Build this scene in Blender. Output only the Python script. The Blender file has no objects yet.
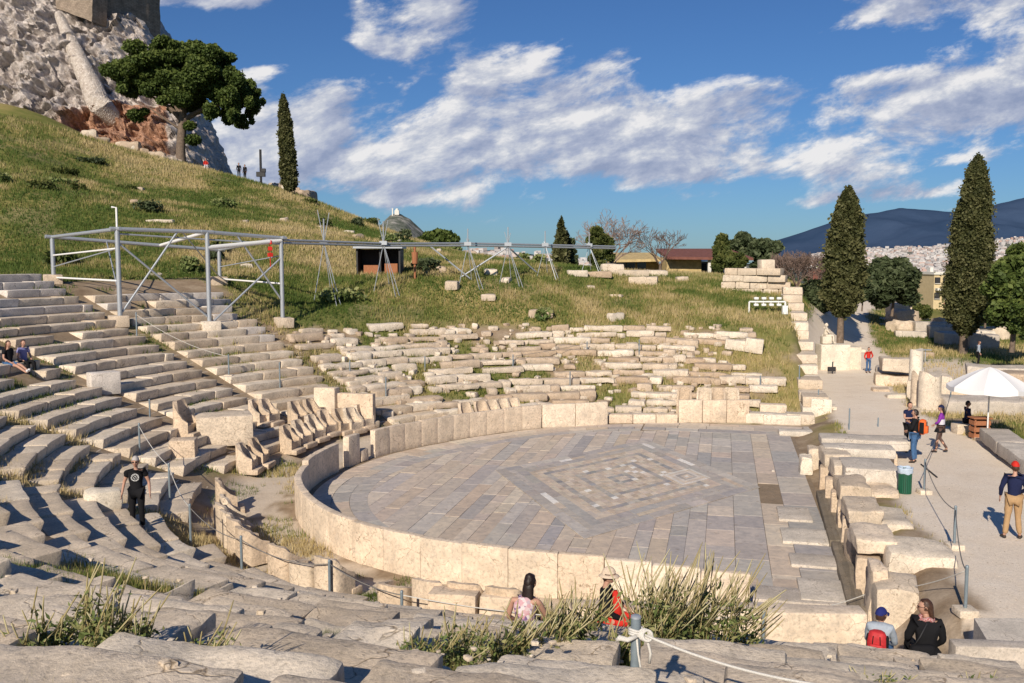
import bpy, bmesh, math, random
import numpy as np
from mathutils import Vector, Matrix, noise as mn
random.seed(7); RNG = np.random.default_rng(7)
PI = math.pi; R = math.radians
scene = bpy.context.scene; COL = scene.collection

# ------------------------------------------------------------------ camera
F = 930.0; H = 7.2; PIT = math.atan((341.5-262)/F); CP, SP = math.cos(PIT), math.sin(PIT)
cam_d = bpy.data.cameras.new('camera'); cam = bpy.data.objects.new('camera', cam_d); COL.objects.link(cam)
cam.location = (0, 0, H); cam.rotation_euler = (PI/2-PIT, 0, 0)
cam_d.sensor_width = 36; cam_d.lens = 36*F/1024; cam_d.clip_start = .1; cam_d.clip_end = 30000
scene.camera = cam
cy = scene.cycles; cy.max_bounces = 4; cy.diffuse_bounces = 2; cy.glossy_bounces = 1; cy.transmission_bounces = 2; cy.transparent_max_bounces = 4
cy.caustics_reflective = False; cy.caustics_refractive = False
scene.view_settings.view_transform = 'Standard'; scene.view_settings.look = 'None'; scene.view_settings.exposure = 0
def ray(px, py):
    x = (px-512)/F; y = (341.5-py)/F
    return (x, CP+y*SP, -SP+y*CP)
def atY(px, py, Y):
    d = ray(px, py); t = Y/d[1]; return Vector((d[0]*t, Y, H+d[2]*t))
def atZ(px, py, z):
    d = ray(px, py); t = (z-H)/d[2]; return Vector((d[0]*t, d[1]*t, z))
def proj(p):
    y = p[1]*CP-(p[2]-H)*SP; z = p[1]*SP+(p[2]-H)*CP
    return 512+F*p[0]/y, 341.5-F*z/y

# ------------------------------------------------------------------ theatre frame: s = south (right), e = east (away)
CX, CY = 3.5, 30.5; AZ = .2237
EX, EY = math.sin(AZ), math.cos(AZ); SX, SY = math.cos(AZ), -math.sin(AZ)
def se(x, y):
    dx, dy = x-CX, y-CY; return dx*SX+dy*SY, dx*EX+dy*EY
def xy(s, e): return CX+s*SX+e*EX, CY+s*SY+e*EY
PHK = [-40, 0, 30, 60, 90, 120, 140, 160, 180, 220]; RBK = [11.3, 11.3, 11.2, 10.35, 9.4, 8.95, 9.25, 10.1, 11.0, 11.0]
_pp = np.linspace(-40, 220, 521); _rr = np.interp(_pp, PHK, RBK)
_k = np.hanning(41); _k /= _k.sum(); _rr = np.convolve(np.pad(_rr, 20, mode='edge'), _k, 'valid')
def rb(phi): return np.interp(phi, _pp, _rr)
RB0 = float(rb(0)); RB180 = float(rb(180))
def dist(s, e):
    """distance outside the orchestra barrier; phi 0 = near side, 90 = left, 180 = far"""
    s = np.asarray(s, float); e = np.asarray(e, float)
    phi = np.degrees(np.arctan2(-s, -e))
    phi = np.where(s > 0, np.where(e < 0, 0, 180), phi)
    rho = np.hypot(s, e)
    d = np.where(s > 0, np.where(e < 0, -e-RB0, e-RB180-.12*s), rho-rb(phi))
    return d, phi
def polar(phi, d, s=None):
    """world xy of a place at angle phi and distance d; s>0 continues the straight arms"""
    if s is not None and s > 0:
        e = -(RB0+d) if phi < 90 else RB180+d+.12*s
        return xy(s, e)
    r = float(rb(phi))+d; a = R(phi)
    return xy(-math.sin(a)*r, -math.cos(a)*r)
def sstep(a, b, x):
    t = np.clip((x-a)/(b-a), 0, 1); return t*t*(3-2*t)
def hcav(d, phi):
    k = .42+(.365-.42)*(1-sstep(50, 85, phi))
    z = np.where(d < 8, .42*(d-2.3), .42*5.7+k*(d-8))
    z = np.maximum(z, 0)
    near = 1-sstep(45, 80, phi)
    cap = 5.45+.03*np.maximum(d-15.5, 0)
    return z*(1-near)+np.minimum(z, cap)*near
def dmax(phi): return np.interp(phi, [0, 95, 112, 126, 140, 155, 180, 200], [60, 17.2, 15.3, 13.5, 11.3, 10.6, 10.2, 10.2])
TP = []
for px, py, Y in [(325,304,50),(385,291,53),(430,286,55),(470,284,56),(505,284,57.5),(545,277,60),(590,272,64),(450,309,53),(500,300,54.5),
    (600,300,57),(600,285,62),(700,300,57),(700,288,62),(760,300,58),(780,330,51),(740,320,52.5),(640,322,52),(540,320,51.5),
    (620,275,75),(700,275,75),(560,266,82),(430,248,84),(300,288,52),(250,286,50),(200,280,50),(100,284,45),(0,282,42),(-150,280,40),
    (-300,240,60),(-300,170,85),(0,200,65),(0,150,82),(0,103,105),(100,240,60),(100,180,85),(100,143,108),(200,240,62),(200,200,82),(200,171,108),
    (300,240,66),(300,215,85),(300,196,98),(380,258,66),(380,229,95),(470,256,90),(250,182,104),(780,283,66),(800,283,75),(50,118,106),(150,157,107),
    (340,270,60),(280,262,58),(120,262,53)]:
    TP.append(tuple(atY(px, py, Y)))
TP += [(-70,150,26),(-45,145,14),(-20,125,7),(-8,120,5),(8,115,4),(30,115,4.5),(60,115,4),(-70,200,10),(0,200,-10),(60,200,-10),(-150,150,34),(-150,60,30),(-100,30,14),(40,80,5.6),(60,80,5.6)]
for ph in range(80, 200, 10):
    dm = float(dmax(ph)); x, y = polar(ph, dm); TP.append((x, y, float(hcav(dm, ph))))
for s_ in (2, 5, 8):
    x, y = polar(180, 10.2, s_); TP.append((x, y, float(hcav(10.2, 180))))
TP = np.array(TP)
def _U(r2): return np.where(r2 > 0, r2*np.log(r2+1e-9), 0)
_sc = 50.0; _P = TP[:, :2]/_sc; _n = len(TP)
_K = _U(((_P[:, None]-_P[None])**2).sum(2))+np.eye(_n)*2e-3
_A = np.zeros((_n+3, _n+3)); _A[:_n, :_n] = _K; _A[:_n, _n] = 1; _A[:_n, _n+1:] = _P; _A[_n, :_n] = 1; _A[_n+1:, :_n] = _P.T
_w = np.linalg.solve(_A, np.concatenate([TP[:, 2], [0, 0, 0]]))
def tps(x, y):
    q = np.stack([x, y], -1).reshape(-1, 2)/_sc; out = np.empty(len(q))
    for i in range(0, len(q), 20000):
        c = q[i:i+20000]
        out[i:i+20000] = _U(((c[:, None]-_P[None])**2).sum(2))@_w[:_n]+_w[_n]+c@_w[_n+1:]
    return out.reshape(np.shape(x))
def flatz(e):
    return np.interp(e, [-30, -12, 3, 30, 60, 90, 140], [1.0, 1.0, .5, .15, .5, 1.2, 1.6])
def gz(x, y):
    x = np.asarray(x, float); y = np.asarray(y, float)
    s, e = se(x, y); d, phi = dist(s, e)
    cav = hcav(d, phi)
    hill = tps(x, y)
    w = sstep(dmax(phi), dmax(phi)+2.2, d)*sstep(66, 84, phi)
    z = cav*(1-w)+hill*w
    f = flatz(e)
    s0 = np.where(e < -13.5, 6.6, 6.35); wid = 1.3+np.maximum(e-31, 0)*.35
    wf = sstep(s0+np.where(e > 11, .7, 0), s0+np.where(e > 11, .7, 0)+wid, s)
    z = z*(1-wf)+f*wf
    z = np.where(y > 110, z+(-18-z)*sstep(140, 320, y), z)
    return z
def g1(x, y): return float(gz(np.array([x]), np.array([y]))[0])
def hit(px, py, lift=0.0, y0=3, y1=160):
    d = ray(px, py); Ys = np.linspace(y0, y1, 1600); X = d[0]/d[1]*Ys; Z = H+d[2]/d[1]*Ys
    g = gz(X, Ys)+lift
    k = np.where(g > Z)[0]
    k = k[0] if len(k) else len(Ys)-1
    return Vector((X[k], Ys[k], float(g[k])))

# ------------------------------------------------------------------ materials
def mat(name, rough=.85, spec=.2):
    m = bpy.data.materials.new(name); m.use_nodes = True; nt = m.node_tree
    b = nt.nodes['Principled BSDF']; b.inputs['Roughness'].default_value = rough
    b.inputs['Specular IOR Level'].default_value = spec
    return m, nt, b
def N(nt, t, **kw):
    n = nt.nodes.new(t)
    for k, v in kw.items():
        if k.startswith('i_'): n.inputs[k[2:].replace('_', ' ')].default_value = v
        else: setattr(n, k, v)
    return n
def pos(nt): return N(nt, 'ShaderNodeNewGeometry').outputs['Position']
def noi(nt, scale, detail=5, rough=.6, vec=None, dist_=0):
    n = N(nt, 'ShaderNodeTexNoise'); n.inputs['Scale'].default_value = scale; n.inputs['Detail'].default_value = detail
    n.inputs['Roughness'].default_value = rough; n.inputs['Distortion'].default_value = dist_
    nt.links.new(vec if vec is not None else pos(nt), n.inputs['Vector']); return n.outputs['Fac']
def ramp(nt, fac, stops):
    r = N(nt, 'ShaderNodeValToRGB'); cr = r.color_ramp
    while len(cr.elements) < len(stops): cr.elements.new(.5)
    for el, (p, c) in zip(cr.elements, stops): el.position = p; el.color = (*c, 1)
    nt.links.new(fac, r.inputs['Fac']); return r.outputs['Color']
def mix(nt, fac, a, b, mode='MIX'):
    m = N(nt, 'ShaderNodeMix', data_type='RGBA', blend_type=mode)
    for i, v in ((0, fac), (6, a), (7, b)):
        if isinstance(v, (int, float)): m.inputs[i].default_value = v
        elif isinstance(v, tuple): m.inputs[i].default_value = (*v, 1)
        else: nt.links.new(v, m.inputs[i])
    return m.outputs[2]
def mth(nt, op, a, b=None, c=None, clamp=False):
    m = N(nt, 'ShaderNodeMath', operation=op); m.use_clamp = clamp
    for i, v in enumerate((a, b, c)):
        if v is None: continue
        if isinstance(v, (int, float)): m.inputs[i].default_value = v
        else: nt.links.new(v, m.inputs[i])
    return m.outputs[0]
def attr(nt, name): return N(nt, 'ShaderNodeAttribute', attribute_name=name)
def bump(nt, b, h, st, dist_=.02):
    n = N(nt, 'ShaderNodeBump'); n.inputs['Strength'].default_value = st; n.inputs['Distance'].default_value = dist_
    nt.links.new(h, n.inputs['Height']); nt.links.new(n.outputs['Normal'], b.inputs['Normal'])
def stone_mat(name, c0, c1, c2, stain=(.13,.11,.085), st=.55, fine=28, bst=.5, lich=.5):
    m, nt, b = mat(name, .9, .15)
    t = attr(nt, 'tint').outputs['Fac']
    base = ramp(nt, t, [(0, c0), (.5, c1), (1, c2)])
    n1 = noi(nt, 1.7, 8, .65); n2 = noi(nt, fine, 6, .7); n3 = noi(nt, 7, 8, .75)
    base = mix(nt, 1, base, ramp(nt, n1, [(.3, (.74,.72,.68)), (.7, (1.16,1.12,1.06))]), 'MULTIPLY')
    base = mix(nt, ramp(nt, n3, [(.52, (0,0,0)), (.72, (lich,)*3)]), base, stain)
    base = mix(nt, 1, base, ramp(nt, n2, [(.28, (.58,)*3), (.5, (1.0,)*3), (.72, (1.2,)*3)]), 'MULTIPLY')
    vp = N(nt, 'ShaderNodeTexVoronoi'); vp.inputs['Scale'].default_value = 13; nt.links.new(pos(nt), vp.inputs['Vector'])
    pit = ramp(nt, mth(nt, 'ADD', vp.outputs['Distance'], mth(nt, 'MULTIPLY', n2, .35)), [(.20, (0,)*3), (.36, (1,)*3)])
    base = mix(nt, mth(nt, 'MULTIPLY', mth(nt, 'SUBTRACT', 1.0, pit), .55), base, stain)
    wv = N(nt, 'ShaderNodeVectorMath', operation='MULTIPLY_ADD'); nz = N(nt, 'ShaderNodeTexNoise'); nz.inputs['Scale'].default_value = 2.2; nz.inputs['Detail'].default_value = 4; nt.links.new(pos(nt), nz.inputs['Vector'])
    nt.links.new(nz.outputs['Color'], wv.inputs[0]); wv.inputs[1].default_value = (.9, .9, .9); nt.links.new(pos(nt), wv.inputs[2])
    vc = N(nt, 'ShaderNodeTexVoronoi', feature='DISTANCE_TO_EDGE'); vc.inputs['Scale'].default_value = 1.15; nt.links.new(wv.outputs[0], vc.inputs['Vector'])
    crk = ramp(nt, vc.outputs['Distance'], [(.0, (0,)*3), (.014, (1,)*3)]); crk = mix(nt, ramp(nt, n1, [(.45, (0,)*3), (.55, (1,)*3)]), (1.0, 1.0, 1.0), crk)
    base = mix(nt, 1, base, mix(nt, crk, (.42, .38, .33), (1.0, 1.0, 1.0)), 'MULTIPLY')
    base = mix(nt, mth(nt, 'MULTIPLY', ramp(nt, noi(nt, 3.1, 7, .72, dist_=.8), [(.54, (0,)*3), (.66, (1,)*3)]), lich*.7), base, tuple(.45*q_+.12*k_ for q_, k_ in zip(c0, (.9, 1.0, 1.05))))
    nt.links.new(base, b.inputs['Base Color'])
    bump(nt, b, mth(nt, 'ADD', mth(nt, 'ADD', mth(nt, 'MULTIPLY', n2, .5), n3), mth(nt, 'ADD', mth(nt, 'MULTIPLY', pit, .3), mth(nt, 'MULTIPLY', crk, .4))), bst*.8, .045)
    return m
M = {}
M['seat'] = stone_mat('weathered_limestone', (.64,.54,.425), (.75,.65,.53), (.82,.735,.62), (.36,.295,.22))
M['newseat'] = stone_mat('restored_marble', (.60,.56,.53), (.66,.62,.59), (.72,.68,.64), (.36,.33,.30), lich=.2, bst=.2)
M['rubble'] = stone_mat('pale_rubble_limestone', (.50,.39,.29), (.68,.59,.49), (.82,.75,.65), (.32,.24,.17), bst=.6)
M['cream'] = stone_mat('cream_marble', (.72,.59,.46), (.78,.66,.53), (.82,.72,.60), (.46,.33,.22), fine=14, bst=.25, lich=.45)
M['throne'] = stone_mat('throne_marble', (.60,.48,.36), (.68,.56,.44), (.74,.64,.52), (.32,.24,.17), fine=16, bst=.35)
M['block'] = stone_mat('ruin_marble', (.62,.52,.41), (.73,.64,.53), (.82,.75,.65), (.33,.26,.19))
M['slabgrey'] = stone_mat('grey_slab', (.54,.49,.44), (.62,.57,.51), (.70,.65,.58), (.33,.28,.23), bst=.3)
M['whitemarble'] = stone_mat('white_marble', (.74,.67,.55), (.78,.72,.62), (.82,.77,.68), (.5,.42,.32), bst=.15, lich=.25)
# orchestra floor slabs: colour attribute
m, nt, b = mat('orchestra_slab', .72, .3)
a = attr(nt, 'col').outputs['Color']; n1 = noi(nt, 3.5, 7, .7, dist_=.6); n2 = noi(nt, 24, 6, .7)
c = mix(nt, 1, a, ramp(nt, n1, [(.3, (.76,.77,.79)), (.68, (1.2,1.16,1.1))]), 'MULTIPLY')
c = mix(nt, ramp(nt, n2, [(.55, (0,0,0)), (.8, (.5,)*3)]), c, (.36,.30,.24)); c = mix(nt, ramp(nt, noi(nt, 6, 5, .6), [(.6, (0,0,0)), (.7, (.55,)*3)]), c, (.28,.21,.15))
nt.links.new(c, b.inputs['Base Color']); bump(nt, b, n2, .25, .02); M['floor'] = m
# ground
m, nt, b = mat('ground', .95, .05)
g = attr(nt, 'grass').outputs['Fac']; pth = attr(nt, 'gravel').outputs['Fac']; cty = attr(nt, 'far').outputs['Fac']
nb = noi(nt, .09, 6, .65); nm = noi(nt, 1.1, 8, .7); nf = noi(nt, 16, 6, .75)
earth = ramp(nt, nm, [(.3, (.23,.165,.105)), (.55, (.37,.28,.19)), (.75, (.50,.41,.30))])
grs = ramp(nt, mth(nt, 'ADD', mth(nt, 'MULTIPLY', nb, .85), mth(nt, 'MULTIPLY', nm, .2)), [(.36, (.10,.135,.03)), (.5, (.205,.21,.06)), (.62, (.36,.29,.11)), (.72, (.46,.35,.17))])
nl_ = noi(nt, .33, 6, .65)
grv = ramp(nt, mth(nt, 'ADD', mth(nt, 'MULTIPLY', nm, .5), mth(nt, 'MULTIPLY', nl_, .5)), [(.25, (.66,.54,.41)), (.46, (.84,.72,.575)), (.7, (.90,.80,.67))])
c = mix(nt, g, earth, grs); c = mix(nt, pth, c, grv)
c = mix(nt, 1, c, ramp(nt, nf, [(.25, (.78,)*3), (.75, (1.14,)*3)]), 'MULTIPLY')
c = mix(nt, cty, c, ramp(nt, noi(nt, .012, 6, .7), [(.4, (.05,.075,.05)), (.6, (.16,.15,.13))]))
nt.links.new(c, b.inputs['Base Color']); bump(nt, b, mth(nt, 'ADD', nm, nf), .5, .04); M['ground'] = m
def leaf_mat(name, stops, rough=.6, sub=.0):
    m, nt, b = mat(name, rough, .2); t = attr(nt, 'tint').outputs['Fac']
    nt.links.new(ramp(nt, t, stops), b.inputs['Base Color'])
    tr = N(nt, 'ShaderNodeBsdfTranslucent'); nt.links.new(ramp(nt, t, stops), tr.inputs['Color'])
    mx = N(nt, 'ShaderNodeMixShader'); mx.inputs[0].default_value = .25
    nt.links.new(b.outputs[0], mx.inputs[1]); nt.links.new(tr.outputs[0], mx.inputs[2])
    nt.links.new(mx.outputs[0], nt.nodes['Material Output'].inputs['Surface']); return m
M['grass'] = leaf_mat('grass_blades', [(0, (.085,.135,.027)), (.42, (.185,.215,.055)), (.65, (.37,.31,.12)), (1, (.55,.44,.23))])
M['weed'] = leaf_mat('weed_leaves', [(0, (.07,.12,.03)), (.5, (.17,.22,.07)), (1, (.40,.38,.17))])
M['stalk'] = leaf_mat('seed_stalks', [(0, (.26,.22,.09)), (.5, (.46,.38,.18)), (1, (.66,.60,.36))])
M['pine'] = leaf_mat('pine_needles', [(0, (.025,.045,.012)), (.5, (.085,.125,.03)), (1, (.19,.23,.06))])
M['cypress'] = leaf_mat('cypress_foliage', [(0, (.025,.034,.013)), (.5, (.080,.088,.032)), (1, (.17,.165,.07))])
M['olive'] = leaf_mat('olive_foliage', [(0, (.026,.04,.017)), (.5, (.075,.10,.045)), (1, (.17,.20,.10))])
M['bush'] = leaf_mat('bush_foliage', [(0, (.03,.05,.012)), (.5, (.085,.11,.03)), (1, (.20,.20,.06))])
M['twig'] = leaf_mat('bare_twigs', [(0, (.13,.10,.08)), (.5, (.24,.17,.14)), (1, (.38,.28,.23))])
def plain(name, c, rough=.7, spec=.3, metal=0, var=.12, sc=30, bs=.15):
    m, nt, b = mat(name, rough, spec); b.inputs['Metallic'].default_value = metal
    n = noi(nt, sc, 4, .6)
    nt.links.new(mix(nt, 1, c, ramp(nt, n, [(.25, (1-var,)*3), (.75, (1+var,)*3)]), 'MULTIPLY'), b.inputs['Base Color'])
    if bs: bump(nt, b, n, bs, .01)
    return m
M['bark'] = plain('bark', (.17,.13,.10), .95, .1, var=.4, sc=6, bs=.6)
M['steel'] = plain('galvanised_steel', (.42,.45,.48), .45, .5, .35, .12, 20, 0)
M['steelblue'] = plain('grey_painted_post', (.22,.27,.30), .5, .4, .2, .15, 20, 0)
M['white'] = plain('white_paint', (.78,.78,.76), .6, .3)
M['rope'] = plain('white_rope', (.62,.60,.55), .9, .1, var=.3, sc=200)
M['darkrope'] = plain('grey_rope', (.20,.19,.18), .9, .1)
M['black'] = plain('black_cloth', (.012,.012,.014), .85, .15)
M['navy'] = plain('navy_cloth', (.015,.02,.06), .85, .15)
M['bluecap'] = plain('blue_cap_cloth', (.02,.028,.15), .8, .15)
M['jeans'] = plain('blue_denim', (.06,.13,.26), .85, .15, var=.3, sc=18)
M['red'] = plain('red_cloth', (.55,.03,.02), .75, .2)
M['redpack'] = plain('red_nylon', (.48,.03,.035), .6, .3, var=.2)
M['orange'] = plain('orange_nylon', (.75,.14,.03), .6, .3)
M['khaki'] = plain('khaki_cloth', (.42,.27,.14), .85, .15)
M['purple'] = plain('purple_cloth', (.23,.04,.33), .85, .15)
M['palecloth'] = plain('pale_cloth', (.62,.60,.66), .85, .15)
M['greycloth'] = plain('grey_fleece', (.36,.41,.47), .9, .1)
M['lav'] = plain('lavender_cloth', (.22,.22,.42), .85, .15)
M['hair'] = plain('dark_hair', (.018,.010,.008), .5, .4, var=.5, sc=60)
M['hairb'] = plain('brown_hair', (.06,.028,.016), .5, .4, var=.5, sc=60)
M['greyhair'] = plain('grey_hair', (.45,.42,.40), .7, .3)
M['skin'] = plain('skin', (.48,.27,.19), .55, .4, var=.06, bs=0)
M['eye'] = plain('eye_dark', (.02,.015,.012), .3, .5, bs=0)
M['lip'] = plain('lips', (.38,.12,.10), .5, .4, bs=0)
M['shoe'] = plain('shoe_leather', (.04,.028,.02), .6, .4)
M['whiteshoe'] = plain('white_shoe', (.7,.7,.7), .6, .4)
M['tights'] = plain('sheer_tights', (.10,.06,.05), .6, .3)
M['redroof'] = plain('red_roof', (.20,.085,.065), .8, .2, var=.3, sc=3)
M['cream_wall'] = plain('cream_plaster', (.62,.50,.30), .9, .1, var=.12, sc=2)
M['tanwall'] = plain('tan_stone_wall', (.52,.40,.20), .9, .1, var=.35, sc=2.2, bs=.5)
M['whitewall'] = plain('white_plaster', (.70,.68,.62), .9, .1, var=.1, sc=1)
M['glass'] = plain('window_dark', (.03,.04,.05), .15, .6, bs=0)
M['binsl'] = plain('green_painted_slats', (.015,.10,.055), .55, .35)
M['plasticbag'] = plain('pale_bin_liner', (.50,.60,.72), .35, .5)
M['wood'] = plain('reddish_wood', (.36,.15,.075), .8, .2, var=.3)
M['oldbeam'] = stone_mat('grooved_stone_beam', (.22,.19,.15), (.28,.24,.19), (.34,.29,.23))
M['dark'] = plain('dark_iron', (.03,.03,.032), .6, .4)
M['canvas'] = plain('white_canvas', (.80,.79,.78), .85, .1, var=.03, bs=0)
M['strawhat'] = plain('pale_straw', (.62,.50,.38), .9, .1, var=.2)
# patterned cloth
m, nt, b = mat('floral_blouse', .85, .15)
v = N(nt, 'ShaderNodeTexVoronoi'); v.inputs['Scale'].default_value = 26; nt.links.new(pos(nt), v.inputs['Vector'])
nt.links.new(ramp(nt, v.outputs['Color'], [(.2, (.20,.12,.25)), (.35, (.62,.52,.52)), (.55, (.55,.30,.34)), (.75, (.66,.60,.60))]), b.inputs['Base Color']); M['floral'] = m
m, nt, b = mat('knit_scarf', .9, .1)
w = N(nt, 'ShaderNodeTexVoronoi'); w.inputs['Scale'].default_value = 60; nt.links.new(pos(nt), w.inputs['Vector'])
nt.links.new(ramp(nt, w.outputs['Distance'], [(.25, (.6,.5,.46)), (.5, (.4,.14,.14))]), b.inputs['Base Color']); M['scarf'] = m
# cliff
m, nt, b = mat('cliff_rock', .95, .1)
rd = attr(nt, 'tint').outputs['Fac']
n1 = noi(nt, .11, 8, .7, dist_=.5); n2 = noi(nt, .7, 8, .75); n3 = noi(nt, 2.6, 6, .7)
c = ramp(nt, n1, [(.32, (.50,.44,.40)), (.5, (.68,.61,.56)), (.68, (.76,.70,.65))])
c = mix(nt, ramp(nt, n2, [(.36, (.75,)*3), (.49, (0,0,0))]), c, (.26,.20,.16))
c = mix(nt, ramp(nt, mth(nt, 'ADD', rd, mth(nt, 'MULTIPLY', n2, .3)), [(.55, (0,0,0)), (.8, (1,1,1))]), c, ramp(nt, n3, [(.3, (.34,.17,.10)), (.7, (.62,.38,.26))]))
c = mix(nt, 1, c, ramp(nt, n3, [(.3, (.7,)*3), (.7, (1.2,)*3)]), 'MULTIPLY')
nt.links.new(c, b.inputs['Base Color']); bump(nt, b, mth(nt, 'ADD', n2, mth(nt, 'MULTIPLY', n3, .5)), .9, .6); M['cliff'] = m
# mountain, with the blue of distant haze put into its base colour
m, nt, b = mat('far_mountain', 1, 0)
n1 = noi(nt, .0016, 8, .65)
nt.links.new(ramp(nt, n1, [(.3, (.032,.062,.12)), (.7, (.062,.10,.175))]), b.inputs['Base Color']); M['mount'] = m
m, nt, b = mat('rocky_hill', 1, 0)
nt.links.new(ramp(nt, noi(nt, .04, 8, .7), [(.35, (.07,.09,.065)), (.5, (.17,.18,.15)), (.62, (.42,.40,.36))]), b.inputs['Base Color']); M['farhill'] = m
m, nt, b = mat('city_plaster', .9, .1)
nt.links.new(ramp(nt, attr(nt, 'tint').outputs['Fac'], [(0, (.30,.26,.24)), (.25, (.46,.44,.43)), (.7, (.62,.60,.58)), (1, (.45,.28,.22))]), b.inputs['Base Color']); M['city'] = m

# ------------------------------------------------------------------ mesh helpers
class MB:
    def __init__(self): self.v = []; self.f = []; self.t = []; self.mi = []; self.cur = 0
    def add(self, vs, fs, tint=.5):
        o = len(self.v); self.v.extend(vs); self.f.extend([tuple(i+o for i in f) for f in fs])
        self.t.extend([tint]*len(vs)); self.mi.extend([self.cur]*len(fs))
    def quad(self, a, b_, c_, d_, tint=.5): self.add([a, b_, c_, d_], [(0, 1, 2, 3)], tint)
    def box(self, c, s, rz=0, tint=.5, bev=0):
        hx, hy, hz = s[0]/2, s[1]/2, s[2]/2; ca, sa = math.cos(rz), math.sin(rz); vs = []
        for z in (-hz, hz):
            for x, y in ((-hx,-hy),(hx,-hy),(hx,hy),(-hx,hy)): vs.append((c[0]+x*ca-y*sa, c[1]+x*sa+y*ca, c[2]+z))
        self.add(vs, [(0,3,2,1),(4,5,6,7),(0,1,5,4),(1,2,6,5),(2,3,7,6),(3,0,4,7)], tint)
    def tube(self, pts, rad, n=8, tint=.5, caps=True):
        if isinstance(rad, (int, float)): rad = [rad]*len(pts)
        pts = [Vector(p) for p in pts]; rings = []; vs = []
        up = Vector((0, 0, 1))
        for i, p in enumerate(pts):
            d = (pts[min(i+1, len(pts)-1)]-pts[max(i-1, 0)])
            d = d.normalized() if d.length > 1e-9 else up
            ref = up if abs(d.dot(up)) < .95 else Vector((1, 0, 0))
            a = d.cross(ref).normalized(); b_ = d.cross(a)
            for k in range(n):
                t = 2*PI*k/n; vs.append(tuple(p+(a*math.cos(t)+b_*math.sin(t))*rad[i]))
        fs = []
        for i in range(len(pts)-1):
            for k in range(n): fs.append((i*n+k, i*n+(k+1) % n, (i+1)*n+(k+1) % n, (i+1)*n+k))
        if caps: fs.append(tuple(range(n))[::-1]); fs.append(tuple((len(pts)-1)*n+k for k in range(n)))
        self.add(vs, fs, tint)
    def build(self, name, mats, parent=None, origin=None, smooth=None, local=False):
        me = bpy.data.meshes.new(name)
        if origin is not None and not local:
            ox, oy, oz = origin; vs = [(x-ox, y-oy, z-oz) for x, y, z in self.v]
        else: vs = self.v
        me.from_pydata(vs, [], self.f)
        if not isinstance(mats, (list, tuple)): mats = [mats]
        for q in mats: me.materials.append(q)
        if len(mats) > 1: me.polygons.foreach_set('material_index', self.mi)
        at = me.attributes.new('tint', 'FLOAT', 'POINT'); at.data.foreach_set('value', self.t)
        if smooth is not None:
            me.polygons.foreach_set('use_smooth', [True]*len(me.polygons))
            if smooth > 0: me.set_sharp_from_angle(angle=R(smooth))
        me.update()
        o = bpy.data.objects.new(name, me); COL.objects.link(o)
        if origin is not None: o.location = origin
        if parent is not None:
            o.parent = parent
            if origin is not None: o.location = Vector(origin)-parent_world(parent)
            elif not local: o.location = -parent_world(parent)
        return o
def parent_world(p):
    v = Vector(p.location); q = p.parent
    while q is not None: v += Vector(q.location); q = q.parent
    return v
def npmesh(name, V, Fq, m, tint=None, parent=None, nper=4):
    """fast mesh from numpy arrays of quads or triangles"""
    me = bpy.data.meshes.new(name); nv = len(V); nf = len(Fq)
    me.vertices.add(nv); me.vertices.foreach_set('co', np.ascontiguousarray(V, dtype=np.float32).ravel())
    me.loops.add(nf*nper); me.loops.foreach_set('vertex_index', np.ascontiguousarray(Fq, dtype=np.int32).ravel())
    me.polygons.add(nf); me.polygons.foreach_set('loop_start', np.arange(0, nf*nper, nper, dtype=np.int32))
    me.update(calc_edges=True); me.materials.append(m)
    if tint is not None:
        at = me.attributes.new('tint', 'FLOAT', 'POINT'); at.data.foreach_set('value', np.ascontiguousarray(tint, dtype=np.float32))
    o = bpy.data.objects.new(name, me); COL.objects.link(o)
    if parent is not None: o.parent = parent; o.location = -parent_world(parent)
    return o
def tag(o, label, cat=None, group=None, kind=None):
    if label: o['label'] = label
    if cat: o['category'] = cat
    if group: o['group'] = group
    if kind: o['kind'] = kind
    return o
def empty(name, loc, label, cat, group=None):
    o = bpy.data.objects.new(name, None); COL.objects.link(o); o.location = loc; o.empty_display_size = .2
    return tag(o, label, cat, group)
def struct(o): o['kind'] = 'structure'; return o
ORD = ['zeroth','first','second','third','fourth','fifth','sixth','seventh','eighth','ninth','tenth','eleventh','twelfth','thirteenth','fourteenth','fifteenth','sixteenth','seventeenth','eighteenth','nineteenth','twentieth']
def od(n):
    if n <= 20: return ORD[n]
    if n < 30: return 'twenty-'+ORD[n-20]
    if n == 30: return 'thirtieth'
    if n < 40: return 'thirty-'+ORD[n-30]
    if n == 40: return 'fortieth'
    return 'forty-'+ORD[n-40]

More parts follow.
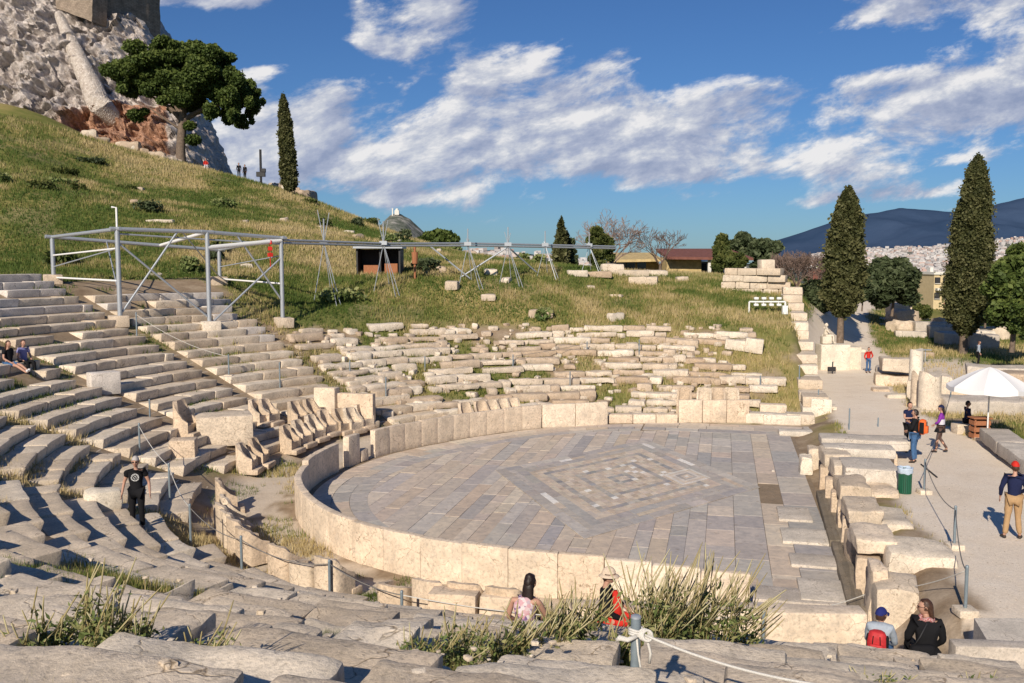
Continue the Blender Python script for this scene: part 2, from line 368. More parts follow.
def axis_pts(n, eps):
    a = [-1, -1+eps]+[-1+eps+(2-2*eps)*i/n for i in range(1, n)]+[1-eps, 1]
    return a
def rbox(nx, ny, nz, hx, hy, hz, rr):
    """rounded box surface: list of (x,y,z) and faces, shared vertices"""
    ax = axis_pts(nx, min(.6, rr/hx*1.2)); ay = axis_pts(ny, min(.6, rr/hy*1.2)); az = axis_pts(nz, min(.6, rr/hz*1.2))
    idx = {}; vs = []; fs = []
    def vert(i, j, k):
        key = (i, j, k)
        if key not in idx:
            x, y, z = ax[i]*hx, ay[j]*hy, az[k]*hz
            cx = max(-hx+rr, min(hx-rr, x)); cy = max(-hy+rr, min(hy-rr, y)); cz = max(-hz+rr, min(hz-rr, z))
            dx, dy, dz = x-cx, y-cy, z-cz; l = math.sqrt(dx*dx+dy*dy+dz*dz)
            if l > 1e-6: x, y, z = cx+dx/l*rr, cy+dy/l*rr, cz+dz/l*rr
            idx[key] = len(vs); vs.append((x, y, z))
        return idx[key]
    NX, NY, NZ = len(ax)-1, len(ay)-1, len(az)-1
    for i in range(NX):
        for j in range(NY):
            fs.append((vert(i,j,NZ), vert(i+1,j,NZ), vert(i+1,j+1,NZ), vert(i,j+1,NZ)))
            fs.append((vert(i,j,0), vert(i,j+1,0), vert(i+1,j+1,0), vert(i+1,j,0)))
    for i in range(NX):
        for k in range(NZ):
            fs.append((vert(i,0,k), vert(i+1,0,k), vert(i+1,0,k+1), vert(i,0,k+1)))
            fs.append((vert(i,NY,k), vert(i,NY,k+1), vert(i+1,NY,k+1), vert(i+1,NY,k)))
    for j in range(NY):
        for k in range(NZ):
            fs.append((vert(0,j,k), vert(0,j,k+1), vert(0,j+1,k+1), vert(0,j+1,k)))
            fs.append((vert(NX,j,k), vert(NX,j+1,k), vert(NX,j+1,k+1), vert(NX,j,k+1)))
    return vs, fs
def rough(p, amp, fr, sd):
    q = Vector((p[0]*fr+sd, p[1]*fr, p[2]*fr)); n = mn.noise_vector(q); n2 = mn.noise_vector(q*2.9)
    return (p[0]+(n[0]+.45*n2[0])*amp, p[1]+(n[1]+.45*n2[1])*amp, p[2]+(n[2]+.45*n2[2])*amp)
def stone(name, label, cat, base, size, rz=0, m='block', r=.04, amp=.03, fr=1.3, n=None, group=None, tilt=(0, 0), tint=None, parent=None, taper=0):
    """a worn block standing on base (centre of its underside)"""
    sx, sy, sz = size; n = n or (max(2, int(sx/.3)), max(2, int(sy/.3)), max(1, int(sz/.3)))
    n = tuple(min(10, q) for q in n)
    r = min(r, sx*.3, sy*.3, sz*.3)
    vs, fs = rbox(*n, sx/2, sy/2, sz/2, r); sd = random.uniform(0, 99)
    mat3 = Matrix.Rotation(rz, 3, 'Z')@Matrix.Rotation(tilt[0], 3, 'X')@Matrix.Rotation(tilt[1], 3, 'Y')
    out = []
    for p in vs:
        k = 1-taper*(p[2]/sz+.5)
        q = mat3@Vector((p[0]*k, p[1]*k, p[2]+sz/2)); out.append(rough(q, amp, fr, sd))
    b_ = MB(); b_.add(out, fs, random.random() if tint is None else tint)
    o = b_.build(name, M[m] if isinstance(m, str) else m, parent, None, smooth=38, local=True)
    if parent is None: o.location = base; tag(o, label, cat, group)
    else: o.location = Vector(base)-parent_world(parent)
    return o
exec_parts = []
# ------------------------------------------------------------------ light and sky
SUN_EL = R(30); SAX, SAY = -.33, -.944       # direction towards the sun (horizontal part)
sd_ = bpy.data.lights.new('sun', 'SUN'); sd_.energy = 5.0; sd_.angle = R(.55); sd_.color = (1.0, .89, .745)
sun = bpy.data.objects.new('sun', sd_); COL.objects.link(sun); sun.location = (0, 0, 60)
tosun = Vector((SAX*math.cos(SUN_EL), SAY*math.cos(SUN_EL), math.sin(SUN_EL)))
sun.rotation_euler = tosun.to_track_quat('Z', 'Y').to_euler()
w = bpy.data.worlds.new('World'); scene.world = w; w.use_nodes = True; nt = w.node_tree; nt.nodes.clear()
w.cycles.sampling_method = 'MANUAL'; w.cycles.sample_map_resolution = 256
sky = N(nt, 'ShaderNodeTexSky', sky_type='NISHITA', sun_disc=False, sun_elevation=SUN_EL, sun_rotation=math.atan2(SAX, SAY), air_density=1.0, dust_density=.25, ozone_density=2.6)
tc = N(nt, 'ShaderNodeTexCoord').outputs['Generated']
sp = N(nt, 'ShaderNodeSeparateXYZ'); nt.links.new(tc, sp.inputs[0])
yy = mth(nt, 'MAXIMUM', mth(nt, 'ABSOLUTE', sp.outputs[1]), .12)
P_ = mth(nt, 'DIVIDE', sp.outputs[0], yy); Q_ = mth(nt, 'DIVIDE', sp.outputs[2], yy)
# shear so that cloud streets rise to the right, stretch sideways
def cvec(offp=0.0, offq=0.0):
    cb = N(nt, 'ShaderNodeCombineXYZ')
    nt.links.new(mth(nt, 'ADD', mth(nt, 'MULTIPLY', P_, 1.0), offp), cb.inputs[0])
    nt.links.new(mth(nt, 'ADD', mth(nt, 'SUBTRACT', mth(nt, 'MULTIPLY', Q_, 2.0), mth(nt, 'MULTIPLY', P_, .42)), offq), cb.inputs[1])
    cb.inputs[2].default_value = 3.7
    return cb.outputs[0]
def fbm(offp=0.0, offq=0.0):
    v = cvec(offp, offq)
    return noi(nt, 8.5, 10, .62, v, .15)
# cloud bodies: (px, py, half width, half height, tilt degrees, weight) measured on the sky
BL = [(640,150,290,34,4,.62),(430,40,90,30,20,.45),(375,138,125,30,0,1.0),(520,138,110,26,6,1.0),(600,120,80,30,16,.95),(690,140,130,32,6,1.1),(800,122,110,28,12,1.0),(880,100,80,20,12,.85),(470,90,62,20,40,.85),(520,62,52,24,14,.75),(450,12,44,20,-20,.8),
      (610,62,26,9,28,.8),(580,92,70,14,30,.7),(930,132,100,18,10,1.05),(1000,104,60,16,16,.95),(905,16,75,18,-4,1.0),(985,4,60,14,10,.9),(835,30,55,8,22,.75),(215,6,75,14,-4,1.1),(240,105,26,40,10,.9),(270,158,60,18,0,1.0),(320,120,60,20,10,.8),
      (262,77,18,6,15,.9),(362,22,11,20,10,.6),(375,50,18,7,-14,.75),(395,198,24,6,2,1.0),(325,194,14,5,0,.8),(820,200,90,7,8,.65),(910,194,70,7,8,.7),(960,160,80,8,10,.65),(690,198,50,4,5,.45),(740,40,14,4,20,.3),(985,22,14,4,15,.8),(760,165,60,16,4,.6),(1150,60,120,40,8,.7),(-120,60,160,60,0,.6)]
msk = None
for (px, py, hw, hh, tl, wt) in BL:
    p0, q0 = (px-512)/F, (262-py)/F; c_, s_ = math.cos(R(tl)), math.sin(R(tl))
    dp = mth(nt, 'SUBTRACT', P_, p0); dq = mth(nt, 'SUBTRACT', Q_, q0)
    u = mth(nt, 'MULTIPLY', mth(nt, 'ADD', mth(nt, 'MULTIPLY', dp, c_), mth(nt, 'MULTIPLY', dq, s_)), F/hw)
    v = mth(nt, 'MULTIPLY', mth(nt, 'SUBTRACT', mth(nt, 'MULTIPLY', dq, c_), mth(nt, 'MULTIPLY', dp, s_)), F/hh)
    r2 = mth(nt, 'ADD', mth(nt, 'MULTIPLY', u, u), mth(nt, 'MULTIPLY', v, v))
    g_ = mth(nt, 'MULTIPLY', mth(nt, 'POWER', 2.718, mth(nt, 'MULTIPLY', r2, -.55)), wt)
    msk = g_ if msk is None else mth(nt, 'SUBTRACT', mth(nt, 'ADD', msk, g_), mth(nt, 'MULTIPLY', msk, g_), clamp=True)
f0 = fbm(); f1 = fbm(-.012, .030)
dens = mth(nt, 'ADD', mth(nt, 'MULTIPLY', mth(nt, 'SUBTRACT', f0, .5), 3.3), mth(nt, 'SUBTRACT', mth(nt, 'MULTIPLY', msk, 1.18), .64))
alpha = N(nt, 'ShaderNodeMapRange', interpolation_type='SMOOTHSTEP'); alpha.inputs[1].default_value = -.06; alpha.inputs[2].default_value = .46
nt.links.new(dens, alpha.inputs[0])
up = mth(nt, 'MULTIPLY', Q_, 1.0)
rel = mth(nt, 'SUBTRACT', f0, f1)
lit = mth(nt, 'ADD', mth(nt, 'MULTIPLY', rel, 3.4), mth(nt, 'ADD', .53, mth(nt, 'MULTIPLY', mth(nt, 'SUBTRACT', f0, .5), -.5)), clamp=True)
ccol = ramp(nt, lit, [(.10, (2.9, 3.4, 4.9)), (.42, (4.2, 4.6, 5.9)), (.68, (6.2, 6.4, 7.0)), (.92, (8.8, 8.6, 8.5))])
skyc = mix(nt, 1, sky.outputs[0], (.30, .475, .73), 'MULTIPLY')
out = mix(nt, mth(nt, 'MULTIPLY', alpha.outputs[0], .93), skyc, ccol)
bg = N(nt, 'ShaderNodeBackground'); bg.inputs['Strength'].default_value = .10
nt.links.new(out, bg.inputs['Color']); wo = N(nt, 'ShaderNodeOutputWorld'); nt.links.new(bg.outputs[0], wo.inputs[0])

# ------------------------------------------------------------------ ground sheet
nA = 420; angs = np.radians(np.linspace(-62, 62, nA))
rr_ = [1.2]
while rr_[-1] < 130: rr_.append(rr_[-1]*1.0125+.02)
while rr_[-1] < 14000: rr_.append(rr_[-1]*1.05)
rr_ = np.array(rr_); AA, RR = np.meshgrid(angs, rr_)
GX = np.sin(AA)*RR; GY = np.cos(AA)*RR-3.0
def fnoise(x, y, sc, sd=0.0):
    """cheap smooth value noise in numpy"""
    def h(i, j):
        v = np.sin(i*127.1+j*311.7+sd*74.7)*43758.5453; return v-np.floor(v)
    x = x*sc; y = y*sc; i = np.floor(x); j = np.floor(y); u = x-i; v = y-j; u = u*u*(3-2*u); v = v*v*(3-2*v)
    return (h(i, j)*(1-u)+h(i+1, j)*u)*(1-v)+(h(i, j+1)*(1-u)+h(i+1, j+1)*u)*v
def fb(x, y, sc, sd=0.0): return .5*fnoise(x, y, sc, sd)+.3*fnoise(x, y, sc*2.1, sd+3)+.2*fnoise(x, y, sc*4.7, sd+7)
GZ = gz(GX, GY)
S_, E_ = se(GX, GY); D_, PH_ = dist(S_, E_)
def region(x, y):
    s, e = se(x, y); d, phi = dist(s, e)
    side = sstep(6.5, 8.0, s)
    pr = np.interp(e, [-40, 0, 8, 18, 28, 38, 50, 69, 100], [30, 15.5, 12.6, 12.2, 13, 15, 15.5, 17.5, 24])
    pl = np.interp(e, [-40, 28, 40, 50, 69, 100], [8.0, 8.2, 9.2, 10.6, 12.7, 19])
    n = (fb(x, y, .9, 5)-.5)*.9
    gravel = sstep(-.25, .25, s-pl+n*.7)*(1-sstep(-.3, .3, s-pr+n))
    rock = sstep(13, 15, s+n)*(1-sstep(19, 22, s+n*3))*sstep(19, 21, e+n*2)*(1-sstep(38, 44, e))
    gravel = np.maximum(gravel, rock*.8)
    gravel = np.where(e < -13, np.where(s > 7.6, 1.0, 0), gravel)
    gravel = np.maximum(gravel, .62*(1-side)*sstep(.0, .2, d)*(1-sstep(2.3, 3.0, d))*sstep(.35, .5, 1-fb(x, y, .8, 31)))
    past = sstep(0, 1.0, d-dmax(phi))*sstep(66, 80, phi)*(1-side)
    plat = (sstep(95, 99, phi)*(1-sstep(120, 124, phi))*sstep(15.0, 15.6, d)*(1-sstep(19.0, 20.2, d)))*(1-side)
    gn = fb(x, y, .35, 9)
    hill = past*np.clip(1.15-plat*1.3-(fb(x, y, .16, 2) > .66)*.45, 0, 1)
    seats = (1-side)*sstep(.2, .6, d)*(1-past)*np.where(phi > 122, sstep(.32, .45, gn)*.9, sstep(.56, .63, gn)*.55)
    right = side*(1-gravel)*sstep(.33, .45, gn+.12*sstep(14, 20, s)+.3*sstep(25, 40, e)-.1*(s < 9))
    return np.clip(hill+seats+right, 0, 1), gravel
GG, GV = region(GX, GY)
V = np.stack([GX, GY, GZ], -1).reshape(-1, 3); nr, nc = GX.shape
ii = np.arange(nr*nc).reshape(nr, nc); FQ = np.stack([ii[:-1, :-1], ii[:-1, 1:], ii[1:, 1:], ii[1:, :-1]], -1).reshape(-1, 4)
ground = npmesh('ground', V, FQ, M['ground']); struct(ground)
ground.data.polygons.foreach_set('use_smooth', [True]*len(ground.data.polygons))
for nm_, ar in (('grass', GG), ('gravel', GV), ('far', sstep(200, 500, GY))):
    at = ground.data.attributes.new(nm_, 'FLOAT', 'POINT'); at.data.foreach_set('value', ar.astype(np.float32).ravel())

# ------------------------------------------------------------------ distant mountain, rocky hill, city
def ridge_mesh(name, sil, Y, depth, zb, m, nv=26, amp=.1, sd=0, fr=1/700):
    pxs = [p[0] for p in sil]; pys = [p[1] for p in sil]; nu = 150
    us = np.linspace(pxs[0], pxs[-1], nu); vs = []
    for j in range(nv):
        t = j/(nv-1)
        for i in range(nu):
            py = float(np.interp(us[i], pxs, pys)); top = atY(us[i], py, Y)
            x = top.x; y = Y-depth*(1-t)
            hgt = (top.z-zb)
            prof = t**1.25
            fold = mn.fractal(Vector((x*fr*1.6, y*fr*.7, sd)), 1, 2, 5)
            z = zb+hgt*prof*(1+amp*fold*math.sin(PI*t)*2)+(hgt*.012*mn.noise(Vector((x*fr*9, sd, 1))) if t > .9 else 0)
            vs.append((x, y, z))
    for i in range(nu): x, y, z = vs[(nv-1)*nu+i]; vs.append((x, y+depth*.6, zb))
    n2 = nv+1
    fs = [(j*nu+i, j*nu+i+1, (j+1)*nu+i+1, (j+1)*nu+i) for j in range(n2-1) for i in range(nu-1)]
    b_ = MB(); b_.add(vs, fs); return struct(b_.build(name, m, smooth=0))
ridge_mesh('mountain', [(690,262),(730,257),(765,244),(800,233),(850,216),(880,212),(900,208),(915,209),(950,212),(968,211),(985,208),(1005,202),(1024,198),(1060,186),(1150,170),(1300,180)], 7600, 3000, 30, M['mount'], amp=.22, sd=2.3)
ridge_mesh('rocky_hill', [(330,262),(352,250),(366,240),(378,228),(390,215),(398,213),(410,219),(425,233),(445,247),(470,256),(520,262)], 1500, 420, -10, M['farhill'], amp=.1, sd=5, fr=1/60)
cp = empty('hilltop_chapel', atY(397, 214, 1490), 'tiny white chapel on top of the far rocky hill', 'chapel')
b_ = MB(); b_.box((cp.location.x, 1490, cp.location.z+2), (7, 7, 7)); b_.build('wall', M['whitewall'], cp)
b_ = MB(); b_.tube([(cp.location.x, 1490, cp.location.z+5), (cp.location.x, 1490, cp.location.z+8), (cp.location.x, 1490, cp.location.z+9.2)], [3, 2.2, .2], 10); b_.build('dome', M['whitewall'], cp)
b_ = MB(); b_.box((cp.location.x-7, 1490, cp.location.z+3), (1.8, 1.8, 12)); b_.build('bell_tower', M['whitewall'], cp)
# city slopes
def cityz(px, Y, py_n, py_f, Yn, Yf): t = (Y-Yn)/(Yf-Yn); return atY(px, py_n+(py_f-py_n)*t, Y).z
def slope(name, pts_near, pts_far, Yn, Yf):
    nu = 40; vs = []
    for j in range(12):
        t = j/11; Y = Yn+(Yf-Yn)*t
        for i in range(nu):
            px = pts_near[0][0]+(pts_near[-1][0]-pts_near[0][0])*i/(nu-1)
            pn = float(np.interp(px, [p[0] for p in pts_near], [p[1] for p in pts_near])); pf = float(np.interp(px, [p[0] for p in pts_far], [p[1] for p in pts_far]))
            v = atY(px, pn+(pf-pn)*t, Y); vs.append(tuple(v))
    for i in range(nu): x, y, z = vs[11*nu+i]; vs.append((x, y+40, z-120))
    b_ = MB(); b_.add(vs, [(j*nu+i, j*nu+i+1, (j+1)*nu+i+1, (j+1)*nu+i) for j in range(12) for i in range(nu-1)])
    return struct(b_.build(name, M['farhill'], smooth=0))
rn, rf = [(700,279),(1300,279)], [(700,268),(790,262),(820,254),(870,249),(930,247),(970,243),(1024,238),(1150,232),(1300,228)]
ln, lf = [(380,281),(640,281)], [(380,262),(450,256),(470,251),(500,250),(530,254),(570,260),(640,264)]
slope('hills', rn, rf, 1500, 4200); slope('hills', ln, lf, 1100, 2600)
hs = []
for (nm_, near, far, Yn, Yf, p0, p1, n) in (('r', rn, rf, 1500, 4200, 812, 1060, 3600), ('l', ln, lf, 1100, 2600, 440, 600, 900)):
    for k in range(n):
        px = random.uniform(p0, p1); t = random.random()**.75; Y = Yn+(Yf-Yn)*t
        pn = float(np.interp(px, [p[0] for p in near], [p[1] for p in near])); pf = float(np.interp(px, [p[0] for p in far], [p[1] for p in far]))
        if mn.noise(Vector((px*.06, t*5, 3))) > .32: continue
        v = atY(px, pn+(pf-pn)*t, Y); sx, sy, sz = random.uniform(7, 17), random.uniform(7, 15), random.uniform(6, 15)
        hs.append((sx*sz/Y/Y, nm_, v, (sx, sy, sz), random.random(), random.uniform(-.5, .5)))
hs.sort(key=lambda h: -h[0])
protos = []
for q in range(6):
    b_ = MB(); t = (q+.5)/6; b_.box((0, 0, .5), (1, 1, 1), 0, t)
    b_.box((.1, .05, 1.08), (.35, .35, .16), 0, t)
    protos.append(b_.build('city_house', M['city'])); 
for i, (a_, nm_, v, sz, tn, rz) in enumerate(hs[:300]):
    o = protos[i] if i < 6 else protos[i % 6].copy()
    if i >= 6: COL.objects.link(o)
    o.location = v-Vector((0, 0, 2)); o.scale = sz; o.rotation_euler = (0, 0, rz)
    tag(o, 'tiny pale flat roofed house in the far city '+('below the dark mountain' if nm_ == 'r' else 'beyond the grassy ridge'), 'house', 'houses of the far city '+('under the mountain' if nm_ == 'r' else 'behind the ridge'))
b_ = MB()
for (a_, nm_, v, sz, tn, rz) in hs[300:]: b_.box((v.x, v.y, v.z+sz[2]/2-2), sz, rz, tn)
tag(b_.build('city_houses', M['city']), 'dense mass of tiny white houses filling the far slopes', 'houses', kind='stuff')

# ------------------------------------------------------------------ cliff and fortress wall
RE = [(-70,140),(0,147),(30,160),(50,172),(90,196),(110,205),(140,218),(165,229),(185,236)]   # right edge of the rock: (py, px)
BE = [(-120,85),(0,92),(40,100),(80,122),(120,142),(150,158),(200,176),(236,186)]               # foot of the rock: (px, py)
nu, nv = 340, 270; vs = []; tn = []
for j in range(nv):
    t = j/(nv-1)
    for i in range(nu):
        u = i/(nu-1)
        py_b = 0
        pxr_ = 236; px = -140+u*(pxr_+140)
        pb = float(np.interp(px, [p[0] for p in BE], [p[1] for p in BE]))+26
        py = pb+( -90-pb)*t
        xr = float(np.interp(py, [p[0] for p in RE], [p[1] for p in RE]))
        L = -140; px = L+(xr-L)*(1-(1-u)**1.0)
        pb = float(np.interp(px, [p[0] for p in BE], [p[1] for p in BE]))+26
        py = pb+(-90-pb)*t
        edge = max(0, (u-.86)/.14)
        Y = 112+(u*6)+34*t+edge**2.2*16
        v = atY(px, py, Y)
        rv = Vector((v.x*.8+v.z*.45, v.y*.6, v.z*.9-v.x*.35))
        a1 = mn.fractal(rv/13, 1, 2, 3)
        rid = 1-abs(mn.noise(rv/6.5))*2.4; rid2 = 1-abs(mn.noise(rv/2.6+Vector((7, 1, 3))))*2.4; rid3 = 1-abs(mn.noise(rv/1.1+Vector((2, 5, 1))))*2.4
        vd = mn.voronoi(Vector((rv.x/7, rv.y/6, rv.z/5)))[0]; a2 = min(vd[1]-vd[0], .3)
        cell = mn.cell(Vector((rv.x/2.4+a1, rv.z/1.7, rv.y/4))); cell2 = mn.cell(Vector((rv.x/.9, rv.z/.8+a1, rv.y/2)))
        disp = a1*3.4+rid*1.5+rid2*1.25+rid3*.75+a2*4.5+cell*.8+cell2*.35+mn.fractal(v/.5, 1, 2, 2)*.25-2.6
        v = v+Vector((.12, -.95, .25))*disp*(1-.75*edge)
        if edge > .5: v.x += mn.fractal(v/2, 1, 2, 3)*.5
        vs.append(tuple(v))
        red = sstep(95, 122, py+.10*(px-60)) if 30 < px < 245 else 0
        red = float(red)*float(np.interp(px, [30, 75, 165, 172, 245], [.25, .9, 1, .25, .0]))
        tn.append(min(1, red*.8))
for j in range(nv):      # return the right edge backwards so the rock is a solid mass
    x, y, z = vs[j*nu+nu-1]; vs.append((x-14, y+30, z-4)); tn.append(0)
fs = [(j*nu+i, j*nu+i+1, (j+1)*nu+i+1, (j+1)*nu+i) for j in range(nv-1) for i in range(nu-1)]
o0 = nu*nv
fs += [(j*nu+nu-1, o0+j, o0+j+1, (j+1)*nu+nu-1) for j in range(nv-1)]
b_ = MB(); b_.v = vs; b_.f = fs; b_.t = tn; b_.mi = [0]*len(fs)
cliff = struct(b_.build('cliff', M['cliff'], smooth=28))
def wall_quad(name, corners, th, nx_, ny_, m, label, cat, amp=.12):
    """thick wall through four pixel/depth corners: bl, br, tr, tl"""
    P = [atY(*c) for c in corners]; b_ = MB(); vs = []
    for k in (0, 1):
        for j in range(ny_+1):
            for i in range(nx_+1):
                u, v = i/nx_, j/ny_
                p = (P[0]*(1-u)+P[1]*u)*(1-v)+(P[3]*(1-u)+P[2]*u)*v
                p = Vector(rough(p, amp, .9, 3)); p.y += th*k; p.x += .25*th*k; vs.append(tuple(p))
    W = nx_+1; n1_ = W*(ny_+1); fs = []
    for j in range(ny_):
        for i in range(nx_):
            a = j*W+i; fs.append((a, a+1, a+W+1, a+W)); a += n1_; fs.append((a, a+W, a+W+1, a+1))
    for i in range(nx_): a = ny_*W+i; fs.append((a, a+1, a+1+n1_, a+n1_)); fs.append((i, i+n1_, i+1+n1_, i+1))
    for j in range(ny_):
        a = j*W; fs.append((a, a+W, a+W+n1_, a+n1_)); a = j*W+nx_; fs.append((a, a+n1_, a+W+n1_, a+W))
    b_.add(vs, fs); o = b_.build(name, m, smooth=30); tag(o, label, cat); return o
m, nt, b = mat('fortress_masonry', .95, .1)
br = N(nt, 'ShaderNodeTexBrick'); br.inputs['Scale'].default_value = 1.1; br.inputs['Mortar Size'].default_value = .03
mp = N(nt, 'ShaderNodeMapping'); mp.inputs['Rotation'].default_value = (PI/2, 0, 0); nt.links.new(pos(nt), mp.inputs[0]); nt.links.new(mp.outputs[0], br.inputs['Vector'])
br.inputs['Color1'].default_value = (.27, .215, .165, 1); br.inputs['Color2'].default_value = (.36, .29, .225, 1); br.inputs['Mortar'].default_value = (.24, .19, .145, 1)
nt.links.new(mix(nt, 1, br.outputs['Color'], ramp(nt, noi(nt, .9, 8, .75), [(.3, (.6,)*3), (.7, (1.25,)*3)]), 'MULTIPLY'), b.inputs['Base Color']); M['fort'] = m
wall_quad('fortress_wall', [(56,8,136),(92,22,132),(92,-90,132),(56,-90,136)], 3, 8, 16, M['fort'], 'sunlit end of the tall stone fortress wall on the cliff top', 'wall')
wall_quad('fortress_wall', [(88,16,134),(148,34,142),(146,-90,142),(88,-90,134)], 3, 10, 16, M['fort'], 'shaded brown face of the fortress wall at the cliff edge', 'wall')
m, nt, b = mat('rubble_masonry', .95, .1); v = N(nt, 'ShaderNodeTexVoronoi', feature='DISTANCE_TO_EDGE'); v.inputs['Scale'].default_value = 2.2; nt.links.new(pos(nt), v.inputs['Vector'])
v2 = N(nt, 'ShaderNodeTexVoronoi'); v2.inputs['Scale'].default_value = 2.2; nt.links.new(pos(nt), v2.inputs['Vector'])
v.inputs['Scale'].default_value = 3.4; v2.inputs['Scale'].default_value = 3.4
cc_ = ramp(nt, v2.outputs['Color'], [(.1, (.46,.39,.33)), (.5, (.58,.51,.44)), (.9, (.68,.61,.54))])
nt.links.new(mix(nt, ramp(nt, v.outputs['Distance'], [(.0, (.5,)*3), (.08, (0,0,0))]), cc_, (.24,.20,.16)), b.inputs['Base Color']); bump(nt, b, v.outputs['Distance'], .8, .3); M['butt'] = m
# rubble buttress leaning on the cliff
b_ = MB(); A0, A1 = atY(58, 14, 131.2), atY(101, 108, 121.3); nseg = 16
b_.tube([tuple(A0.lerp(A1, i/nseg)) for i in range(nseg+1)]+[tuple(A1+Vector((.5, 1.2, -.9))), tuple(A1+Vector((.6, 3.5, -1.6)))], [.5+1.05*(i/nseg)**.8 for i in range(nseg+1)]+[1.4, .9], 20); b_.v = [rough(p, .16, 1.1, 4) for p in b_.v]
tag(b_.build('rubble_buttress', M['butt'], smooth=30), 'slanting rubble masonry buttress built against the pale cliff', 'buttress')
# ------------------------------------------------------------------ orchestra floor
def clip_poly(poly, clip):
    """convex clip (counter clockwise)"""
    for i in range(len(clip)):
        a, b_ = clip[i], clip[(i+1) % len(clip)]; out = []
        if not poly: return []
        for k in range(len(poly)):
            p, q = poly[k], poly[(k+1) % len(poly)]
            sp_ = (b_[0]-a[0])*(p[1]-a[1])-(b_[1]-a[1])*(p[0]-a[0]); sq = (b_[0]-a[0])*(q[1]-a[1])-(b_[1]-a[1])*(q[0]-a[0])
            if sp_ >= 0: out.append(p)
            if (sp_ >= 0) != (sq >= 0):
                t = sp_/(sp_-sq); out.append((p[0]+(q[0]-p[0])*t, p[1]+(q[1]-p[1])*t))
        poly = out
    return poly
def arc_se(off, a0, a1, n):
    return [(-math.sin(R(a))*(float(rb(a))+off), -math.cos(R(a))*(float(rb(a))+off)) for a in np.linspace(a0, a1, n)]
FLV, FLF, FLC = [], [], []
def slab(poly, z, col, inset=.012, th=.012):
    if len(poly) < 3: return
    cx_ = sum(p[0] for p in poly)/len(poly); cy_ = sum(p[1] for p in poly)/len(poly)
    area = 0
    for i in range(len(poly)): p, q = poly[i], poly[(i+1) % len(poly)]; area += p[0]*q[1]-p[1]*q[0]
    if abs(area) < .02: return
    rad = math.sqrt(abs(area))/2; k = 1-inset/rad
    z += random.uniform(-.004, .006); tx, ty = random.uniform(-.004, .004), random.uniform(-.004, .004)
    o = len(FLV); n = len(poly)
    for (s, e) in poly:
        s2, e2 = cx_+(s-cx_)*k, cy_+(e-cy_)*k; x, y = xy(s2, e2); FLV.append((x, y, z+tx*(s-cx_)+ty*(e-cy_))); FLC.append(col)
    for (s, e) in poly:
        x, y = xy(s, e); FLV.append((x, y, z-th-.02)); FLC.append((.16, .13, .10))
    FLF.append(tuple(range(o, o+n)))
    for i in range(n): j = (i+1) % n; FLF.append((o+i, o+n+i, o+n+j, o+j))
GREY = [(.44,.41,.385), (.49,.455,.415), (.46,.42,.385), (.53,.485,.44), (.42,.40,.385), (.55,.505,.455)]
TAN = [(.60,.50,.40), (.63,.54,.44), (.56,.47,.38), (.66,.57,.47), (.59,.50,.42), (.55,.475,.41)]
def jit(c, a=.03): k = random.uniform(-a, a); return tuple(max(.02, q+k+random.uniform(-.008, .008)) for q in c)
circ = arc_se(-.25, 2, 178, 60); circ = [(-s, e) for s, e in circ]; circ = [(-s, e) for s, e in circ]
CL = [(5.9, -10.7)]+[(5.9, 11.0)]+list(reversed([(s, e) for s, e in arc_se(-2.0, 0, 180, 70)]))
# make ccw
def ccw(p):
    a = sum(p[i][0]*p[(i+1) % len(p)][1]-p[(i+1) % len(p)][0]*p[i][1] for i in range(len(p))); return p if a > 0 else p[::-1]
CL = ccw(CL)
# fill: long bands of slabs parallel to the stage axis in the left part
s0 = -8.2
while s0 < -0.2+3:
    wd = random.uniform(.34, .6); pal = TAN if random.random() < .5 else GREY
    e0 = -12+random.uniform(0, 1.2)
    while e0 < 12:
        L = random.uniform(.7, 3.4); c = jit(random.choice(pal if random.random() < .85 else TAN+GREY), .02)
        slab(clip_poly([(s0, e0), (s0+wd, e0), (s0+wd, e0+L), (s0, e0+L)], CL), 0, c); e0 += L
    s0 += wd
s0 = s0_ = s0
while s0 < 3.74:
    wd = random.uniform(.7, 1.1); e0 = -9.0
    while e0 < 11:
        L = random.uniform(.8, 1.8); slab(clip_poly([(s0, e0), (min(s0+wd, 3.75), e0), (min(s0+wd, 3.75), e0+L), (s0, e0+L)], CL), 0, jit(random.choice(GREY+TAN))); e0 += L
    s0 += wd
# big frame of slabs on the right
for (a, b_, pal) in ((3.75, 4.55, GREY[:3]), (4.55, 5.2, TAN[:4]), (5.2, 6.15, GREY)):
    e0 = -10.4
    while e0 < 11.2:
        L = random.uniform(1.2, 2.6); e1 = min(e0+L, 11.4)
        if not (4.5 < a < 4.6 and -1.2 < e0+L/2 < -.6): slab([(a, e0), (b_, e0), (b_, e1), (a, e1)], .004, jit(random.choice(pal), .025), .015)
        e0 += L
